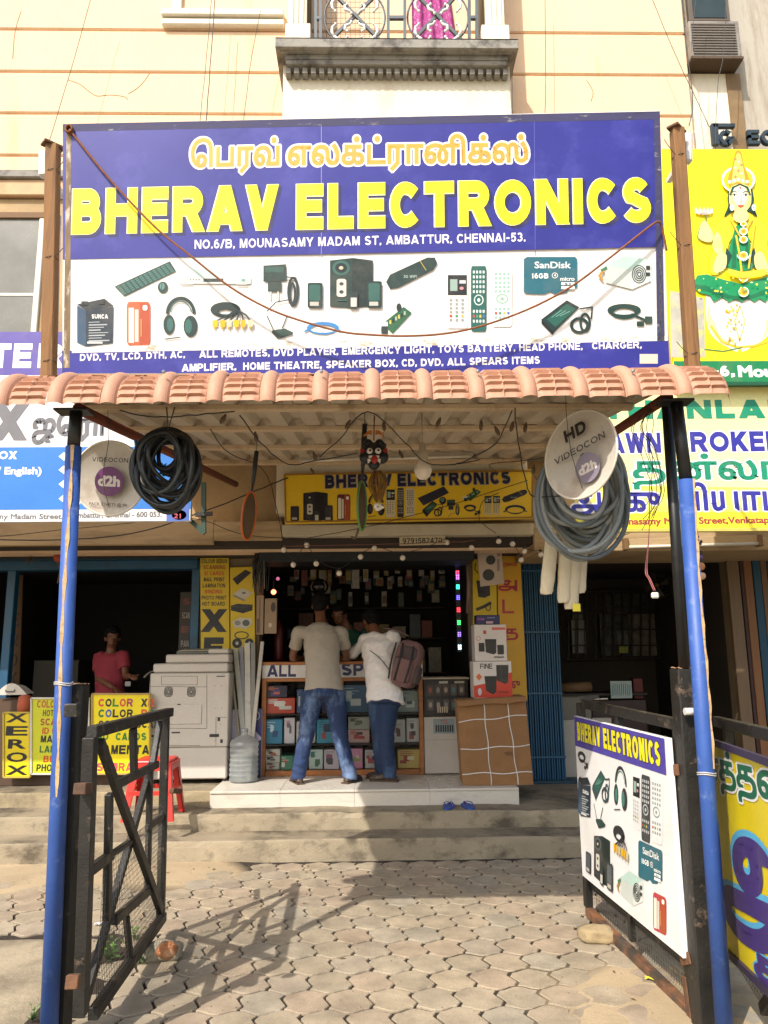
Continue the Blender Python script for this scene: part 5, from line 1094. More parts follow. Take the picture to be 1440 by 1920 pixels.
# ================================================================ right gate with product board
fa, fb = W(1076, 1342, 4.98), W(1250, 1384, 3.70)
RGo = V(fa.x, fa.y, .25); RGd = V(fb.x-fa.x, fb.y-fa.y, 0); dR = RGd.normalized(); nR = V(-dR.y, dR.x, 0); nR = nR if nR.x < 0 else -nR
def ry(px_, py_): return RBd.px(px_, py_)
RBd0 = Board(RGo, RGd, (0, 0, 1)); 
def on0(x, y): return RBd0.px(x, y)
PB = mkboard('product_board', 'white product board with a purple title strip hung on the right gate, showing printed gadgets', 'sign', on0(1076, 1342), on0(1250, 1384), on0(1281, 1798), on0(1092, 1642), .028, mat('board_white', lin('#e8e6e4', .92), .35, vary=.04, dirt='#b0a898', dirt_amt=.3, dscale=3))
if True:
    m = MB(); PB.poly(m, [(1079, 1398), (1250, 1454), (1246, 1385), (1077, 1343)], ink('#4a3f9c', .9), 1); m.build('title_strip', PB.root)
    for w_, c_, lv_, gr_ in ((.3, ink('#241c50', .9), 2, .035), (.24, ink('#e8dc10', .95), 3.3, 0)):
        PB.text('BHERAV', (1084, 1388), (1127, 1401), 34, c_, w=w_, lv=lv_, grow=gr_, cond=.7); PB.text('ELECTRONICS', (1133, 1403), (1240, 1438), 38, c_, w=w_, lv=lv_, grow=gr_, cond=.7)
    D_, D2, D3 = '#24282c', '#4a5054', '#1c1e22'
    def q4(x0, y0, x1, y1, x2, y2, x3, y3): k = 3.0977; return [(1000+a/k, 1300+b/k) for a, b in ((x0, y0), (x1, y1), (x2, y2), (x3, y3))]
    def qz(x0, yt0, yb0, x1, yt1, yb1): return q4(x0, yt0, x1, yt1, x1, yb1, x0, yb0)
    for fn, q, nm, a in ((pk_cord, qz(262, 320, 425, 322, 345, 450), 'printed_power_cord', (D_,)), (pk_brick, qz(345, 425, 610, 445, 450, 640), 'printed_power_brick', ('#2c4448',)), (pk_headset, qz(470, 405, 665, 550, 440, 695), 'printed_headphones', (D_, '#3a7a70')),
        (pk_battery, qz(262, 465, 705, 335, 495, 740), 'printed_battery', (D_,)), (pk_router, qz(350, 640, 770, 422, 670, 800), 'printed_router', ()), (pk_speaker, qz(310, 800, 1030, 468, 850, 1160), 'printed_speaker_set', ('#2c3034', '#50585c')),
        (pk_coil, qz(465, 750, 920, 562, 790, 985), 'printed_cable', (D_,)), (pk_psu, qz(500, 1010, 1200, 640, 1060, 1260), 'printed_power_supply', ()), (pk_card, qz(612, 850, 1070, 752, 915, 1130), 'printed_memory_card', ()), (pk_lantern, qz(698, 1150, 1370, 775, 1190, 1410), 'printed_lantern', ('#b83a44',))):
        P = Pic(PB, q); fn(P, *a); P.done(nm)
    for q, b, k, ac in ((qz(580, 482, 775, 622, 495, 800), '#e0e0de', '#b0b0ae', True), (qz(630, 468, 850, 680, 485, 875), '#3a3e42', '#b8bcbc', False), (qz(686, 485, 860, 750, 505, 885), '#e4e4e2', '#8f9a96', False)):
        P = Pic(PB, q); pk_remote(P, b, k, ac); P.done('printed_remote')
RG = thing('gate', 'open black rusty metal gate on the right carrying the white product board', 'gate', (fb.x, fb.y, 0))
Rb = Board(RGo-nR*.06, RGd, (0, 0, 1), RG)
def Rg(x, y): return Rb.px(1000+x/3.0977, 1300+y/3.0977)
def rbar(nm, x0, y0, x1, y1, w_, dep=.035, m_=None, off=0): a, b = Rg(x0, y0), Rg(x1, y1); MB().bar(a+nR*off, b+nR*off, w_, dep, m_ or BLACKM, up=nR, c=.003).build(nm, RG)
rbar('gate_frame', 300, 62, 840, 180, .052, .045); rbar('gate_frame', 275, 55, 320, 1240, .05, .045); rbar('gate_frame', 322, 1265, 960, 1900, .055, .045, mat('gate_rust_paint', lin('#4a4038', .8), .6, vary=.3, dirt='#8a5a38', dirt_amt=.8, dscale=5, dcut=.46)); rbar('gate_frame', 850, 190, 935, 1860, .06, .05)
rbar('upright_bar', 490, 90, 575, 1440, .035, .03); rbar('cross_rail', 330, 1120, 900, 1590, .035, .03, off=-.02); rbar('diagonal_bar', 500, 95, 300, 500, .035, .03, off=-.025)
rbar('hinge', 815, 440, 880, 445, .05, .06, RUST, .01); rbar('hinge', 905, 1545, 960, 1535, .05, .07, RUST, .01); rbar('hinge', 905, 1640, 940, 1900, .04, .05, RUST, .004)
a = Rg(285, 30); mb = MB(); mb.bar(a+V(-.02, 0, 0), a+V(.09, -.05, .01), .05, .03, BLACKM); mb.bar(Rg(375, 35)+V(0, 0, .0), Rg(415, 52)+V(0, 0, .02), .04, .006, mat('bare_steel_tag', lin('#b8b4aa', .7), .4)); mb.build('latch', RG)
mb = MB(); u_a = Rb.uv(Rg(330, 1200)).x; u_b = Rb.uv(Rg(880, 1700)).x; h_ = .30
x = .06
Lr = RGd.length
while x < Lr-.03: mb.tube([Rb.p3((x, -.17), 0), Rb.p3((x, .1), 0)], .0013, WI, 3); x += .026
y = -.15
while y < .1: mb.tube([Rb.p3((.05, y), 0), Rb.p3((Lr-.03, y), 0)], .0013, WI, 3); y += .026
o = mb.build('wire_mesh', RG); o['kind'] = 'stuff'
# ================================================================ neighbour's gate and yellow board, far right
Na, Nb_ = V(1.80, 4.42, .2), V(1.50, 3.05, .2)
NBd = Board(Na, Nb_-Na, (0, 0, 1))
nN = NBd.n
YBd = mkboard('yellow_tamil_board', 'yellow board with green and huge purple Tamil letters on the far right gate', 'sign', NBd.px(1322, 1385), NBd.px(1500, 1450), NBd.px(1500, 1915), NBd.px(1350, 1768), .03, mat('board_yellow', lin('#ecd400', .95), .38, vary=.05, vscale=2))
frame4(YBd, [(1322, 1385), (1500, 1449), (1500, 1913), (1350, 1770)], .03, .02, mat('purple_board_rim', lin('#3c3050', .7), .5))
GT = ink('#156a48', .9); PT = ink('#46307a', .9); LBk = ink('#5ab4e0', .95)
YBd.text('ரத்தன', (1331, 1456), (1500, 1518), 46, OUT, lv=2, font='B', off=.085, name='tamil_outline'); YBd.text('ரத்தன', (1332, 1456), (1498, 1517), 46, GT, lv=3.5, font='B', off=.035)
YBd.text('அ', (1358, 1703), (1520, 1800), 168, LBk, lv=2, font='B', off=.045, name='tamil_outline', shift=(-.012, .02)); YBd.text('அ', (1360, 1706), (1520, 1806), 166, PT, lv=3.5, font='B', off=.036)
YBd.text('ச', (1420, 1828), (1475, 1870), 50, LBk, lv=2, font='B', off=.075, name='tamil_outline'); YBd.text('ச', (1421, 1829), (1475, 1872), 49, PT, lv=3.5, font='B', off=.055)
NG = thing('gate', 'neighbouring black gate on the far right behind the yellow board', 'gate', (Na.x, Na.y, 0)); ob = V(.06, 0, 0)
def nbar(nm, a, b, w_, d_=.04): MB().bar(NBd.px(*a)-nN*.07, NBd.px(*b)-nN*.07, w_, d_, BLACKM, up=nN, c=.003).build(nm, NG)
nbar('gate_frame', (1316, 1352), (1520, 1408), .05); nbar('gate_frame', (1352, 1780), (1540, 1990), .05); nbar('gate_frame', (1335, 1352), (1362, 1800), .045); nbar('diagonal_bar', (1400, 1890), (1440, 1830), .05); nbar('upright_bar', (1440, 1370), (1475, 1920), .045)
mb = MB(); u = .05
while u < 1.3: mb.tube([Na+(Nb_-Na).normalized()*u-nN*.06+V(0, 0, -.1), Na+(Nb_-Na).normalized()*u-nN*.06+V(0, 0, .25)], .0013, WI, 3); u += .028
y = -.1
while y < .25: mb.tube([Na-nN*.06+V(0, 0, y), Nb_-nN*.06+V(0, 0, y)], .0013, WI, 3); y += .028
mb.build('wire_mesh', NG)['kind'] = 'stuff'
# ================================================================ shop counter and goods
PZ = .425                                             # top of the marble
CY = 8.0
def cbox(name, label, cat, x0, y0, x1, y1, Y, d, m, zb_=None, group=None, c=.004, print_=None):
    """carton standing at Y: pixel rect gives its front face"""
    xm = (x0+x1)/2; a = W(x0, (y0+y1)/2, Y); b = W(x1, (y0+y1)/2, Y); z1 = W(xm, y0, Y).z; z0 = W(xm, y1, Y).z if zb_ is None else zb_
    o = MB().box(a.x, b.x, Y, Y+d, z0, z1, m, c).build(name)
    o.data.transform(Matrix.Translation((-(a.x+b.x)/2, -Y, -z0))); o.location = ((a.x+b.x)/2, Y, z0); ROOTM[o] = Matrix.Translation(o.location)
    tag(o, label, cat, group)
    bd = Board(V(a.x, Y, z0), (1, 0, 0), (0, 0, 1), o); return o, bd
OAK = mat('orange_brown_wood', lin('#b8743c', .85), .5, vary=.2, vscale=6, stretch=(1, 1, 3), dirt='#5a3418', dirt_amt=.5, dscale=4)
xa, xb = W(490, 1340, CY).x, W(794, 1340, CY).x; zt_c = W(640, 1240, CY).z
CT = thing('shop_counter', 'wooden glass fronted display counter with a white lettered strip, in front of the two customers', 'counter', ((xa+xb)/2, CY, PZ))
zs = [W(640, y, CY).z for y in (1444, 1395, 1338, 1276)]   # shelf heights
d_ = .45; cm = MB()
MB().box(xa-.01, xb+.01, CY-.02, CY+d_+.02, zt_c-.03, zt_c, OAK, .005).build('counter_top', CT)
MB().box(xa, xa+.045, CY, CY+d_, PZ, zt_c-.031, OAK, .004).build('side_panel', CT); MB().box(xb-.045, xb, CY, CY+d_, PZ, zt_c-.031, OAK, .004).build('side_panel', CT)
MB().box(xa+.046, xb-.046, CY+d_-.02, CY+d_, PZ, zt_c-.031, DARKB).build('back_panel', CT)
MB().box(xa+.046, xb-.046, CY, CY+d_-.021, PZ, zs[0], OAK, .004).build('plinth', CT)
for z in zs[1:3]: MB().box(xa+.046, xb-.046, CY+.012, CY+d_-.021, z-.012, z, mat('dark_shelf_edge', lin('#2c2018', .8), .5)).build('shelf', CT)
MB().box(xa+.046, xb-.046, CY, CY+d_-.021, zs[3]-.005, zs[3]+.028, OAK, .004).build('top_rail', CT)
MB().box(xa+.046, xb-.046, CY+.004, CY+.008, zs[0]+.002, zs[3]-.006, glassmat('shop_glass', (.98, .99, .99), .012)).build('glass_pane', CT)
MB().box((xa+xb)/2-.01, (xa+xb)/2+.01, CY-.004, CY+.003, zs[0]+.002, zs[3]-.006, OAK).build('glass_joint', CT)
SB = Board(V(xa, CY-.012, zs[3]+.03), (1, 0, 0), (0, 0, 1), CT)
MB().box(xa, xb, CY-.012, CY-.001, zs[3]+.03, zt_c-.032, mat('white_lettered_strip', lin('#e2dcd6', .85), .45), .002).build('lettered_strip', CT)
SB.text('ALL', (501, 1269), (555, 1269), 24, ink('#1c1c58', .9), w=.22, lv=1); SB.text('SPARES', (640, 1267), (775, 1266), 24, ink('#1c1c58', .9), w=.24, lv=1)
# boxes on the shelves, in the photo's colours
def wiggle(P, cols, seed):
    r = random.Random(seed)
    for i in range(3):
        c = r.choice(cols); x = r.uniform(.08, .5); y = r.uniform(.1, .6); P.rr(c, x, y, x+r.uniform(.2, .42), y+r.uniform(.15, .35), .03)
    for i in range(3): y = .12+.1*i; P.line(cols[0], [(.1, y), (.1+r.uniform(.2, .6), y)], .03, False)
BX = [  # shelf, px x0,x1, height fraction, colour, ink colours, words, y offset fraction
 (2, 497, 553, .52, '#c8482c', ['#f0e8e0', '#e0dcd4'], 'orange printed carton with a white label'), (2, 556, 568, .8, '#2a4a78', ['#c8d0d8'], 'slim blue carton'),
 (2, 640, 690, .93, '#2c6a96', ['#b8dce8', '#e8f0f0'], 'large sea blue printed carton'), (2, 570, 600, .7, '#b0b4b0', ['#404858'], 'grey printed carton'), (2, 603, 636, .8, '#3a3f58', ['#a0a8c0'], 'dark navy carton'), (2, 745, 786, .72, '#8f9a92', ['#4a5550', '#d0d8d0'], 'grey green carton with pictures'),
 (1, 498, 530, .9, '#2a84a8', ['#d8ecf4', '#1a4a80'], 'bright blue printed carton'), (1, 533, 553, .95, '#dcd4d8', ['#c888a8', '#707078'], 'white and pink carton'), (1, 556, 592, .8, '#d0cac0', ['#a84848', '#5a5a60'], 'cream printed carton'), (1, 594, 628, .88, '#3c9ab8', ['#1c4a68', '#b83838'], 'turquoise printed carton'),
 (1, 653, 693, .48, '#d0a8a0', ['#b83838', '#3a3a40'], 'red and white carton with round prints'), (1, 697, 716, .45, '#c8484a', ['#f0e0e0'], 'small red carton'), (1, 737, 760, .85, '#b8b4ac', ['#404048', '#883030'], 'pale carton with dark pictures'), (1, 762, 786, .88, '#c4c0b8', ['#383840', '#a04040'], 'light grey carton with square pictures'),
 (0, 499, 526, .3, '#d4ccc0', ['#3a3034', '#b85838'], 'flat white carton, lowest of three'), (0, 527, 552, .62, '#3a7a5c', ['#d8dcd0', '#c04838'], 'green and white carton'), (0, 555, 577, .66, '#b8aaa0', ['#5a5058'], 'dusty pink carton'), (0, 580, 606, .85, '#c0d0c8', ['#3a80a8', '#507858'], 'white carton with a blue cross print'), (0, 608, 636, .86, '#d8c8d0', ['#484048', '#a85878'], 'white carton with dark shapes'),
 (0, 654, 680, .88, '#d088a8', ['#e8c8d4', '#98a858'], 'pink and lime carton'), (0, 684, 712, .8, '#c8c4c0', ['#b84848', '#2c3c68'], 'white carton with red dots'), (0, 745, 787, .82, '#c8a850', ['#a83828', '#e8d8a0'], 'yellow carton with a red printed car')]
for k, (sh, x0, x1, hf, col, ic, lab) in enumerate(BX):
    zb_ = zs[sh]+.003; ztop = zb_+(zs[sh+1]-zs[sh]-.03)*hf; Yb = CY+.05+.02*(k % 3); a, b = W(x0, 1350, Yb).x, W(x1, 1350, Yb).x
    o = MB().box(a, b-.002, Yb, Yb+.22, zb_, ztop, ink(col, .97), .003).build('carton'); o.data.transform(Matrix.Translation((-(a+b)/2, -Yb, -zb_))); o.location = ((a+b)/2, Yb, zb_); ROOTM[o] = Matrix.Translation(o.location)
    tag(o, lab+' on the %s shelf of the display counter' % ['bottom', 'middle', 'top'][sh], 'box', 'boxed goods in the counter')
    bd = Board(V(a, Yb, zb_), (1, 0, 0), (0, 0, 1), o); P = Pic.__new__(Pic); P.bd = bd; P.mb = MB(); P.lv = 1; P.q = [Vector((0, ztop-zb_)), Vector((b-a, ztop-zb_)), Vector((b-a, 0)), Vector((0, 0))]
    wiggle(P, ic, k); P.done('printed_picture')
def stackbox(x0, x1, sh, lo, hi, col, ic, lab, k):
    H = zs[sh+1]-zs[sh]-.03; zb_ = zs[sh]+.003+H*lo; ztop = zs[sh]+.003+H*hi; Yb = CY+.06; a, b = W(x0, 1350, Yb).x, W(x1, 1350, Yb).x
    o = MB().box(a, b, Yb, Yb+.2, zb_+.002, ztop, ink(col, .97), .003).build('carton'); o.data.transform(Matrix.Translation((-(a+b)/2, -Yb, -zb_))); o.location = ((a+b)/2, Yb, zb_); ROOTM[o] = Matrix.Translation(o.location)
    tag(o, lab, 'box', 'boxed goods in the counter'); bd = Board(V(a, Yb, zb_), (1, 0, 0), (0, 0, 1), o); P = Pic.__new__(Pic); P.bd = bd; P.mb = MB(); P.lv = 1; P.q = [Vector((0, ztop-zb_)), Vector((b-a, ztop-zb_)), Vector((b-a, 0)), Vector((0, 0))]; wiggle(P, ic, k); P.done('printed_picture')
stackbox(498, 538, 2, .53, .93, '#2c2440', ['#d86a38', '#5a3a88'], 'dark carton with orange streaks standing on the orange carton in the counter', 41)
stackbox(499, 526, 0, .31, .6, '#cfc6ba', ['#3a3034', '#a84a38'], 'flat white carton, middle of three on the bottom counter shelf', 42); stackbox(499, 526, 0, .61, .9, '#d8cfc2', ['#332c30', '#b85838'], 'flat white carton, topmost of three on the bottom counter shelf', 43)
stackbox(653, 693, 1, .49, .95, '#b8b8a8', ['#20242c', '#6a7a60'], 'pale green carton with two black rounds on the red one in the counter', 44)
# low counter on the right: white cabinet with a dark gadget panel
la, lb = W(795, 1340, 7.98).x, W(879, 1340, 7.98).x; zl = W(838, 1270, 7.98).z; zm = W(838, 1343, 7.98).z
CB = thing('display_cabinet', 'low cabinet right of the counter with a dark gadget panel over a white metal front', 'cabinet', ((la+lb)/2, 7.98, PZ))
CABW = mat('cabinet_white', lin('#cfc6bd', .85), .4, vary=.06, dirt='#8f8272', dirt_amt=.4)
MB().box(la, lb-.06, 7.98, 8.4, PZ+.01, zm-.005, CABW, .005).build('white_front', CB); MB().box(la, lb, 7.98, 8.4, zm, zl-.02, mat('dark_wood_cabinet', lin('#2a1c14', .8), .5), .004).build('upper_box', CB); MB().box(la-.01, lb+.01, 7.96, 8.42, zl-.019, zl, mat('cream_counter_top', lin('#c8bca4', .8), .5), .003).build('counter_top', CB)
cbd = Board(V(la, 7.98, zm), (1, 0, 0), (0, 0, 1), CB)
def rp_(bd, w_, h_, lv=1): P = Pic.__new__(Pic); P.bd = bd; P.mb = MB(); P.lv = lv; P.q = [Vector((0, h_)), Vector((w_, h_)), Vector((w_, 0)), Vector((0, 0))]; return P
P = rp_(cbd, lb-la, zl-.02-zm); P.rect('#14141a', .04, .08, .96, .94)
r_ = random.Random(8)
for i in range(5):
    for j in range(2):
        x, y = .08+.175*i, .14+.4*j; P.rr(r_.choice(['#3a3038', '#4a3028', '#2a3a48', '#5a5048']), x, y, x+.14, y+.3, .03, False); P.lv += .3; P.ell(r_.choice(['#8a8480', '#a89888', '#9a4a40', '#50808a']), x+.07, y+.15, .04, .08, 10, False); P.lv -= .3
P.lv += 1
for i in range(5): P.rect('#c8b8a0', .3+.05*i, .74, .33+.05*i, .9, False)
P.rect('#c0b8a8', .35, .05, .55, .11, False); P.rect('#c0b8a8', .7, .05, .92, .11, False); P.done('gadget_panel')
P = rp_(Board(V(la, 7.98, PZ), (1, 0, 0), (0, 0, 1), CB), lb-la, zm-PZ); P.rect('#8fa0a4', .2, .04, .68, .3); P.text('#c04a30', 'TCL', .36, .13, .54, .07)
for i in range(8): P.rect('#2a2c30', .25+.052*i, .15, .285+.052*i, .27, False)
P.lv += 1; P.rect('#a89c90', .0, .4, .9, .408); P.done('printed_label')
# big strapped carton
KRAFT = mat('kraft_cardboard', lin('#9c7148', .8), .85, vary=.12, vscale=3, bump=.15, dirt='#7c5832', dirt_amt=.6, dscale=4)
STRP = mat('white_strapping', lin('#e0dad4', .85), .4)
fz = [(857, 1314), (985, 1306), (1000, 1462), (868, 1472)]
F_ = [W(x, y, 7.30) for x, y in fz]; BK = [p+V(.02, .42, 0) for p in F_]
zb4 = min(F_[2].z, F_[3].z); K = thing('strapped_carton', 'large battered brown carton tied with white straps, at the right end of the marble platform', 'carton', (F_[0].x*.5+F_[1].x*.5, 7.5, PZ))
zoff = PZ+.002-zb4; F_ = [p+V(0, 0, zoff*(1 if i > 1 else .0)) for i, p in enumerate(F_)]; BK = [p+V(.02, .42, 0) for p in F_]
F_[2].z = F_[3].z = BK[2].z = BK[3].z = PZ+.002
def quadgrid(a, b, c, d, n, off, m, mb, sd):
    """a TL b TR c BR d BL, bulging a little"""
    nn = (b-a).cross(d-a).normalized(); nn = nn if nn.dot(a-CO) < 0 else -nn
    def f(u, v):
        p = (a*(1-u)+b*u)*(1-v)+(d*(1-u)+c*u)*v; k = math.sin(math.pi*u)*math.sin(math.pi*v); return p+nn*(off*k+.008*noise.noise(p*5+V(sd, 0, 0))*(k**.5 if k > 0 else 0))
    mb.grid(f, n, n, m, True); return f
mb = MB(); ff = quadgrid(F_[0], F_[1], F_[2], F_[3], 16, .018, KRAFT, mb, 0); quadgrid(F_[1], BK[1], BK[2], F_[2], 10, .01, KRAFT, mb, 3); quadgrid(F_[0], BK[0], BK[3], F_[3], 10, .005, KRAFT, mb, 4); quadgrid(F_[0], F_[1], BK[1], BK[0], 10, .004, KRAFT, mb, 5); mb.add([BK[0], BK[1], BK[2], BK[3]], [(0, 1, 2, 3)], KRAFT); mb.build('cardboard_body', K)
for (nm, fn) in [('strap', [(u+du*v/12+.008*math.sin(v*1.3), v/12) for v in range(13)]) for u, du in ((.38, .02), (.72, .06))]+[('strap', [(u/12, v+dv*u/12+.01*math.sin(u*.9+v*9)) for u in range(13)]) for v, dv in ((.25, -.04), (.58, -.03), (.86, .0))]:
    mb = MB(); pts = [ff(min(.999, max(.001, u)), min(.999, max(.001, v)))+V(0, -.006, 0) for u, v in fn]
    ver = abs(fn[0][0]-fn[-1][0]) < .3; k = V(.0042, 0, 0) if ver else V(0, 0, .0042)
    for a, b in zip(pts, pts[1:]): mb.add([a-k, a+k, b+k, b-k], [(0, 1, 2, 3)] if not ver else [(0, 3, 2, 1)], STRP)
    if ver: e = pts[0]; mb.add([e-k, e+k, e+k+V(0, .4, .003), e-k+V(0, .4, .003)], [(0, 1, 2, 3)], STRP)
    mb.build(nm, K)
P = Pic.__new__(Pic); mb = MB()
for i in range(5): a = ff(.62+.02*i, .62+.012*math.sin(i*3))+V(0, -.006, 0); b = ff(.66+.02*i, .67-.02*(i % 2))+V(0, -.006, 0); mb.tube([a, b], .0015, ink('#3a2a1c', .9), 4)
mb.build('pen_scrawl', K)
for (px_, s_) in (((857, 1316), 1), ((985, 1308), -1)):
    p = W(*px_, 7.3)
mb = MB(); a, b = F_[0], F_[1]; mb.grid(lambda u, v: a*(1-u)+b*u+V(0, -.02-.10*v*(.4+.6*noise.noise(V(u*3, 1, 0))), .008-.05*v*v+.012*noise.noise(V(u*5, v, 2))), 12, 4, KRAFT); mb.build('torn_flap', K)
# boxes standing on the strapped carton
zk = F_[0].z+.012
o, bd = cbox('speaker_carton', 'white and red speaker box with black speaker pictures, lower box on the strapped carton', 'box', 888, 1240, 960, 1307, 7.42, .25, mat('white_card', lin('#dcd2cc', .88), .45, vary=.04), zb_=zk)
h_ = (W(924, 1240, 7.42).z-zk); w_ = W(960, 1273, 7.42).x-W(888, 1273, 7.42).x
P = rp_(bd, w_, h_); P.poly('#cc3a20', [(0, .66), (.3, .6), (.6, .42), (1, .3), (1, .98), (0, .98)]); P.poly('#2c2826', [(.6, .1), (.92, .1), (.9, .56), (.82, .62), (.6, .52)]); P.poly('#24201e', [(.28, .4), (.6, .4), (.58, .82), (.5, .9), (.32, .8)]); P.text('#20202c', 'FINE', .18, .2, .5, .14, .16); P.poly('#d86a30', [(.14, .32), (.22, .42), (.14, .52), (.06, .42)]); P.ell('#c8c4c8', .15, .82, .05, .1); P.text('#8a2418', 'POWER BASS', .62, .86, .9, .05); P.done('printed_speakers')
z2 = zk+h_+.002; o, bd = cbox('speaker_carton', 'white speaker box showing three small black speakers, middle of the stack on the strapped carton', 'box', 890, 1171, 950, 1239, 7.44, .22, _mc['white_card'], zb_=z2)
h2 = W(920, 1171, 7.44).z-z2; w2 = W(950, 1200, 7.44).x-W(890, 1200, 7.44).x
P = rp_(bd, w2, h2); P.rect('#d86050', .55, .08, .97, .15); P.rect('#b83a30', .28, .16, .37, .26); P.loop('#c86a60', .12, .38, .06, .06, .015); P.poly('#2a2420', [(.32, .4), (.68, .4), (.66, .78), (.58, .82), (.34, .76)]); P.rr('#2a2420', .12, .5, .3, .74, .02); P.rr('#2a2420', .7, .56, .9, .82, .02); P.text('#3a3034', 'SPEAKER', .58, .92, .9, .05); P.done('printed_speakers')
o, bd = cbox('small_carton', 'small dark blue and purple box on top of the white speaker box', 'box', 893, 1153, 937, 1170, 7.46, .16, ink('#2a2458', .85), zb_=z2+h2+.002)
P = rp_(bd, .19, .075); P.text('#b84ab0', 'FM', .08, .45, .4, .25); P.rect('#c8a0a8', .5, .6, .85, .9); P.rect('#8890c0', .55, .12, .95, .2); P.done('printed_label')
# ================================================================ photocopier
CPW = mat('copier_plastic', lin('#d0c9bf', .85), .45, vary=.05, vscale=3, dirt='#a09684', dirt_amt=.25, dscale=3); CPD = mat('copier_seam', lin('#4a4844', .7), .6); CPV = mat('copier_vent', lin('#8a8880', .7), .6)
YC = 7.72
def cp(x, y): return W(x, y, YC)
c0x, c1x = cp(276, 1400).x, cp(426, 1400).x; base = .405
CP = thing('photocopier', 'big cream office photocopier on castors beside the left pillar', 'photocopier', ((c0x+c1x)/2, YC, base))
zc = lambda y, x=350: cp(x, y).z
MB().box(c0x, c1x, YC, YC+.62, base+.045, zc(1402), CPW, .012).build('paper_cabinet', CP)
MB().box(c0x-.004, c1x+.004, YC-.004, YC+.62, zc(1401), zc(1262), CPW, .01).build('body', CP)
MB().box(c0x+.02, c1x-.012, YC+.01, YC+.6, zc(1261), zc(1244), CPW, .012).build('scanner_bed', CP)
MB().box(cp(309, 1240).x, c1x-.01, YC+.03, YC+.5, zc(1243), zc(1227), CPW, .012).build('document_feeder', CP)
mb = MB(); f0 = cp(327, 1225); f1 = cp(387, 1225); mb.box(f0.x, f1.x, YC+.08, YC+.4, zc(1226), zc(1222), CPV, .004); mb.hexa([V(f0.x-.01, YC+.1, zc(1221)), V(f1.x, YC+.1, zc(1221)), V(f1.x, YC+.4, zc(1221)), V(f0.x-.01, YC+.4, zc(1221)), V(f0.x+.03, YC+.1, zc(1219)), V(f1.x+.05, YC+.1, zc(1219)), V(f1.x+.05, YC+.42, zc(1215)), V(f0.x, YC+.42, zc(1215))], mat('feeder_tray', lin('#b8b4a0', .8), .5), .003); mb.build('feeder_tray', CP)
MB().box(cp(388, 1225).x, c1x-.02, YC+.05, YC+.45, zc(1226), zc(1217), CPW, .01).build('feeder_cover', CP)
pf = MB(); e = V(c0x+.02, YC-.01, zc(1256)); pf.grid(lambda u, v: e+V(-.09*u, .1*v, -.01-.06*u*u+.004*math.sin(v*9)), 8, 4, mat('paper_white', lin('#d8d4cc', .9), .6)); pf.grid(lambda u, v: e+V(.0+.25*u, .02+.3*v, .01+.045*u), 6, 4, _mc['paper_white']); pf.build('paper_flap', CP)
def seam(x0, y0, x1, y1, w_=.003, nm='panel_seam'):
    a, b = cp(x0, y0), cp(x1, y1); return a, b
sm_ = MB()
for (x0, y0, x1, y1) in ((282, 1287, 388, 1288), (282, 1262, 282, 1320), (388, 1264, 388, 1365), (281, 1365, 388, 1366), (281, 1397, 375, 1398), (303, 1268, 370, 1268), (303, 1284, 370, 1284), (303, 1268, 303, 1284), (370, 1268, 370, 1284), (405, 1345, 405, 1398), (405, 1345, 425, 1345)):
    a, b = cp(x0, y0), cp(x1, y1); sm_.bar(a+V(0, -.005, 0), b+V(0, -.005, 0), .003, .003, CPD)
sm_.build('panel_seams', CP)
dr = MB(); p0, p1 = cp(294, 1358), cp(379, 1321); dr.box(p0.x, p1.x, YC-.014, YC-.004, p0.z, p1.z, CPW, .004); dr.build('drawer_panel', CP)
MB().lathe([(0, 0), (.018, 0), (.018, .004)], cp(336, 1323)+V(0, -.012, 0), mat('black_plastic', (.02, .02, .022), .4), 12, axis=(0, -1, 0)).build('drawer_notch', CP)
vm_ = None
for x in (316, 359):
    if vm_ is None:
        mb = MB(); o3 = V(0, 0, 0)
        for k in range(3): r0 = .014+.012*k; mb.tube([V(r0*math.copysign(abs(math.cos(t))**.6, math.cos(t)), -.002, 1.15*r0*math.copysign(abs(math.sin(t))**.6, math.sin(t))) for t in [2*math.pi*j/20 for j in range(20)]], .004, CPV, 4, closed=True)
        for k in range(8): t = k*math.pi/4; mb.bar(V(.008*math.cos(t), -.002, .008*math.sin(t)), V(.04*math.cos(t), -.002, .044*math.sin(t)), .004, .003, CPV)
        o = mb.build('vent', CP, local=True); vm_ = o.data
    else: o = bpy.data.objects.new('vent', vm_); COL.objects.link(o); o.parent = CP
    p = cp(x, 1297); o.location = (p.x-(c0x+c1x)/2, -.006, p.z-base)
for (x, y) in ((403, 1286), (416, 1286), (403, 1328), (416, 1328), (417, 1263), (414, 1358), (403, 1389)): MB().lathe([(0, .001), (.004, .0)], cp(x, y)+V(0, -.0055, 0), _mc['black_plastic'], 8, axis=(0, -1, 0)).build('screw', CP)
for (x0, y0, x1, y1) in ((279, 1378, 294, 1382), (322, 1372, 338, 1375), (393, 1376, 411, 1382), (408, 1345, 413, 1352), (413, 1386, 418, 1393), (406, 1267, 422, 1269)): a, b = cp(x0, y1), cp(x1, y0); MB().box(a.x, b.x, YC-.006, YC-.0042, a.z, b.z, _mc['black_plastic']).build('slot', CP)
for x in (284, 418):
    for dy in (.06, .55): c = V(cp(x, 1460).x, YC+dy, base+.026); MB().lathe([(0, -.012), (.022, -.012), (.026, -.006), (.026, .006), (.022, .012), (0, .012)], c, mat('castor_rubber', lin('#6a6460', .7), .6), 14, axis=(1, 0, 0)).build('castor', CP)
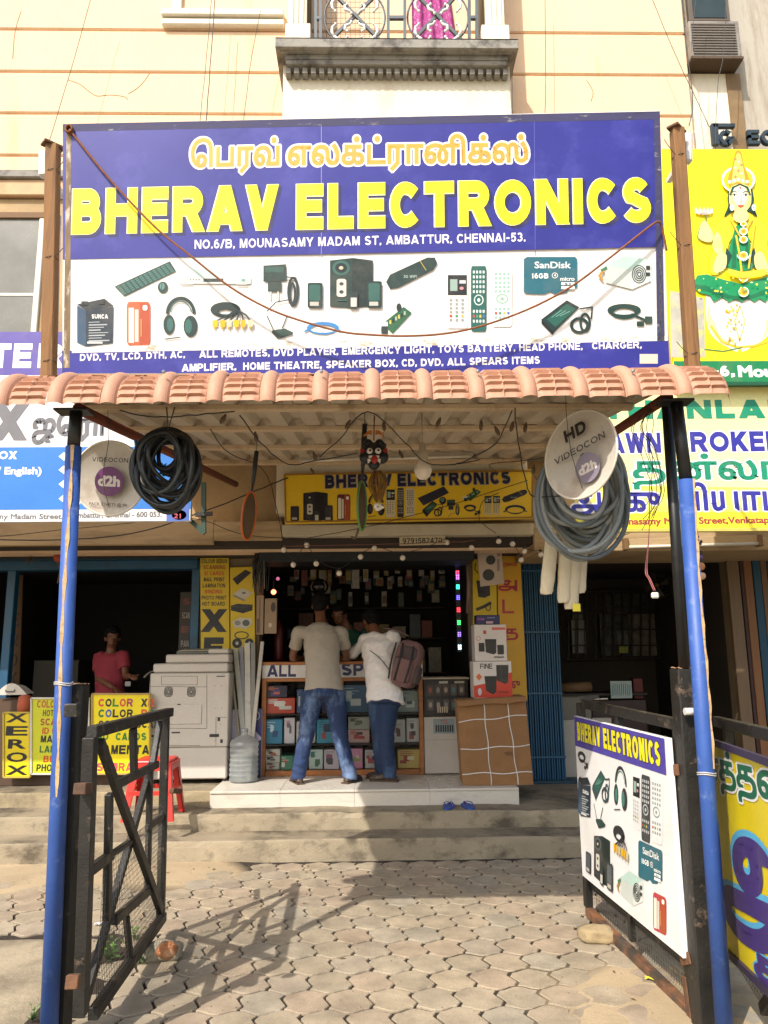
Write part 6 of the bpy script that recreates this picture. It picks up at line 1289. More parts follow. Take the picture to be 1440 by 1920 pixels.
# ================================================================ water jar
WJ = thing('water_jar', 'clear ribbed plastic water jar half full, standing on the platform beside the copier', 'water jar', (0, 0, 0))
cb = atz(456, 1466, PZ); cb.y += .02; WJ.location = cb; ROOTM[WJ] = Matrix.Translation(cb)
PET = milky('clear_plastic', '#e8ecec', .3)
pr = [(.05, 0), (.12, .0), (.135, .015)]
for i in range(7): z = .03+i*.05; pr += [(.137, z), (.130, z+.02), (.137, z+.038)]
pr = [(r, z*.9) for r, z in pr]; pr += [(.137, .35), (.125, .38), (.08, .41), (.04, .427), (.03, .435), (.028, .465), (.031, .467), (.031, .48)]
MB().lathe(pr, (0, 0, 0), PET, 28).build('jar', WJ, local=True)
wt = [(.0, .008), (.125, .01)]+[(r-.006, z) for r, z in pr if .03 < z < .23]+[(.13, .235), (0, .235)]
MB().lathe(wt, (0, 0, 0), milky('water', '#c0cccc', .22), 28).build('water', WJ, local=True)
MB().lathe([(0, .49), (.03, .49), (.034, .485), (.034, .46), (.032, .458)], (0, 0, 0), milky('cloudy_cap', '#c0c0c8', .5), 20).build('cap', WJ, local=True)
# poster carton behind jar
o, bd = cbox('poster_carton', 'white and navy printed carton standing behind the water jar', 'box', 434, 1330, 490, 1452, 7.92, .12, mat('lilac_white_card', lin('#c4bcd0', .85), .45, vary=.05), zb_=PZ+.002)
h_ = W(460, 1330, 7.92).z-PZ; w_ = W(490, 1390, 7.92).x-W(434, 1390, 7.92).x
P = rp_(bd, w_, h_); P.poly('#2a2a6a', [(.42, 0), (1, 0), (1, .42), (.7, .28), (.5, .1)]); P.poly('#23235c', [(.85, .48), (1, .45), (1, 1), (.85, 1)]); P.loop('#d8d4e4', .82, .1, .1, .06, .02)
for i in range(4): P.line('#8880a0', [(.06, .1+.04*i), (.3, .1+.04*i)], .01, False); P.line('#504a70', [(.55, .3+.03*i), (.8, .3+.03*i)], .014, False)
P.rr('#9a92b0', .3, .18, .48, .3, .02); P.done('printed_label')
# long strips and tubes leaning against the pillar
for i, (x0, y0, x1, y1, r, c_, lab) in enumerate(((430, 1220, 443, 1336, .012, '#a89c80', 'thin tan wooden strip, leftmost of the leaning lengths by the pillar'), (442, 1216, 452, 1330, .024, '#b4b4a8', 'pale grey plastic channel leaning by the pillar, second from left'), (453, 1213, 457, 1330, .02, '#8a8a94', 'grey plastic channel leaning by the pillar between two paler ones'), (464, 1206, 465, 1330, .028, '#d4d0c4', 'broad white plastic channel leaning in the middle of the bundle'),
    (475, 1205, 474, 1330, .022, '#8f8d86', 'dull grey channel leaning right of the broad white one'), (492, 1203, 477, 1360, .018, '#cfc8ba', 'slanting cream channel leaning against the counter corner'))):
    A = W(x0, y0, 7.98); z_ = PZ+.003; Bq = W(x1, y1, 7.9); d = (Bq-A); Bq = A+d*((A.z-z_)/-d.z); Bq.y = 7.84 if i != 5 else 7.8
    single(MB().bar(Bq, A, r*2, r*1.4, mat('channel_%s' % c_[1:], lin(c_, .8), .45, vary=.15, vscale=8, dirt='#5a5468', dirt_amt=.4, dscale=8), up=(0, 1, 0), c=.002), 'plastic_channel', lab, 'channel', Bq, 'lengths leaning by the pillar')
# small cream boxes hanging on the shop's left jamb
for (x0, y0, x1, y1, lab) in ((480, 1116, 494, 1190, 'tall cream striped packet hung on the left jamb of the shop opening'), (496, 1122, 519, 1188, 'dim cream switch board hung just inside the left jamb')):
    o, bd = cbox('hanging_packet', lab, 'packet', x0, y0, x1, y1, 8.12, .03, mat('dim_cream', lin('#b89c80', .75), .6)); P = rp_(bd, W(x1, 1150, 8.12).x-W(x0, 1150, 8.12).x, W(500, y0, 8.12).z-W(500, y1, 8.12).z)
    P.rect('#6a3a34', .45, .05, .55, .95) if x0 < 490 else P.ell('#4a3a34', .7, .25, .2, .14); P.rect('#5a4a44', .15, .6, .4, .95) if x0 < 490 else P.rr('#d8c8a8', .35, .7, .6, .82, .05); P.done('printed_label')
# shop interior goods: rows of hanging packets at the back
rg = random.Random(12); YB_ = 9.3
hm = [mat('goods_%d' % i, lin(c_, .8), .4, vary=.3, vscale=20) for i, c_ in enumerate(('#b8b4a8', '#7a8a88', '#8a5a48', '#b0a890', '#5a6a7a', '#c8c0b0', '#4a5a50', '#a0483a', '#a89048'))]
kinds = ('hanging packet of cables', 'hanging plastic pouch', 'hanging remote packet')
for row, (y, n, x0, x1, hh) in enumerate(((1062, 9, 556, 700, 34), (1060, 7, 705, 850, 22), (1084, 8, 690, 850, 20), (1100, 5, 545, 660, 18), (1108, 9, 560, 850, 24), (1076, 10, 548, 860, 16))):
    for i in range(n):
        x = x0+(x1-x0)*i/n+rg.uniform(-2, 2); Yq = YB_+.15*row+rg.uniform(-.05, .05); A = W(x, y+rg.uniform(-4, 4), Yq); w_ = rg.uniform(.05, .10); h_ = hh/1442*9*rg.uniform(.7, 1.4)
        mb = MB(); mm_ = rg.choice(hm); mb.box(A.x-w_/2, A.x+w_/2, Yq-.015, Yq+.012, A.z-h_, A.z, mm_, .006); mb.bar(V(A.x, Yq, A.z), V(A.x, Yq, A.z+.05), .003, .003, WIRE)
        mb.add([(A.x-w_*.35, Yq-.0165, A.z-h_*.8), (A.x+w_*.35, Yq-.0165, A.z-h_*.8), (A.x+w_*.35, Yq-.0165, A.z-h_*.3), (A.x-w_*.35, Yq-.0165, A.z-h_*.3)], [(0, 1, 2, 3)], rg.choice(hm))
        CN_ = ('pale grey', 'grey green', 'rusty brown', 'cream', 'slate blue', 'off white', 'dark green', 'brick red', 'ochre'); single(mb, 'hanging_packet', '%s packet hanging in the %s of packets inside the shop' % (CN_[hm.index(mm_)], ('upper left row', 'upper right row', 'lower right row', 'lower left row', 'second lowest row', 'middle row')[row]), 'packet', A, 'packets hanging inside the shop')
rail = MB().bar(W(540, 1052, 9.25), W(860, 1050, 9.25), .02, .02, WIRE); single(rail, 'hanging_rail', 'thin rail carrying the hanging packets inside the shop', 'rail', W(700, 1051, 9.25))
# shelves of goods further back
SH = thing('wall_shelf', 'dim shelves of small goods on the back wall of the shop', 'shelf', (-.2, 10.4, .42))
for k, z in enumerate((.9, 1.35, 1.8, 2.2)): MB().box(CX0, CX1-.1, 10.25, 10.58, z, z+.02, mat('shelf_brown', lin('#4a3424', .6), .6)).build('shelf_board', SH)
for k, z in enumerate((.92, 1.37, 1.82)):
    x = CX0+.1
    while x < CX1-.25:
        w_ = rg.uniform(.08, .2); h_ = rg.uniform(.12, .36); MB().box(x, x+w_, 10.3, 10.5, z, z+h_, rg.choice(hm), .004).build('stored_box', SH); x += w_+rg.uniform(.01, .06)
# LED sample strip: coloured lights
LEDS = (('#4a3cff', 1056), ('#ff3050', 1074), ('#9a50ff', 1082), ('#30e0a0', 1100), ('#5a4cff', 1120), ('#ff3048', 1143), ('#30e060', 1167), ('#6a50ff', 1189), ('#b0e8ff', 1213))
LS = thing('led_sample_strip', 'vertical strip of tiny coloured sample lights glowing inside the shop on the right', 'light strip', W(862, 1215, 8.5)); MB().bar(W(862, 1222, 8.5)+V(0, .01, 0), W(857, 1046, 8.5)+V(0, .01, 0), .05, .01, _mc['black_plastic'], up=(0, 1, 0)).build('backing', LS)
for c_, y in LEDS:
    mb = MB(); p = W(857+5*(y-1050)/165, y, 8.49); e_ = mat('led_'+c_[1:], lin(c_), .4, emit=5, fine=0, vary=0)
    for i in range(3):
        for j in range(2): q = p+V(-.01+.02*j, 0, -.02+.018*i); mb.box(q.x-.006, q.x+.006, q.y-.002, q.y, q.z-.005, q.z+.005, e_)
    mb.build('led_cluster', LS)
nb_ = MB(); q = W(513, 1110, 8.3); nb_.ball(q, .028, mat('orange_glow', lin('#ff8a5a'), .4, emit=3, fine=0, vary=0), 12); nb_.tube([q+V(0, 0, .02), q+V(0, 0, .2)], .004, WIRE, 5); single(nb_, 'night_lamp', 'small round lamp glowing orange inside the left of the shop', 'lamp', q)
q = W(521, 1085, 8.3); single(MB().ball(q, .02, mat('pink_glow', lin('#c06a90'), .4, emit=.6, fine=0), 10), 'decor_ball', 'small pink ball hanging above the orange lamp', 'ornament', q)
fe = MB(); q = W(523, 1200, 8.45); fe.lathe([(0, -.22), (.045, -.22), (.05, -.2), (.05, .1), (.03, .16), (.012, .18), (.012, .21), (0, .21)], q, mat('dark_red_cylinder', lin('#6a1a1c', .7), .35), 16); single(fe, 'red_cylinder', 'dark red cylinder standing inside the shop behind the left end of the counter', 'cylinder', q)
# ================================================================ red stool
ST = thing('plastic_stool', 'bright red moulded plastic stool behind the left gate', 'stool', (0, 0, 0)); sp_ = atz(285, 1534, .288); sp_.y += .05; ST.location = sp_; ROOTM[ST] = Matrix.Translation(sp_)
REDP = mat('red_plastic', lin('#d8342c', .85), .35, vary=.08, vscale=4, fine=.03)
mb = MB(); mb.hexa([V(-.16, -.16, .45), V(.16, -.16, .45), V(.16, .16, .45), V(-.16, .16, .45), V(-.145, -.145, .475), V(.145, -.145, .475), V(.145, .145, .475), V(-.145, .145, .475)], REDP, .012); mb.build('seat', ST, local=True)
MB().lathe([(.02, .476), (.05, .478), (.055, .476)], (0, 0, 0), REDP, 16).build('seat_ring', ST, local=True)
for sx in (-1, 1):
    for sy in (-1, 1):
        def leg(u, v, sx=sx, sy=sy):
            z = .45*(1-v); k = 1+.32*v; w_ = .075-.03*v
            if u < .5: t = u*2; return V(sx*(.16*k-w_*(1-t)), sy*.16*k, z)
            t = (u-.5)*2; return V(sx*.16*k, sy*(.16*k-w_*t), z)
        mb = MB(); mb.grid(leg, 6, 8, REDP, False); mb.grid(lambda u, v: leg(u, v)*1.0-V(sx*.006, sy*.006, 0), 6, 8, REDP, False); mb.build('leg', ST, local=True)
for s_ in (-1, 1):
    MB().box(-.17, .17, s_*.185-.004, s_*.185+.004, .2, .235, REDP, .002).build('cross_brace', ST, local=True); MB().box(s_*.185-.004, s_*.185+.004, -.17, .17, .2, .235, REDP, .002).build('cross_brace', ST, local=True)
    MB().box(-.155, .155, s_*.165-.004, s_*.165+.004, .39, .45, REDP, .002).build('skirt', ST, local=True); MB().box(s_*.165-.004, s_*.165+.004, -.155, .155, .39, .45, REDP, .002).build('skirt', ST, local=True)
# ================================================================ flip flops
FF = mat('blue_rubber', lin('#2a55a8', .8), .6); FFS = mat('purple_strap', lin('#6a4a9a', .7), .5)
for (x, y, rz, lab) in ((837, 1506, 1.35, 'blue rubber slipper with a purple strap, left one of the pair on the step'), (872, 1505, 1.75, 'blue rubber slipper, right one of the pair on the step')):
    p = atz(x, y, .289); p.y = 7.045; t = thing('slipper', lab, 'slipper', p, rz, 'pair of blue slippers'); 
    ol = [(.125*math.cos(a), (.045-.012*math.cos(a+.3)*-1*(1 if math.cos(a) > 0 else -.2))*math.sin(a)) for a in [2*math.pi*i/24 for i in range(24)]]
    mb = MB(); n = len(ol); mb.add([V(a, b, 0) for a, b in ol]+[V(a, b, .016) for a, b in ol], [(i, (i+1) % n, n+(i+1) % n, n+i) for i in range(n)]+[tuple(range(n, 2*n))], FF); mb.build('sole', t, local=True)
    for s_ in (-1, 1): MB().tube([V(.085, 0, .018), V(.06, s_*.012, .04), V(.01, s_*.035, .04), V(-.035, s_*.042, .014)], .006, FFS, 8, flat=.5).build('strap', t, local=True)
# ================================================================ right doorway: folding gate, room, counter
TG1 = thing('folding_gate', 'teal folding metal gate pushed shut to the left of the right hand doorway', 'gate', (W(1010, 1460, 8.3).x, 8.3, .288))
a, b = W(979, 1250, 8.28).x, W(1052, 1250, 8.28).x; n_ = 16; gt_ = W(1010, 1040, 8.28).z; pmn = None
for i in range(n_):
    if pmn is None: q = MB().box(-.0095, .0095, -.012, .02, 0, gt_-.288, TEAL, .004).build('vertical_slat', TG1, local=True); pmn = q.data
    else: q = bpy.data.objects.new('vertical_slat', pmn); COL.objects.link(q); q.parent = TG1
    q.location = (a+(b-a)*(i+.5)/n_-TG1.location.x, 8.28-8.3+.012*(i % 2), 0)
MB().box(a, b, 8.31, 8.33, .288, gt_, TEALD).build('backing_sheet', TG1)
for y in (1070, 1185, 1300, 1420): z = W(1010, y, 8.26).z; MB().box(a, b, 8.258, 8.266, z-.012, z+.012, TEAL, .002).build('scissor_bar', TG1)
MB().box(a-.02, b+.3, 8.2, 8.4, .288, .32, TEALD, .004).build('bottom_track', TG1)
for (x0, x1, c_, lab) in ((1362, 1384, '#7a6248', 'broad tan wooden post standing in the right doorway'), (1386, 1392, '#3c1a18', 'thin maroon strip beside the broad tan post'), (1393, 1408, '#8a5c34', 'orange brown wooden post right of the maroon strip'), (1410, 1424, '#164a66', 'teal metal post right of the orange brown one'), (1425, 1436, '#7a5a3a', 'narrow brown post right of the teal one'), (1437, 1600, '#12405a', 'wide teal shutter panel at the right edge')):
    Yq = 8.0; A, Bq = W(x0, 1050, Yq), W(x1, 1050, Yq); C_ = W(x0+28, 1400, Yq); sl_ = (W(x0+30, 1400, Yq).x-W(x0, 1050, Yq).x)*0
    mb = MB().box(A.x, Bq.x, Yq, Yq+.06, .288, 2.62, mat('post_'+c_[1:], lin(c_, .75), .6, vary=.2, stretch=(3, 3, .4)), .004); single(mb, 'door_post', lab, 'post', (A.x, Yq, .288))
if 1:
    RP = thing('right_pillar', 'plain plastered pier behind the wooden posts at the right edge', 'pillar', (3.2, 8.2, .288)); MB().box(W(1385, 1200, 8.2).x, 5, 8.15, 8.5, .288, 2.62, PIL).build('pier', RP)
# dark window with grille at the back, glimpses of light
WG = thing('barred_window', 'dim barred window with pale panes at the back of the right hand room', 'window', W(1170, 1250, 10.6))
DW = mat('dark_window_wood', lin('#2a1c14', .6), .6); Yw = 10.6
for (x0, y0, x1, y1) in ((1060, 1105, 1360, 1112), (1060, 1232, 1360, 1238)): A, Bq = W(x0, y1, Yw), W(x1, y0, Yw); MB().box(A.x, Bq.x, Yw, Yw+.05, A.z, Bq.z, DW, .004).build('frame', WG)
for x in range(1066, 1360, 17): A = W(x, 1235, Yw); Bq = W(x, 1108, Yw); MB().bar(A, Bq, .018, .018, DW, up=(0, 1, 0)).build('grille_bar', WG)
for y in (1140, 1150, 1180, 1210): MB().bar(W(1062, y, Yw), W(1358, y, Yw), .016, .016, DW).build('grille_rail', WG)
PG = [mat('pane_%d' % i, lin(c_, 1.0), .3, vary=.5, vscale=9) for i, c_ in enumerate(('#5a5a58', '#34342f', '#8a9498', '#3c4a34', '#6a645a'))]
rg = random.Random(5)
for (x0, y0, x1, y1, k) in ((1130, 1150, 1180, 1230, 1), (1182, 1150, 1230, 1230, 4), (1076, 1130, 1094, 1160, 3), (1153, 1122, 1173, 1150, 2), (1160, 1182, 1178, 1210, 0), (1075, 1162, 1098, 1225, 0), (1315, 1130, 1330, 1230, 2), (1345, 1118, 1358, 1132, 2), (1348, 1150, 1360, 1168, 0), (1305, 1180, 1328, 1205, 3), (1140, 1112, 1230, 1148, 1)):
    A, Bq = W(x0, y1, Yw+.03), W(x1, y0, Yw+.03); MB().box(A.x, Bq.x, Yw+.06+.01*k, Yw+.068+.01*k, A.z, Bq.z, PG[k]).build('pane', WG)
NT = mkboard('notice_card', 'small yellow green card fixed to the dim barred window', 'card', W(1161, 1212, 10.5), W(1178, 1212, 10.5), W(1177, 1224, 10.5), W(1161, 1224, 10.5), .005, mat('lime_card', lin('#b8c048', .8), .5))
for i in range(3): NT.text('OFFER', (1163, 1215.6+3.3*i), (1176, 1215.6+3.3*i), 2.2, ink('#3a4020'), lv=1, w=.18)
fan = thing('ceiling_fan_grey', 'dim round pedestal fan inside the right hand room', 'fan', W(1232, 1095, 9.6)) if 0 else thing('fan', 'dim round fan hanging in the dark right hand room', 'fan', W(1232, 1097, 9.6))
FM = mat('dim_fan_metal', lin('#4c4640', .6), .5); fc = W(1232, 1097, 9.6)
for r in (.17, .12, .07): MB().tube([fc+V(r*math.cos(t), -.03, r*math.sin(t)) for t in [2*math.pi*j/24 for j in range(24)]], .003, FM, 5, closed=True).build('guard_ring', fan)
for k in range(4): t = k*1.57+.3; MB().add([fc+V(.02*math.cos(t), 0, .02*math.sin(t)), fc+V(.15*math.cos(t-.3), .01, .15*math.sin(t-.3)), fc+V(.16*math.cos(t+.25), -.01, .16*math.sin(t+.25))], [(0, 1, 2)], FM).build('blade', fan)
MB().ball(fc, .03, mat('fan_hub', lin('#8a6a3c', .7), .5), 10).build('hub', fan)
# counter with papers in the right room
RC = thing('room_counter', 'pale counter in the right hand room carrying a brown roll', 'counter', (W(1150, 1300, 8.9).x, 8.9, .288))
A, Bq = W(1052, 1350, 8.9), W(1215, 1350, 8.9); zt2 = W(1130, 1262, 8.9).z
MB().box(A.x, W(1110, 1350, 8.9).x, 8.9, 9.3, .3, zt2-.25, mat('grey_white_panel', lin('#8e877c', .7), .5, vary=.1), .006).build('front_panel', RC)
MB().box(W(1112, 1350, 8.9).x, Bq.x, 8.92, 9.3, .3, zt2-.3, mat('dark_maroon', lin('#3a1a18', .6), .5), .006).build('front_panel', RC)
MB().box(A.x, Bq.x, 8.85, 9.3, zt2-.25, zt2-.22, DW, .004).build('counter_top', RC)
q0 = W(1048, 1290, 8.85); q1 = W(1108, 1287, 8.85); single(MB().tube([q0, q1], .055, mat('brown_roll', lin('#7a5c3c', .7), .7), 14), 'paper_roll', 'thick brown roll lying on the pale counter in the right room', 'roll', q0)
NB2 = mkboard('paper_notice', 'blue and white printed paper propped on the counter in the right room', 'notice', W(1144, 1277, 8.82), W(1184, 1277, 8.82), W(1186, 1309, 8.82), W(1146, 1310, 8.82), .006, mat('pale_blue_paper', lin('#a8b8b4', .8), .6))
m = MB(); rg = random.Random(1)
for i in range(9): NB2.poly(m, [(1148+i*4, 1305-rg.random()*6), (1149.5+i*4, 1305), (1150+i*4, 1281+rg.random()*6), (1148.5+i*4, 1281)], ink('#3a7080', .8), 1)
m.build('printed_lines', NB2.root)
o, bd = cbox('red_box', 'dull red box behind the printed paper in the right room', 'box', 1188, 1272, 1206, 1310, 8.95, .1, mat('dull_red', lin('#6a1f1c', .7), .6))
# white board leaning beyond the teal gate
o, bd = cbox('leaning_board', 'plain white panel standing beyond the teal gate', 'panel', 1054, 1350, 1088, 1425, 8.6, .04, mat('plain_white_panel', lin('#b8b0a6', .8), .5), zb_=.29)
o, bd = cbox('leaning_board', 'smaller pale panel seen between the gate bars, right of the plain white panel', 'panel', 1112, 1346, 1148, 1400, 8.6, .04, _mc['plain_white_panel'], zb_=.29)
# tube light fixture over the right doorway
A, Bq = W(1172, 1020, 7.1), W(1422, 1013, 7.1); t = thing('tube_fixture', 'tube light in a tan batten above the right hand doorway', 'light', (A+Bq)/2); MB().bar(A, Bq, .05, .09, BEAM, c=.004).build('batten', t); MB().tube([A+V(.02, -.03, -.035), Bq+V(-.02, -.03, -.035)], .016, TUBE, 10).build('tube', t)
for p in (A, Bq): MB().box(p.x-.02, p.x+.02, p.y-.05, p.y+.03, p.z-.06, p.z+.05, mat('tan_end_cap', lin('#8a6a44', .7), .6), .004).build('end_cap', t)
# left room furniture
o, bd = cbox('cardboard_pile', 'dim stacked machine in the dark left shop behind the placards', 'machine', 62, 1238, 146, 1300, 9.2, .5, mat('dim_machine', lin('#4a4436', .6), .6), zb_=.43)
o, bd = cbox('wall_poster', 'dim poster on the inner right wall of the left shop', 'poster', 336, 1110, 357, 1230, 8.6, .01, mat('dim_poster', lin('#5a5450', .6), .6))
P = rp_(bd, .14, .7)
for i, (c_, t_x) in enumerate((('#8a3024', 'S'), ('#a8a098', 'SCAN'), ('#8a3024', 'E'), ('#a8a098', 'PAN'))): P.text(c_, t_x, .2, .2+.22*i, .8, .1)
P.done('printed_letters')
WH = thing('white_tray', 'white rounded tray with a black handle on the ledge at the far left edge', 'tray', W(20, 1303, 7.7))
A = W(20, 1303, 7.7); MB().grid(lambda u, v: A+V(-.13+.28*u, .0+.18*v, .0+.11*math.sin(math.pi*(u*.9+.08))*(1-.2*v)), 14, 4, CPW).build('tray_shell', WH); mb = MB(); mb.grid(lambda u, v: A+V(-.13+.28*u, 0, .11*v*math.sin(math.pi*(u*.9+.08))), 14, 3, CPW); mb.build('tray_front', WH)
MB().tube([A+V(x, -.008, z) for x, z in ((-.05, .05), (-.045, .03), (.03, .03), (.04, .05))], .005, _mc['black_plastic'], 6).build('handle', WH)
rs = MB(); q = W(47, 1318, 7.72); rs.lathe([(0, -.1), (.06, -.1), (.07, -.02), (.06, .06), (.02, .08), (0, .08)], q, mat('orange_cloth', lin('#b0583a', .8), .8, vary=.2, bump=.2), 14); single(rs, 'orange_bag', 'small orange cloth bag hanging above the stacked capital placard', 'bag', q)
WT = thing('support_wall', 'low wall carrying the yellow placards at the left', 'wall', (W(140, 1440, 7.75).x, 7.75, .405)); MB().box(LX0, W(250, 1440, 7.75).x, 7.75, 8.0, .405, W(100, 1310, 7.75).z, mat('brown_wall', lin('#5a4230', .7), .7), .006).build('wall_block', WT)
# ================================================================ people
def loftsec(mb, secs, m, n=22, cap=True):
    """secs: (centre, rx, ry, side vector, front vector)"""
    vs = []
    for c, rx, ry, sx, fy in secs:
        for j in range(n): a = 2*math.pi*j/n; vs.append(Vector(c)+Vector(sx)*(rx*math.cos(a))+Vector(fy)*(ry*math.sin(a)))
    k = len(secs); fs = [(i*n+j, i*n+(j+1) % n, (i+1)*n+(j+1) % n, (i+1)*n+j) for i in range(k-1) for j in range(n)]
    fs += [tuple(range(n))[::-1], tuple((k-1)*n+j for j in range(n))]
    mb.add(vs, fs, m, True)
def fuse(mb, name, m, parent, vox=.012, smooth=4, fold=None):
    """join overlapping shapes into one continuous skin"""
    me = bpy.data.meshes.new('tmp'); me.from_pydata([tuple(v) for v in mb.v], [], mb.f); o = bpy.data.objects.new('tmp', me); COL.objects.link(o)
    r = o.modifiers.new('r', 'REMESH'); r.mode = 'VOXEL'; r.voxel_size = vox; s = o.modifiers.new('s', 'SMOOTH'); s.iterations = smooth; s.factor = .5
    bpy.context.view_layer.update(); nm = bpy.data.meshes.new_from_object(o.evaluated_get(bpy.context.evaluated_depsgraph_get())); bpy.data.objects.remove(o)
    if fold:
        nrm = [v.normal.copy() for v in nm.vertices]
        for v, n in zip(nm.vertices, nrm): v.co = v.co+n*fold(v.co)
    nm.name = name; inv = wm(parent).inverted(); nm.transform(inv)
    mats = m if isinstance(m, list) else [m]
    for q in mats: nm.materials.append(q)
    nm.polygons.foreach_set('use_smooth', [True]*len(nm.polygons)); o = bpy.data.objects.new(name, nm); COL.objects.link(o); o.parent = parent; return o
def limb(mb, pts, rs, m, n=14, sub=4):
    P = smooth([tuple(p) for p in pts], sub); R_ = smooth([(r, 0, 0) for r in rs], sub); mb.tube(P, 0, m, n, rs=[max(.004, q.x) for q in R_])
def ell(mb, c, rx, ry, rz, m, rot=None):
    k = len(mb.v); mb.ball((0, 0, 0), 1, m, 18, (rx, ry, rz))
    for i in range(k, len(mb.v)): q = mb.v[i]; q = rot @ q if rot is not None else q; mb.v[i] = Vector(c)+q
def hand(mb, wrist, d, side, m, curl=.35, thumb=1):
    """palm and five fingers; d finger direction, side across the palm towards the thumb"""
    d = Vector(d).normalized(); side = (Vector(side)-d*Vector(side).dot(d)).normalized(); nn = d.cross(side).normalized(); w_ = Vector(wrist)
    c = w_+d*.05; 
    loftsec(mb, [(w_, .026, .02, side, nn), (w_+d*.03, .036, .017, side, nn), (w_+d*.085, .042, .014, side, nn), (w_+d*.095, .038, .012, side, nn)], m, 14)
    for i, (o, L) in enumerate(((.031, .068), (.011, .078), (-.010, .072), (-.030, .056))):
        b = w_+d*.08+side*o; a1 = curl*.6; a2 = curl*1.5; a3 = curl*2.2
        def dr(a): return d*math.cos(a)-nn*math.sin(a)*thumb
        p1 = b+dr(a1)*L*.45; p2 = p1+dr(a2)*L*.3; p3 = p2+dr(a3)*L*.25; limb(mb, [b, p1, p2, p3], [.010, .0095, .0085, .007], m, 8, 2)
    t0 = w_+d*.025+side*.028; t1 = t0+(d*.6+side*.8).normalized()*.035; t2 = t1+(d*.9+side*.3-nn*.2*thumb).normalized()*.03; limb(mb, [t0, t1, t2], [.013, .011, .008], m, 8, 3)
SKIN = mat('brown_skin', lin('#8a5a40', .7), .5, vary=.1, vscale=8, fine=.03); HAIR = mat('black_hair', (.007, .006, .006), .75, vary=.4, vscale=40, bump=.6, bscale=160, spec=.15); LIP = mat('lip_skin', lin('#7a3a34', .6), .5); EYE = mat('eye_white', lin('#d8d0c8', .7), .3); DKS = mat('eye_dark', (.01, .008, .008), .2)
def head(mb, hm, c, fwd, up, r=.098):
    """skull, jaw, nose, ears in mb; returns frame"""
    f = Vector(fwd).normalized(); u = Vector(up); u = (u-f*u.dot(f)).normalized(); s = f.cross(u).normalized(); Rm = Matrix((s, f, u)).transposed(); k = r/.098
    def A(x, y, z): return Vector(c)+s*x*k+f*y*k+u*z*k
    ell(mb, A(0, -.012, .02), .076*k, .096*k, .098*k, None, Rm); ell(mb, A(0, .028, -.045), .056*k, .062*k, .068*k, None, Rm); ell(mb, A(0, .095, -.018), .012*k, .018*k, .026*k, None, Rm); ell(mb, A(0, .085, -.06), .026*k, .014*k, .012*k, None, Rm)
    for q in (-1, 1): ell(mb, A(q*.078, -.005, -.012), .010*k, .02*k, .032*k, None, Rm); ell(mb, A(q*.03, .075, .022), .022*k, .016*k, .010*k, None, Rm)
    hb = MB(); hl = lambda p: p
    ell(hb, A(0, -.022, .035), .083*k, .098*k, .094*k, None, Rm)
    return A, hb, Rm, (s, f, u), k
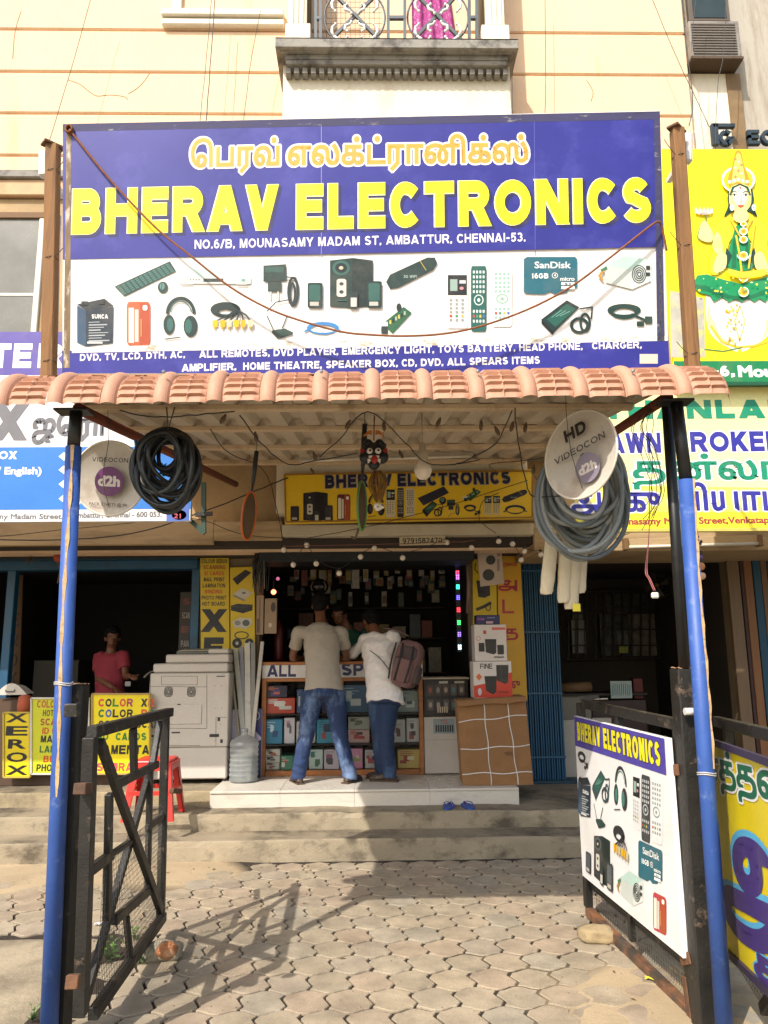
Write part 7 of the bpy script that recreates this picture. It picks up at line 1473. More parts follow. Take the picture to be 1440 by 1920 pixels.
def person(label, loc, J, shirt, trouser, foot=None, sleeve='short', longshirt=0, hairlen=1, seated=False, show=None, group=None, shirt_fold=.006, legs=True, loose=1.0):
    P = thing('person', label, 'person', loc, 0, group); b = MB(); m = SKIN
    X = (J['sr']-J['sl']).normalized(); up = (J['neck']-J['pel']).normalized(); F = X.cross(up).normalized()*-1 if False else up.cross(X).normalized()
    ch = J['pel'].lerp(J['neck'], .68); wa = J['pel'].lerp(J['neck'], .3); Xh = (J['hr']-J['hl']).normalized()
    loftsec(b, [(J['pel']-up*.08, .12, .10, Xh, F), (J['pel'], .15, .105, Xh, F), (wa, .125, .085, X, F), (ch, .155, .10, X, F), (J['neck']-up*.05, .13, .075, X, F), (J['neck'], .06, .05, X, F)], m)
    limb(b, [J['neck']-up*.04, J['neck']+(J['head']-J['neck'])*.35, J['head']], [.062, .052, .05], m)
    for s in 'lr':
        limb(b, [J['s'+s]*.85+J['neck']*.15, J['s'+s], J['s'+s].lerp(J['e'+s], .35), J['e'+s]], [.05, .052, .045, .036], m); limb(b, [J['e'+s], J['e'+s].lerp(J['w'+s], .3), J['w'+s]], [.037, .038, .024], m)
        hd = (J['w'+s]-J['e'+s]).normalized(); hand(b, J['w'+s]-hd*.005, J.get('hd'+s, hd), J.get('hs'+s, V(1 if s == 'l' else -1, 0, .2)), m, J.get('curl', .35), 1 if s == 'l' else -1)
        if legs:
            limb(b, [J['h'+s], J['h'+s].lerp(J['k'+s], .4), J['k'+s], J['k'+s].lerp(J['a'+s], .35), J['a'+s]], [.082, .07, .05, .048, .034], m)
            t = J['t'+s]; limb(b, [J['a'+s]+V(0, 0, -.0), J['a'+s].lerp(t, .4)+V(0, 0, -.02), t], [.036, .036, .022], m)
    A, hb, Rm, (s_, f_, u_), k = head(b, None, J['head'], J['face'], J.get('hup', V(0, 0, 1)))
    body = fuse(b, 'body', [SKIN, LIP, DKS, EYE], P, .0085, 2)
    inv = wm(P).inverted()
    for poly in body.data.polygons:
        c = body.data.vertices[poly.vertices[0]].co
        for q in (-1, 1):
            e = inv @ A(q*.031, .088, .008); d = (c-e).length
            if d < .012: poly.material_index = 3 if d > .006 else 2
            e2 = inv @ A(q*.031, .09, .026)
            if (c-e2).length < .010: poly.material_index = 2
        if (c-(inv @ A(0, .1, -.06))).length < .018: poly.material_index = 1
    # hair cap: cranium minus the face
    cut = MB(); hp = MB(); ell(hp, A(0, -.022, .036), .090*k, .106*k, .100*k, None, Rm); ell(hp, A(0, -.048, -.025), .074*k, .064*k, .085*k, None, Rm)
    h = fuse(hp, 'hair', HAIR, P, .009, 1, fold=lambda c: .006*noise.noise(c*45)+.004*noise.noise(c*120))
    bm = bmesh.new(); bm.from_mesh(h.data); bmesh.ops.delete(bm, geom=[v for v in bm.verts if (lambda L: L[1] > .055 and L[2] < .055 or (L[1] > .02 and L[2] < .0))((lambda d: (d.dot(s_)/k, d.dot(f_)/k, d.dot(u_)/k))((wm(P) @ v.co)-J['head']))], context='VERTS'); bm.to_mesh(h.data); bm.free()
    # shirt
    t = MB(); e_ = .016*loose
    hem = J['pel']-up*(.05+longshirt)
    loftsec(t, [(hem, .178+e_, .125+e_, Xh, F), (J['pel']+up*.03, .165+e_, .118+e_, Xh, F), (wa+up*.03, .140+e_*1.7, .105+e_*1.4, X, F), (ch-up*.04, .162+e_, .112+e_, X, F), (ch+up*.06, .165+e_, .108+e_, X, F), (J['neck']-up*.055, .150+e_*.6, .085+e_*.6, X, F), (J['neck']-up*.012, .075, .062, X, F)], m)
    for s in 'lr':
        S_, E_, W_ = J['s'+s], J['e'+s], J['w'+s]
        if sleeve == 'short': limb(t, [S_*.72+J['neck']*.28-up*.03, S_, S_.lerp(E_, .32), S_.lerp(E_, .62)], [.066, .068, .066, .064], m)
        else: limb(t, [S_*.72+J['neck']*.28-up*.03, S_, S_.lerp(E_, .5), E_, E_.lerp(W_, .5), E_.lerp(W_, .93)], [.066, .068, .058, .056, .05, .036], m)
    def sf(c): return shirt_fold*(1.3*noise.noise(V(c.x*9+c.z*5, c.y*8, c.z*11))+.7*noise.noise(V(c.x*22-c.z*12, c.y*20, c.z*26)))
    fuse(t, 'shirt', shirt, P, .0105, 3, fold=sf)
    if legs:
        t = MB(); loftsec(t, [(J['pel']-up*.12, .155, .125, Xh, F), (J['pel']-up*.03, .172, .13, Xh, F), (J['pel']+up*.035, .158, .115, Xh, F), (J['pel']+up*.06, .154, .11, Xh, F)], m)
        for s in 'lr':
            H_, K_, A_ = J['h'+s], J['k'+s], J['a'+s]; limb(t, [H_, H_.lerp(K_, .35), K_, K_.lerp(A_, .5), A_, A_+V(0, 0, -.045)], [.108, .098, .076, .072, .068, .072], m)
        zk, za = min(J['kl'].z, J['kr'].z), min(J['al'].z, J['ar'].z)
        def jf(c): a = max(0, 1-abs(c.z-za-.05)/.2); kf = max(0, 1-abs(c.z-zk)/.2); return .012*a*noise.noise(V(c.x*10, c.y*10, c.z*30))+.008*kf*noise.noise(V(c.x*12+c.z*10, c.y*9, c.z*24))+.004*noise.noise(V(c.x*14-c.z*8, c.y*14, c.z*14))
        fuse(t, 'trousers', trouser, P, .0105, 3, fold=jf)
        for s in 'lr':
            a = J['a'+s]; q = J['t'+s]; d = (q-a); d.z = 0; L = d.length; d.normalize(); sd_ = V(-d.y, d.x, 0); z = J['floor']; t = MB()
            o0 = a-d*.06; loftsec(t, [(V(o0.x, o0.y, z+.028)-d*.012, .024, .024, sd_, V(0, 0, 1)), (V(o0.x, o0.y, z+.036)+d*.02, .036, .034, sd_, V(0, 0, 1)), (V(a.x, a.y, z+.045)+d*.04, .040, .042, sd_, V(0, 0, 1)), (V(a.x, a.y, z+.034)+d*(L*.75), .046, .032, sd_, V(0, 0, 1)), (V(a.x, a.y, z+.024)+d*(L+.045), .034, .022, sd_, V(0, 0, 1))], m); fuse(t, 'shoe', foot, P, .007, 2)
            MB().hexa([V(o0.x, o0.y, z)+sd_*-.04-d*.03, V(o0.x, o0.y, z)+sd_*.04-d*.03, V(q.x, q.y, z)+sd_*.047+d*.04, V(q.x, q.y, z)+sd_*-.047+d*.04]+[V(o0.x, o0.y, z+.014)+sd_*-.04-d*.03, V(o0.x, o0.y, z+.014)+sd_*.04-d*.03, V(q.x, q.y, z+.014)+sd_*.047+d*.04, V(q.x, q.y, z+.014)+sd_*-.047+d*.04], mat('shoe_sole', lin('#5a4636', .7), .7), .004).build('shoe_sole', P)
    return P, F, X, up
def denim(name, base, fade, amt, sc, z0=None):
    m = mat(name, base, .85, vary=.25, vscale=7, bump=.3, bscale=220, dirt=fade, dirt_amt=amt, dscale=sc, dcut=.50, stretch=(1.6, 1, .8)); return m
TEE = mat('grey_tshirt', lin('#b8ad9e', .75), .9, vary=.05, vscale=3, bump=.2, bscale=150, fine=.03); WSH = mat('white_shirt', lin('#efe8e4', .85), .85, vary=.04, vscale=3, bump=.2, bscale=150, fine=.02)
J1 = denim('faded_denim', lin('#263c66', .8), '#8096b8', .65, 3.4); J2 = denim('dark_denim', lin('#22375a', .8), '#4c6480', .6, 3)
SHOE = mat('brown_shoe', lin('#4a3a30', .7), .6, vary=.3, vscale=20, dirt='#8a7a68', dirt_amt=.5, dscale=20)
fl = PZ
J = dict(pel=W(607, 1288, 7.60), neck=W(601, 1168, 7.80), head=W(600, 1136, 7.93), face=V(0, .8, -.6), hup=V(0, .6, .8), sl=W(560, 1186, 7.80), sr=W(640, 1186, 7.80), el=W(548, 1234, 7.93), er=W(650, 1234, 7.93), wl=W(566, 1238, 8.12), wr=W(636, 1238, 8.12),
    hl=W(588, 1298, 7.60), hr=W(627, 1298, 7.60), kl=W(574, 1378, 7.56), kr=W(637, 1378, 7.56), al=W(560, 1444, 7.56), ar=W(655, 1444, 7.56), tl=V(0, 0, 0), tr=V(0, 0, 0), floor=fl, curl=.3)
for s in 'lr': J['a'+s].z = fl+.085; J['e'+s].z = max(J['e'+s].z, zt_c+.04); J['w'+s].z = zt_c+.03
J['tl'] = J['al']+V(-.05, .13, -.06); J['tr'] = J['ar']+V(.07, .12, -.06)
person('man in a grey T-shirt and faded blue jeans leaning on the counter, seen from behind', (J['pel'].x, 7.6, fl), J, TEE, J1, SHOE)
# pockets and belt line on the jeans
J = dict(pel=W(720, 1300, 7.64), neck=W(706, 1186, 7.88), head=W(694, 1166, 8.04), face=V(-.5, .7, -.65), hup=V(-.2, .4, .9), sl=W(687, 1200, 7.88), sr=W(738, 1194, 7.78), el=W(664, 1222, 8.0), er=W(742, 1236, 7.86), wl=W(650, 1238, 8.12), wr=W(716, 1240, 8.1),
    hl=W(708, 1312, 7.68), hr=W(728, 1312, 7.64), kl=W(712, 1382, 7.66), kr=W(724, 1384, 7.60), al=W(716, 1444, 7.72), ar=W(730, 1444, 7.60), tl=V(0, 0, 0), tr=V(0, 0, 0), floor=fl, curl=.3)
for s in 'lr': J['a'+s].z = fl+.085; J['w'+s].z = zt_c+.035; J['e'+s].z = max(J['e'+s].z, zt_c+.05)
J['tl'] = J['al']+V(-.10, .09, -.06); J['tr'] = J['ar']+V(-.14, .04, -.06)
P2, F2, X2, U2 = person('man in a white shirt and dark jeans with a backpack, leaning on the counter', (J['pel'].x, 7.65, fl), J, WSH, J2, SHOE, sleeve='long', longshirt=.05, shirt_fold=.010)
# backpack hung from the right shoulder
BPK = mat('dusty_pink_cloth', lin('#7e5c5a', .8), .8, vary=.15, vscale=6, bump=.3, bscale=120); BPD = mat('black_webbing', (.02, .018, .02), .7); BPG = mat('brown_grey_cloth', lin('#5a4a4a', .7), .8, vary=.2, vscale=12)
c = W(764, 1245, 7.52); BK_ = thing('backpack', 'dusty pink and black backpack hanging from the shoulder of the man in white', 'backpack', c)
tilt = Matrix.Rotation(R(14), 3, 'Y') @ Matrix.Rotation(R(-25), 3, 'Z')
def sup(cx, cy, cz_, rx, ry, rz, m_, nm, e=.45, fold=.004):
    mb = MB(); n = 26; vs = []
    def sg(v, e): return math.copysign(abs(v)**e, v)
    def f(u, v): th = -math.pi/2+math.pi*v; ph = 2*math.pi*u; q = .86*V(rx*sg(math.cos(th), e)*sg(math.cos(ph), e), ry*sg(math.cos(th), e)*sg(math.sin(ph), e), rz*sg(math.sin(th), e)); q = q*(1+.03*noise.noise(q*14+V(cx, 0, 3)))+.86*V(cx, cy, cz_); return c+tilt @ q
    mb.grid(f, n, 18, m_); return mb.build(nm, BK_)
sup(0, 0, 0, .145, .10, .26, BPK, 'main_bag'); sup(.0, -.10, -.07, .11, .05, .14, BPK, 'front_pocket'); sup(.02, -.085, .12, .10, .03, .07, BPG, 'upper_pocket'); sup(.145, -.01, -.10, .035, .07, .10, BPG, 'side_pocket')
for (pts, r) in (([(-.145, -.10, .2), (-.15, -.115, 0), (-.14, -.10, -.2)], .008), ([(-.06, -.118, .21), (-.04, -.155, -.0), (-.05, -.15, -.2)], .010), ([(.07, -.115, .2), (.09, -.15, 0), (.07, -.14, -.2)], .010), ([(-.1, -.13, .04), (0, -.155, .055), (.1, -.13, .04)], .006)): MB().tube([c+tilt @ (.87*V(*p)) for p in smooth(pts, 5)], r, BPD, 8, flat=.6).build('webbing', BK_)
for (A_, B_, nm) in ((W(722, 1178, 7.70), c+tilt @ V(-.06, .02, .26), 'shoulder_strap'), (W(694, 1220, 7.62), W(730, 1256, 7.54), 'lower_strap'), (c+tilt @ V(-.02, -.02, .25), c+tilt @ V(.04, -.02, .25), 'grab_handle')):
    mid = A_.lerp(B_, .5)+V(0, -.03, .02); MB().tube(smooth([tuple(A_), tuple(mid), tuple(B_)], 5), .018 if nm == 'shoulder_strap' else .008, BPK if nm == 'shoulder_strap' else BPD, 8, flat=.4).build(nm, BK_)
# man in the left shop
J = dict(pel=W(205, 1330, 8.75), neck=W(208, 1222, 8.75), head=W(211, 1196, 8.74), face=V(.35, -.9, -.15), sl=W(186, 1232, 8.78), sr=W(232, 1230, 8.72), el=W(184, 1272, 8.70), er=W(236, 1268, 8.62), wl=W(214, 1290, 8.52), wr=W(246, 1268, 8.42),
    hl=W(195, 1345, 8.75), hr=W(215, 1345, 8.75), curl=.6)
J['sl'], J['sr'] = J['sr'], J['sl']; J['el'], J['er'] = J['er'], J['el']; J['wl'], J['wr'] = J['wr'], J['wl']; J['hl'], J['hr'] = J['hr'], J['hl']
person('man in a dull red shirt standing behind the placards in the dark photocopy shop', (J['pel'].x, 8.75, .4), dict(J, pel=J['pel']), mat('dull_red_shirt', lin('#a83a48', .8), .85, vary=.12, vscale=8, bump=.2), None, legs=False)
ph = MB(); q = W(240, 1283, 8.45); ph.box(q.x-.03, q.x+.03, q.y-.01, q.y, q.z-.02, q.z+.03, mat('white_gadget', lin('#b8b4b0', .8), .4), .005); single(ph, 'small_gadget', 'small pale gadget held in the hand of the man in the dark shop', 'gadget', q)
# shopkeeper behind the counter
J = dict(pel=W(655, 1300, 8.78), neck=W(652, 1178, 8.72), head=W(636, 1152, 8.66), face=V(-.2, -.9, -.35), sr=W(630, 1188, 8.75), sl=W(690, 1188, 8.75), er=W(618, 1226, 8.6), el=W(697, 1226, 8.6), wr=W(640, 1236, 8.42), wl=W(676, 1236, 8.42), hl=W(675, 1310, 8.78), hr=W(640, 1310, 8.78), curl=.4)
person('shopkeeper in a dark green shirt facing his customers from behind the counter', (J['pel'].x, 8.78, .42), J, mat('dark_green_shirt', lin('#1e5a44', .7), .85, vary=.1), None, legs=False)
# ================================================================ things hung under the canopy
def dish(name, label, px, py, Y, rx, ry, tiltdeg, txt):
    c = W(px, py, Y); r = abs(W(px, py+ry, Y).z-W(px, py-ry, Y).z)/2; t = thing(name, label, 'satellite dish', c, 0, 'satellite dishes hung under the canopy'); k = rx/ry
    vv = (c-CO).normalized(); e1 = vv.cross(V(0, 0, 1)).normalized(); e2 = e1.cross(vv); kk = min(1, k); sn = math.sqrt(1-kk*kk); ax_ = R(20 if px > 700 else 3); n = (-vv*kk+(-e1*math.cos(ax_)+e2*math.sin(ax_))*sn).normalized()
    a = R(tiltdeg); s2 = V(math.cos(a), 0, math.sin(a)); s2.y = -(s2.x*n.x+s2.z*n.z)/n.y; s2.normalize(); u2 = s2.cross(n); u2 = (u2 if u2.z > 0 else -u2).normalized(); u = u2
    DM = mat('dish_grey_paint', lin('#c6beb2', .85), .45, vary=.06, vscale=3, dirt='#8a7460', dirt_amt=.5, dscale=5); mb = MB()
    def f(x, y): ph = 2*math.pi*x; q = r*y*.985; return c+s2*(q*math.cos(ph))+u2*(q*math.sin(ph))+n*(.04*(y*y-1))*-1*-1+n*.0
    mb.grid(f, 40, 8, DM); mb.build('reflector', t)
    ring = [c+s2*(r*math.cos(2*math.pi*i/44))+u2*(r*math.sin(2*math.pi*i/44)) for i in range(44)]; MB().tube(ring, .006, mat('dish_rim_paint', lin('#d8cfc0', .85), .4), 8, closed=True).build('rim', t)
    bd = Board(c-n*.036*0, s2, u2, t); bd.n = n
    def disc(m_, cx, cy, rr, lv): mb = MB(); bd.put(mb, [(r*(cx+rr*math.cos(2*math.pi*i/32)), r*(cy+rr*math.sin(2*math.pi*i/32))) for i in range(32)], [tuple(range(32))], m_, lv); return mb
    def tx(T_, cx, cy, w_, h_, m_, lv, **kw):
        if kw.get('font') == 'B': vs, fs = font_text(T_, kw.get('off', .03)); x0 = min(v.x for v in vs); WW = max(v.x for v in vs)-x0; hh = .7
        else: vs, fs, WW = stroke_text(T_, kw.get('w', .14), sp=.16); x0 = 0; hh = 1
        mb = MB(); bd.put(mb, [(r*(cx-w_/2+w_*(v.x-x0)/WW), r*(cy+h_*v.y/hh)) for v in vs], fs, m_, lv, True); mb.build('lettering', t)
    PU = ink('#6a2a6a' if not txt else '#8a8090', .8)
    disc(PU, 0 if not txt else .12, -.08 if not txt else -.38, .40 if not txt else .34, 1).build('logo_disc', t)
    tx('d2h', 0 if not txt else .12, -.2 if not txt else -.48, .62 if not txt else .5, .26 if not txt else .2, ink('#d8cfc8', .85), 2.5, font='B', off=.05)
    tx('VIDEOCON', .0 if not txt else .02, .44 if not txt else .06, 1.0 if not txt else 1.45, .12 if not txt else .15, ink('#3a3236', .8), 1.5, w=.16)
    if txt: tx('HD', .02, .42, .62, .30, ink('#2c2620', .8), 1.5, w=.24)
    else: tx('PACK STARTS @ 99', .0, -.74, 1.05, .08, ink('#6a5a50', .8), 1.5, font='B', off=.02)
    MB().tube([c-n*.02+u2*0, c-n*.16-V(0, 0, .08)], .014, IRON, 8).build('arm', t)
    # lnb wire hanging across
    top = c+u*r*1.0; MB().tube(smooth([tuple(top+V(-.02, -.02, .16)), tuple(top+n*.03), tuple(c+n*.03+V(-.02, 0, 0)), tuple(c+n*.025+V(.02, 0, -r*.8))], 6), .0018, WIRE, 5).build('hanging_wire', t); return t
dish('satellite_dish', 'round grey dish with a purple centre disc hanging behind the left blue pole', 205, 897, 3.92, 62, 68, -4, 0)
dish('satellite_dish', 'larger tilted grey dish with bold HD lettering hanging over the right coil', 1087, 852, 3.6, 61, 82, 22, 1)
def coil(label, px, top, Y, rmin, rmax, asp, n, r, mats, seed, spread):
    rr = random.Random(seed); t = thing('hose_coil', label, 'hose coil', W(px, top, Y), 0, 'coils of hose under the canopy')
    for i in range(n):
        ry = rmin+(rmax-rmin)*((i*.618) % 1); rx = ry*asp*rr.uniform(.85, 1.12); cx = px+rr.uniform(-spread, spread); cy = top+ry+rr.uniform(-8, 16); tl = rr.uniform(-.2, .2); dY = rr.uniform(-.1, .1); k = Y/1442*1.02; c = W(cx, cy, Y+dY)
        pts = []
        for j in range(40):
            a = 2*math.pi*j/40; x = rx*math.cos(a)*(1+.05*math.sin(2*a+i)); y = ry*math.sin(a)+.0; pts.append(c+V((x*math.cos(tl)-y*math.sin(tl))*k, .05*math.sin(a+i)+.02*math.cos(2*a+seed), (x*math.sin(tl)+y*math.cos(tl))*k))
        mb = MB(); mb.tube(pts, r, rr.choice(mats), 10, closed=True); mb.build('hose_loop', t)
    return t
HB = [mat('black_hose', lin('#1e2226', .8), .4, vary=.2, bump=.2, bscale=200), mat('dark_grey_hose', lin('#343a3a', .8), .45, vary=.2, bump=.2, bscale=200), mat('dark_hose', lin('#26282a', .8), .4)]
HG = [mat('grey_hose', lin('#868c8c', .85), .5, vary=.12, bump=.3, bscale=160), mat('slate_hose', lin('#62696c', .8), .5, vary=.12, bump=.3, bscale=160), mat('light_grey_hose', lin('#a4a6a2', .85), .5, vary=.12, dirt='#5a5a56', dirt_amt=.4)]
coil('thick coil of black hose hanging under the left end of the canopy', 312, 808, 3.78, 38, 75, .74, 24, .0105, HB, 3, 14)
coil('big coil of grey ribbed hose hanging under the right end of the canopy', 1090, 828, 3.95, 70, 108, .74, 24, .0125, HG, 5, 17)
mb = MB(); A = W(318, 810, 3.75); mb.tube([A+V(-.02, 0, .13), A+V(.0, -.03, 0), A+V(.02, 0, .13)], .004, WIRE, 6); single(mb, 'coil_hook', 'wire hook holding the black hose coil', 'hook', A)
for (x, y, lab) in ((258, 838, 'small bright blue plastic rag tied beside the black coil'), (305, 880, 'small bright blue plastic rag inside the black coil')):
    c = W(x, y, 3.82); mb = MB(); mb.grid(lambda u, v: c+V(-.018+.036*u, .01*math.sin(u*9+v*4), -.03+.06*v+.008*math.sin(u*7)), 6, 8, mat('blue_plastic_rag', lin('#3a9ad8', .85), .4)); single(mb, 'plastic_rag', lab, 'rag', c)
# cream foam sleeves under the right coil
FO = mat('cream_foam', lin('#d2c4a8', .85), .85, vary=.1, vscale=6, bump=.3, bscale=60, dirt='#6a5a44', dirt_amt=.7, dscale=14, dcut=.62)
for i, (x0, y0, x1, y1, w_, lab) in enumerate(((1036, 1000, 1024, 1114, .075, 'long narrow cream foam sleeve, leftmost below the grey coil'), (1062, 1000, 1056, 1130, .07, 'cream foam sleeve second from left below the grey coil'), (1078, 1000, 1070, 1142, .08, 'longest cream foam sleeve ending in a yellow tag'), (1092, 1000, 1086, 1112, .07, 'shorter cream foam sleeve at the right below the grey coil'))):
    A, Bq = W(x0, y0, 4.1+.02*i), W(x1, y1, 4.1+.02*i); t = thing('foam_sleeve', lab, 'foam sleeve', A, 0, 'foam sleeves below the grey coil')
    def f(u, v, A=A, Bq=Bq, w_=w_, i=i): a = 2*math.pi*u; p = A.lerp(Bq, v); k = 1+.12*noise.noise(V(v*6, u*3, i)); return p+V(math.cos(a)*w_*.5*k*(1 if v < .97 else .8), math.sin(a)*w_*.28*k, .006*noise.noise(V(u*6, 0, i)))
    mb = MB(); mb.grid(f, 16, 20, FO); mb.grid(lambda u, v, f=f, Bq=Bq: f(u, 1)*(1-v)+Bq*v, 16, 2, FO); mb.build('sleeve', t)
q = W(1077, 1140, 4.12); single(MB().box(q.x-.02, q.x+.02, q.y-.045, q.y-.04, q.z-.02, q.z+.02, ink('#d8c820', .9)), 'yellow_tag', 'small yellow tag on the longest foam sleeve', 'tag', q)
# demon mask with raffia
MKY = 4.35; mc_ = W(701, 852, MKY); MK = thing('demon_mask', 'black demon face mask with round white eyes and red tongue under the canopy', 'mask', mc_)
K_ = MKY/1442; MB_ = mat('mask_black_paint', lin('#16161c', .9), .3, vary=.2); MR = mat('mask_red_paint', lin('#a82820', .85), .4); MW = mat('mask_white_paint', lin('#e8e0d4', .85), .4)
mb = MB(); mb.ball(mc_, 24*K_, MB_, 20, (1, .6, 1.0)); 
for q in (-1, 1): mb.ball(mc_+V(q*15*K_, -.01, -6*K_), 14*K_, MB_, 14, (1, .7, 1)); mb.ball(mc_+V(q*11*K_, -.0, 22*K_), 9*K_, MB_, 12); mb.ball(mc_+V(q*18*K_, 0, 17*K_), 7*K_, MB_, 12)
mb.ball(mc_+V(0, -.01, -20*K_), 12*K_, MB_, 12, (1, .7, 1)); fuse(mb, 'face', MB_, MK, .005, 2)
for q in (-1, 1):
    MB().ball(mc_+V(q*8*K_, -.045, 3*K_), 6*K_, MW, 14, (1, .6, 1)).build('eye', MK); MB().ball(mc_+V(q*8*K_+.002, -.058, 3*K_), 2.4*K_, DKS, 8, (1, .6, 1)).build('pupil', MK)
    MB().lathe([(8*K_, 0), (5*K_, 6*K_), (0, 12*K_)], mc_+V(q*19*K_, -.01, 2*K_), MR, 10, axis=(q*.6, 0, .8)).build('ear', MK)
    MB().lathe([(4*K_, 0), (0, 9*K_)], mc_+V(q*9*K_, -.052, -15*K_), MW, 8, axis=(q*.3, -.2, -.9)).build('fang', MK)
MB().box(mc_.x-10*K_, mc_.x+10*K_, mc_.y-.058, mc_.y-.045, mc_.z-12*K_, mc_.z-7*K_, MW, .002).build('teeth', MK); MB().ball(mc_+V(1*K_, -.058, -15*K_), 6.5*K_, MR, 12, (1, .6, 1.3)).build('tongue', MK)
MB().tube([mc_+V(0, 0, 28*K_), mc_+V(.005, 0, 80*K_)], .004, ROPE, 6).build('hanging_cord', MK)
mb = MB(); OC = mat('orange_cloth_scrap', lin('#c8782c', .85), .8)
for q in (-1, 1): mb.grid(lambda u, v, q=q: mc_+V(q*(.01+.05*u), .01*math.sin(u*6), .115+.03*v*(1-u*.6)+.01*math.sin(u*5)), 6, 3, OC)
mb.build('cloth_bow', MK)
RF = thing('raffia_tassel', 'drooping tan and orange raffia tassel below the demon mask', 'tassel', W(708, 880, MKY)); rr = random.Random(2); RM = [mat('raffia_%d' % i, lin(c_, .8), .8) for i, c_ in enumerate(('#b07a34', '#8a6a3c', '#c88a2c', '#6a5a38'))]
c0 = W(708, 884, MKY); mb = MB()
for i in range(90):
    a = rr.uniform(0, 6.283); r = rr.uniform(.6, 1)*20*K_; top = c0+V(math.cos(a)*6*K_, math.sin(a)*5*K_, rr.uniform(-2, 3)*K_); mid = c0+V(math.cos(a)*r, math.sin(a)*r*.8, -rr.uniform(18, 26)*K_); bt = c0+V(math.cos(a)*r*.3+.006, math.sin(a)*r*.3, -rr.uniform(46, 62)*K_)
    mb.tube(smooth([tuple(top), tuple(mid), tuple(bt)], 3), .0016, RM[i % 4], 3)
o = mb.build('raffia_strands', RF); o['kind'] = 'stuff'
c1 = W(709, 950, MKY); mb = MB()
for i in range(9): a = i*.7; mb.ball(c1+V(.016*math.cos(a), .01*math.sin(a*1.7), .014*math.sin(a)), .011, MW, 8)
mb.ball(c1+V(.028, 0, -.004), .009, mat('pinkish_white', lin('#d8a898', .85), .6), 8); fuse(mb, 'white_flower', MW, RF, .004, 1)
# bulb in its holder
BL = thing('hanging_bulb', 'big round white bulb hanging in a white holder before the inner sign', 'light bulb', W(793, 883, 4.5)); c = W(793, 883, 4.5); K4 = 4.6/1442
MB().lathe([(0, -17*K4), (8*K4, -15.5*K4), (14*K4, -10*K4), (17*K4, 0), (15*K4, 9*K4), (9*K4, 17*K4), (8*K4, 24*K4), (0, 25*K4)], c, mat('frosted_bulb', lin('#e8dccc', .9), .25, fine=0), 20).build('bulb', BL)
MB().lathe([(9*K4, 22*K4), (10*K4, 24*K4), (10*K4, 36*K4), (7*K4, 40*K4), (7*K4, 52*K4), (2*K4, 56*K4), (0, 56*K4)], c, mat('cream_holder', lin('#c8b8a0', .8), .5), 16).build('holder', BL); MB().tube([c+V(0, 0, 55*K4), c+V(0, 0, 125*K4)], .004, mat('cream_cord', lin('#b8a890', .8), .6), 6).build('cord', BL)
# rackets
def racket(label, top, hend, hb, bb, Y, w_, rim, face):
    t = thing('mosquito_racket', label, 'racket', W(*bb, Y), 0, 'mosquito rackets hung under the canopy'); A, Hh, Hd, Bq = W(*top, Y), W(*hend, Y), W(*hb, Y), W(*bb, Y)
    MB().tube([A, A.lerp(Hh, .5), Hh], .016, _mc['black_plastic'], 10, rs=[.015, .017, .011], flat=.8).build('handle', t); MB().tube([Hh, Hd], .008, _mc['black_plastic'], 8).build('shaft', t)
    ax = (Bq-Hd); L = ax.length/2; c = Hd.lerp(Bq, .5); ax.normalize(); sd_ = V(math.cos(1.15), math.sin(1.15), 0) if w_ < .05 else V(math.cos(.85), math.sin(.85), 0); ww = w_*2.6
    ring = [c+ax*(L*math.cos(a))+sd_*(ww*math.sin(a)) for a in [2*math.pi*i/28 for i in range(28)]]; MB().tube(ring, .0075, rim, 8, closed=True).build('head_rim', t)
    mb = MB()
    for i in range(-8, 9): k = i/9; h_ = math.sqrt(1-k*k); mb.tube([c+sd_*ww*k-ax*L*h_, c+sd_*ww*k+ax*L*h_], .0012, face, 3); mb.tube([c+ax*L*k-sd_*ww*h_, c+ax*L*k+sd_*ww*h_], .0012, face, 3)
    mb.add([c+ax*(L*.97*math.cos(a))+sd_*(ww*.97*math.sin(a)) for a in [2*math.pi*i/28 for i in range(28)]], [tuple(range(28))], face); mb.build('wire_face', t); MB().tube([A, A+V(.0, 0, .12)], .002, WIRE, 4).build('cord', t); return t
racket('orange rimmed racket with a black handle hanging before the beige wall', (481, 846), (474, 908), (472, 922), (461, 1012), 5.0, .03, mat('orange_plastic', lin('#d86a24', .85), .35), mat('racket_mesh', lin('#7a6248', .7), .6))
racket('green rimmed mosquito racket hanging in front of the inner yellow sign', (684, 795), (680, 880), (679, 903), (678, 994), 4.45, .024, mat('green_plastic', lin('#5a8a3a', .85), .4), mat('racket_mesh_brown', lin('#6a4c34', .7), .6))
mb = MB(); mb.bar(W(673, 990, 4.5), W(666, 1010, 4.5), .018, .012, mat('brown_peg', lin('#6a5038', .7), .7)); mb.bar(W(666, 1010, 4.5), W(658, 1006, 4.5), .018, .012, _mc['brown_peg']); single(mb, 'brown_peg', 'small brown bent peg below the green racket', 'peg', W(668, 1008, 4.5))
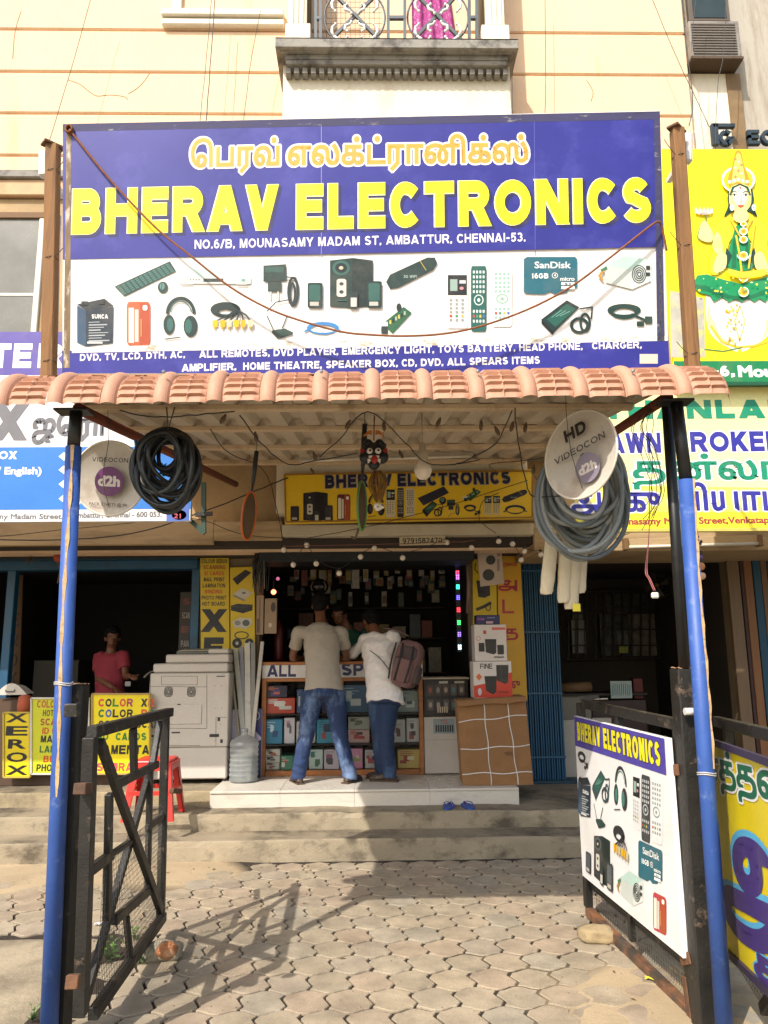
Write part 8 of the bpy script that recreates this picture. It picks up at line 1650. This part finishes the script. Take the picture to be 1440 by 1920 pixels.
# string of round bulbs over the shop front
SBk = mat('small_bulb_glass', lin('#e0d4c4', .85), .25, fine=0); SCAP = mat('bulb_socket', (.02, .018, .02), .5)
bl_ = [(532, 1031), (550, 1059), (575, 1022), (593, 1057), (636, 1075), (676, 1044), (702, 1028), (755, 1046), (838, 1017), (884, 1027), (935, 1015), (961, 1020), (983, 1034), (977, 1050), (1014, 1040)]
where = ['leftmost, beside the pillar', 'lower, second from the left', 'above the grey shirted man on the left', 'just above the hanging cables', 'lowest, above the gap between packets', 'below the white sill middle', 'right under the inner sign', 'below the phone number plate', 'right of the number plate', 'by the corner of the right pillar', 'in front of the vented panel', 'right of the vented panel', 'over the orange strip sign', 'lower one at the edge of the strip sign', 'rightmost, before the teal gate']
bme = None
for (x, y), wh in zip(bl_, where):
    c = W(x, y, 7.0); t = thing('string_bulb', 'small round white festoon bulb, '+wh, 'light bulb', c, 0, 'festoon bulbs across the shop front')
    if bme is None: bme = (MB().ball((0, 0, 0), .026, SBk, 12).build('bulb', t, local=True).data, MB().lathe([(.012, .022), (.013, .045), (.006, .05), (0, .05)], (0, 0, 0), SCAP, 10).build('socket', t, local=True).data)
    else:
        for nm, me in zip(('bulb', 'socket'), bme): o = bpy.data.objects.new(nm, me); COL.objects.link(o); o.parent = t
CAB = mat('black_cable', (.015, .013, .013), .5); CABB = mat('brown_cable', lin('#4a3428', .7), .6)
def cable(lab, pts, r=.003, m_=None, cat='cable', name='cable', k=5, seed=0): P = [tuple(W(*p)) for p in pts]; Q = smooth(P, k); rr = random.Random(seed); Q = [q+V(rr.uniform(-1, 1), 0, rr.uniform(-1, 1))*.003 for q in Q]; return single(MB().tube(Q, r, m_ or CAB, 5), name, lab, cat, Q[0])
mb = MB(); srt = sorted(bl_); 
for a, b in zip(srt, srt[1:]):
    if b[0]-a[0] > 4: mb.tube(catenary(W(a[0], a[1]-9, 7.0), W(b[0], b[1]-9, 7.0), .02, 6), .003, CAB, 4)
single(mb, 'festoon_wire', 'thin black wire carrying the festoon bulbs across the shop front', 'wire', W(532, 1022, 7.0))
cable('reddish wire stretched level under the white sill above the shop opening', [(530, 1024, 6.98), (700, 1021, 6.98), (840, 1017, 6.98), (890, 1014, 6.98)], .004, mat('pinkish_wire', lin('#8a5a54', .7), .6))
for i, (pts, lab) in enumerate((([(0, 1012, 6.9), (120, 1012, 6.9), (250, 1000, 6.9), (380, 960, 6.9), (480, 920, 6.9), (540, 896, 6.9)], 'thick black cable rising from the left beam to the inner sign'), ([(0, 1006, 7.0), (200, 985, 7.0), (360, 972, 7.0), (460, 1003, 7.0), (600, 1010, 6.9)], 'thin black cable sagging along the left beam'),
    ([(560, 1012, 6.85), (700, 985, 6.85), (850, 945, 6.85), (990, 900, 6.85)], 'black cable slanting up across the inner yellow sign'), ([(395, 805, 4.6), (430, 850, 5), (500, 890, 6), (530, 1010, 6.9)], 'dark wire dropping from the canopy past the left end of the inner sign'), ([(600, 856, 4.4), (640, 820, 4.2), (690, 772, 3.9), (760, 830, 4.3), (790, 862, 4.4), (830, 872, 4.4), (900, 862, 4.5)], 'dark wire looped over the mask and the bulb'),
    ([(960, 770, 3.7), (930, 830, 4.0), (880, 860, 4.3), (850, 872, 4.6)], 'dark wire slanting down right of the bulb'), ([(965, 765, 3.7), (972, 830, 3.8), (985, 900, 3.9), (1000, 930, 3.9), (1050, 930, 3.7)], 'dark wire running from the canopy down to the grey coil'),
    ([(450, 778, 3.6), (490, 830, 3.8), (540, 870, 4.2), (600, 862, 4.5), (670, 850, 4.3)], 'dark wire sagging between the orange racket and the mask'), ([(225, 770, 3.5), (290, 782, 3.5), (370, 778, 3.5), (440, 772, 3.5)], 'thin wire hanging just under the left of the tiled edge'), ([(930, 885, 6.8), (920, 870, 6.0), (1000, 862, 5.2), (1050, 850, 4.6)], 'dark wire at the right end of the inner sign'),
    ([(1000, 890, 6.9), (1100, 1010, 6.9), (1180, 1000, 6.9)], 'thin black cable on the tan beam under the pawn sign'), ([(930, 1000, 7.0), (900, 975, 6.9), (905, 940, 6.9), (935, 925, 6.9)], 'red wire looped at the right end of the inner sign'))): cable(lab, pts, .006 if i == 0 else .0035, CABB if i == 11 else None, seed=i)
# small leaf shaped festoon lamps along the canopy wires
lm_ = None; LM = mat('brown_leaf_lamp', lin('#6a5238', .7), .4)
for i, (x, y, Y) in enumerate(((418, 786, 3.7), (480, 820, 3.85), (590, 856, 4.4), (652, 796, 4.0), (720, 800, 4.0), (752, 852, 4.4), (822, 792, 3.9), (902, 798, 3.9), (932, 808, 4.0), (960, 800, 3.8), (985, 802, 3.8), (586, 884, 5.2), (1000, 880, 4.0))):
    if lm_ is None: o = MB().lathe([(0, -.03), (.009, -.02), (.012, 0), (.008, .018), (.004, .03), (0, .03)], (0, 0, 0), LM, 10).build('leaf_lamp'); lm_ = o.data
    else: o = bpy.data.objects.new('leaf_lamp', lm_); COL.objects.link(o)
    o.location = W(x, y, Y); o.rotation_euler = (.2*math.sin(i), .5*math.cos(i*2), 0); tag(o, 'tiny brown drop shaped festoon lamp on the wires under the canopy', 'lamp', 'tiny drop lamps on the canopy wires')
# tangled wires and pink lead by the right poles
rr = random.Random(9)
for i in range(7):
    x = 1212+rr.uniform(-12, 22); cable('thin tangled wire hanging left of the slim black pole', [(1225, 762, 3.75), (x+rr.uniform(-30, 10), 800, 3.75), (x, 850+rr.uniform(-20, 20), 3.75), (x+rr.uniform(-10, 30), 920, 3.75), (x+rr.uniform(-10, 20), 960+rr.uniform(-10, 40), 3.75)], .0018, CABB if i % 2 else CAB, 'wire', 'tangled_wire', 6, i)['group'] = 'tangle of wires by the black pole'
PK = mat('pink_lead', lin('#c87a7a', .85), .5); t = thing('pink_lead', 'pair of pink wires ending in a white connector, hanging left of the right poles', 'wire', W(1228, 1116, 3.8))
for dx in (0, 3): MB().tube(smooth([tuple(W(x+dx*(1 if i > 1 else 0), y, 3.8)) for i, (x, y) in enumerate(((1218, 900), (1217, 1000), (1210, 1068), (1216, 1085), (1226, 1108)))], 5), .0022, PK, 5).build('pink_wire', t)
c = W(1228, 1116, 3.8); MB().box(c.x-.018, c.x+.018, c.y-.01, c.y+.01, c.z-.016, c.z+.014, MW, .006).build('connector', t)
gd = thing('garland', 'short dark garland with orange beads and a white tip hanging right of the blue pole', 'garland', W(1312, 1010, 3.9)); rr = random.Random(4); mb = MB()
for i in range(26): p = W(1310+rr.uniform(-6, 6), 1002+i*2.2, 3.95); mb.ball(p, .008, mat('dark_beads', lin('#2c1420', .8), .5), 6)
mb.build('dark_beads', gd)['kind'] = 'stuff'
for (x, y, r, m_) in ((1314, 1062, .022, mat('orange_bead', lin('#b87838', .8), .5)), (1316, 1080, .02, mat('peach_bead', lin('#c8a080', .8), .6)), (1313, 1045, .014, mat('violet_bead', lin('#5a3a7a', .8), .5))): MB().ball(W(x, y, 3.95), r, m_, 10).build('bead', gd)
# vented panel hung before the right pillar
bd = mkboard('vented_panel', 'cream printed panel with three black fan vents hanging before the yellow gadget strip', 'panel', W(893, 1013, 7.75), W(938, 1008, 7.75), W(946, 1094, 7.75), W(901, 1100, 7.75), .02, mat('cream_printed_panel', lin('#c8b4a4', .8), .5, vary=.08))
for (x, y, r) in ((918, 1020, 6), (920, 1050, 9), (916, 1078, 11)): P = Pic(bd, (x-r, y-r, x+r, y+r)); P.ell('#2c2628', .5, .5, .5, .5); pk_fan(P); P.done('fan_vent')
P = Pic(bd, (899, 1012, 909, 1030))
for i in range(5): P.rect('#3a3030', 0, i*.2, 1, i*.2+.1, False)
P.done('printed_barcode'); P = Pic(bd, (932, 1030, 938, 1075)); P.rect('#9a6a64', 0, 0, 1, .3); P.rect('#8a7a78', 0, .4, .8, .9); P.done('printed_label')
for (y0, y1, lab) in ((1042, 1150, 'pinkish clear tube hanging at the right jamb of the shop'),): single(MB().tube([W(876, y0, 7.9), W(879, (y0+y1)/2, 7.9), W(877, y1, 7.9)], .02, mat('pink_grey_tube', lin('#8a706a', .7), .4), 10), 'plastic_tube', lab, 'tube', W(877, y1, 7.9))
# bunch of black leads at the left jamb
CBn = thing('cable_bunch', 'bunch of black leads hanging from the lintel left of the shop opening', 'cable bunch', W(488, 1030, 7.55)); rr = random.Random(6); mb = MB(); CG = mat('grey_lead', lin('#8a8478', .7), .5)
for i in range(46):
    x = 476+rr.uniform(0, 26); y1 = 1085+rr.uniform(-20, 28); mb.tube(smooth([tuple(W(490+rr.uniform(-10, 14), 1020, 7.6)), tuple(W(x+rr.uniform(-4, 4), 1055, 7.55+rr.uniform(-.05, .05))), tuple(W(x+rr.uniform(-6, 2), y1, 7.55))], 4), .0045, CG if i % 6 == 0 else CAB, 4)
mb.build('hanging_leads', CBn)['kind'] = 'stuff'
# coconut and dried ornament at the left doorway
q = W(109, 1046, 7.6); t = thing('orange_lantern', 'small orange hanging ornament behind the left blue pole', 'ornament', q); MB().ball(q, .045, mat('faded_orange', lin('#a8482c', .8), .6, vary=.2), 14).build('ball', t); MB().tube([q+V(0, 0, -.04), q+V(.03, 0, -.12), q+V(.01, 0, -.25)], .006, mat('dry_stem', lin('#8a7448', .7), .8), 5).build('stem', t)
q = W(56, 1046, 7.6); mb = MB(); rr = random.Random(3)
for i in range(40): a = rr.uniform(0, 6.28); mb.tube([q, q+V(.06*math.cos(a)*rr.random(), .03*math.sin(a), -.03+.07*math.sin(a)*rr.random())], .0022, mat('dry_twigs', lin('#6a5c48', .6), .9), 3)
single(mb, 'dry_twig_bundle', 'small dried twig bundle hanging over the far left doorway', 'twigs', q)
# round lamps / helmets hanging over the first customer
for (x, y, r, lab) in ((598, 1100, .07, 'glossy black headset box with pale stripes hanging over the grey shirted man'),):
    c = W(x, y, 8.7); t = thing('hanging_helmet', 'dark helmet with pale stripes hanging above the grey shirted man', 'helmet', c); MB().ball(c, .11, mat('glossy_black', (.012, .012, .014), .12, fine=0), 16, (1, 1, .85)).build('shell', t)
    for q in (-1, 1): MB().tube([c+V(q*.06, -.09, .05), c+V(q*.085, -.075, 0), c+V(q*.07, -.08, -.05)], .007, mat('tan_stripe', lin('#8a7c60', .7), .5), 6).build('stripe', t)
# ================================================================ facade wires
for i, (pts, lab) in enumerate((([(404, -20, 7.1), (396, 100, 7.1), (386, 232, 7.1)], 'black cable running down the wall left of the upper window'), ([(398, -20, 7.15), (388, 100, 7.15), (374, 232, 7.15)], 'second thin cable beside it, left of the upper window'), ([(176, -20, 7.1), (130, 140, 7.1), (90, 272, 7.1)], 'thin faint wire slanting down the far left wall'),
    ([(488, 20, 7.1), (470, 120, 7.1), (456, 232, 7.1)], 'faint wire just left of the white panel'), ([(1022, -20, 7.2), (1023, 100, 7.2), (1022, 212, 7.2)], 'thin straight wire right of the upper window'), ([(1215, -20, 6.9), (1270, 110, 6.9), (1330, 238, 6.9)], 'long wire slanting across the upper right wall'), ([(1278, -20, 7.0), (1286, 80, 7.0), (1299, 190, 7.0), (1292, 236, 7.0)], 'black wire beside the corner of the neighbouring building'),
    ([(1308, -20, 7.0), (1298, 60, 7.0), (1300, 95, 7.0)], 'short loop of wire by the air conditioner'), ([(1362, -20, 7.0), (1357, 100, 7.0), (1346, 160, 7.0), (1341, 280, 6.9)], 'wire dropping past the air conditioner to the dark letters'), ([(966, 110, 6.7), (960, 150, 6.9), (962, 215, 6.9)], 'wire hanging from the right end of the stone sill'))): cable(lab, pts, .005 if i in (0, 6) else .0035, CABB if i in (2, 3, 4) else CAB, seed=i+20)
# ================================================================ ground clutter
def rock(name, lab, x, y, sx, sy, sz, m_, seed, rz=0, z=0):
    c = atz(x, y, z); mb = MB(); mb.ball((0, 0, 0), 1, m_, 22)
    for i, v in enumerate(mb.v): n = 1+.28*noise.noise(v*1.5+V(seed, 0, 0))+.1*noise.noise(v*4+V(seed, 0, 0)); q = V(*[math.copysign(abs(a)**.75, a) for a in v])*n; mb.v[i] = c+Matrix.Rotation(rz, 3, 'Z') @ V(q.x*sx, q.y*sy, q.z*sz+sz*.75)
    return single(mb, name, lab, 'stone', (c.x, c.y, z))
ST1 = mat('grey_stone', lin('#a59a86', .8), .9, vary=.25, vscale=9, bump=.6, bscale=50, dirt='#6a5c48', dirt_amt=.6, dscale=9); ST2 = mat('orange_brick', lin('#b8784a', .8), .9, vary=.2, vscale=12, bump=.6, bscale=60, dirt='#d8c0a0', dirt_amt=.5, dscale=14)
rock('stone', 'broken grey stone lying beside the far corner of the left gate', 303, 1798, .105, .06, .05, ST1, 1); rock('brick_piece', 'orange brick lump standing on the grey stone by the left gate', 312, 1792, .05, .04, .035, ST2, 4, z=.085)
rock('stone', 'dusty rounded stone lying at the foot of the right gate', 1122, 1764, .10, .07, .045, mat('dusty_stone', lin('#a89470', .82), .95, vary=.15, bump=.6, bscale=50), 7)
LEAF = [mat('weed_leaf_%d' % i, lin(c_, .8), .6) for i, c_ in enumerate(('#4a7a2c', '#6a943a', '#3a6424'))]
for (x, y, n, sc, lab) in ((262, 1808, 34, 1.0, 'small green weed growing beside the grey stone'), (207, 1798, 46, 1.3, 'patch of green weed seen through the gate mesh'), (252, 1762, 26, .9, 'little weed behind the gate mesh near its far corner'), (62, 1912, 20, .8, 'tiny weed at the very bottom left')):
    c = atz(x, y, 0); rr = random.Random(int(x)); mb = MB()
    for i in range(n):
        a = rr.uniform(0, 6.28); r = rr.uniform(0, .06)*sc; h_ = rr.uniform(.01, .07)*sc; b = c+V(r*math.cos(a), r*math.sin(a), h_); L = rr.uniform(.014, .03)*sc; d = V(math.cos(a), math.sin(a), rr.uniform(-.2, .8)).normalized(); s = d.cross(V(0, 0, 1)).normalized()*L*.4
        mb.add([b, b+d*L*.5+s, b+d*L, b+d*L*.5-s], [(0, 1, 2, 3)], LEAF[i % 3]); mb.tube([c+V(r*.3*math.cos(a), r*.3*math.sin(a), 0), b], .001, LEAF[2], 3)
    single(mb, 'weed', lab, 'plant', c)
c = atz(1218, 1838, .003); mb = MB(); mb.grid(lambda u, v: c+V(-.02+.07*u, -.05*u+.03*v, .004+.01*abs(math.sin(u*7+v*3))), 6, 3, ink('#d8d050', .9)); single(mb, 'snack_wrapper', 'crumpled yellow wrapper lying under the right gate', 'litter', c)
c = atz(185, 1736, .003); mb = MB(); mb.grid(lambda u, v: c+V(-.03+.06*u, .03*v, .004+.01*abs(math.sin(u*6+v*3))), 6, 3, mat('white_litter', lin('#d8d4dc', .85), .6)); single(mb, 'plastic_scrap', 'scrap of white plastic on the ground left of the gate', 'litter', c)
gr_ = MB(); rr = random.Random(11); GRIT = mat('grit', lin('#8a7c66', .8), .95, vary=.4, vscale=30)
for i in range(900):
    x, y = rr.uniform(-2.6, 2.2), 3.3+3.2*rr.random()**.8; r = rr.uniform(.0018, .006)*(1.6 if rr.random() < .05 else 1); q = V(x, y, .001+r*.3); d = [q+V(r*rr.uniform(.6, 1.2), 0, 0), q+V(0, r, 0), q-V(r, 0, 0), q-V(0, r*rr.uniform(.6, 1.2), 0), q+V(0, 0, r*.8)]
    gr_.add(d, [(0, 1, 4), (1, 2, 4), (2, 3, 4), (3, 0, 4)], GRIT)
gr_.build('grit')['kind'] = 'stuff'
lf = MB(); LB_ = mat('dry_leaf', lin('#7a5c34', .8), .8, vary=.3, vscale=30)
for i in range(70):
    x, y = rr.uniform(-2.4, 1.6), rr.choice([rr.uniform(6.2, 6.5), rr.uniform(3.4, 6.4)]); a = rr.uniform(0, 6.28); L = rr.uniform(.008, .022); q = V(x, y, .004); d = V(math.cos(a), math.sin(a), 0)*L; s = V(-math.sin(a), math.cos(a), 0)*L*.35; lf.add([q-d, q+s+V(0, 0, .004), q+d, q-s+V(0, 0, .003)], [(0, 1, 2, 3)], LB_)
lf.build('leaf_litter')['kind'] = 'stuff'
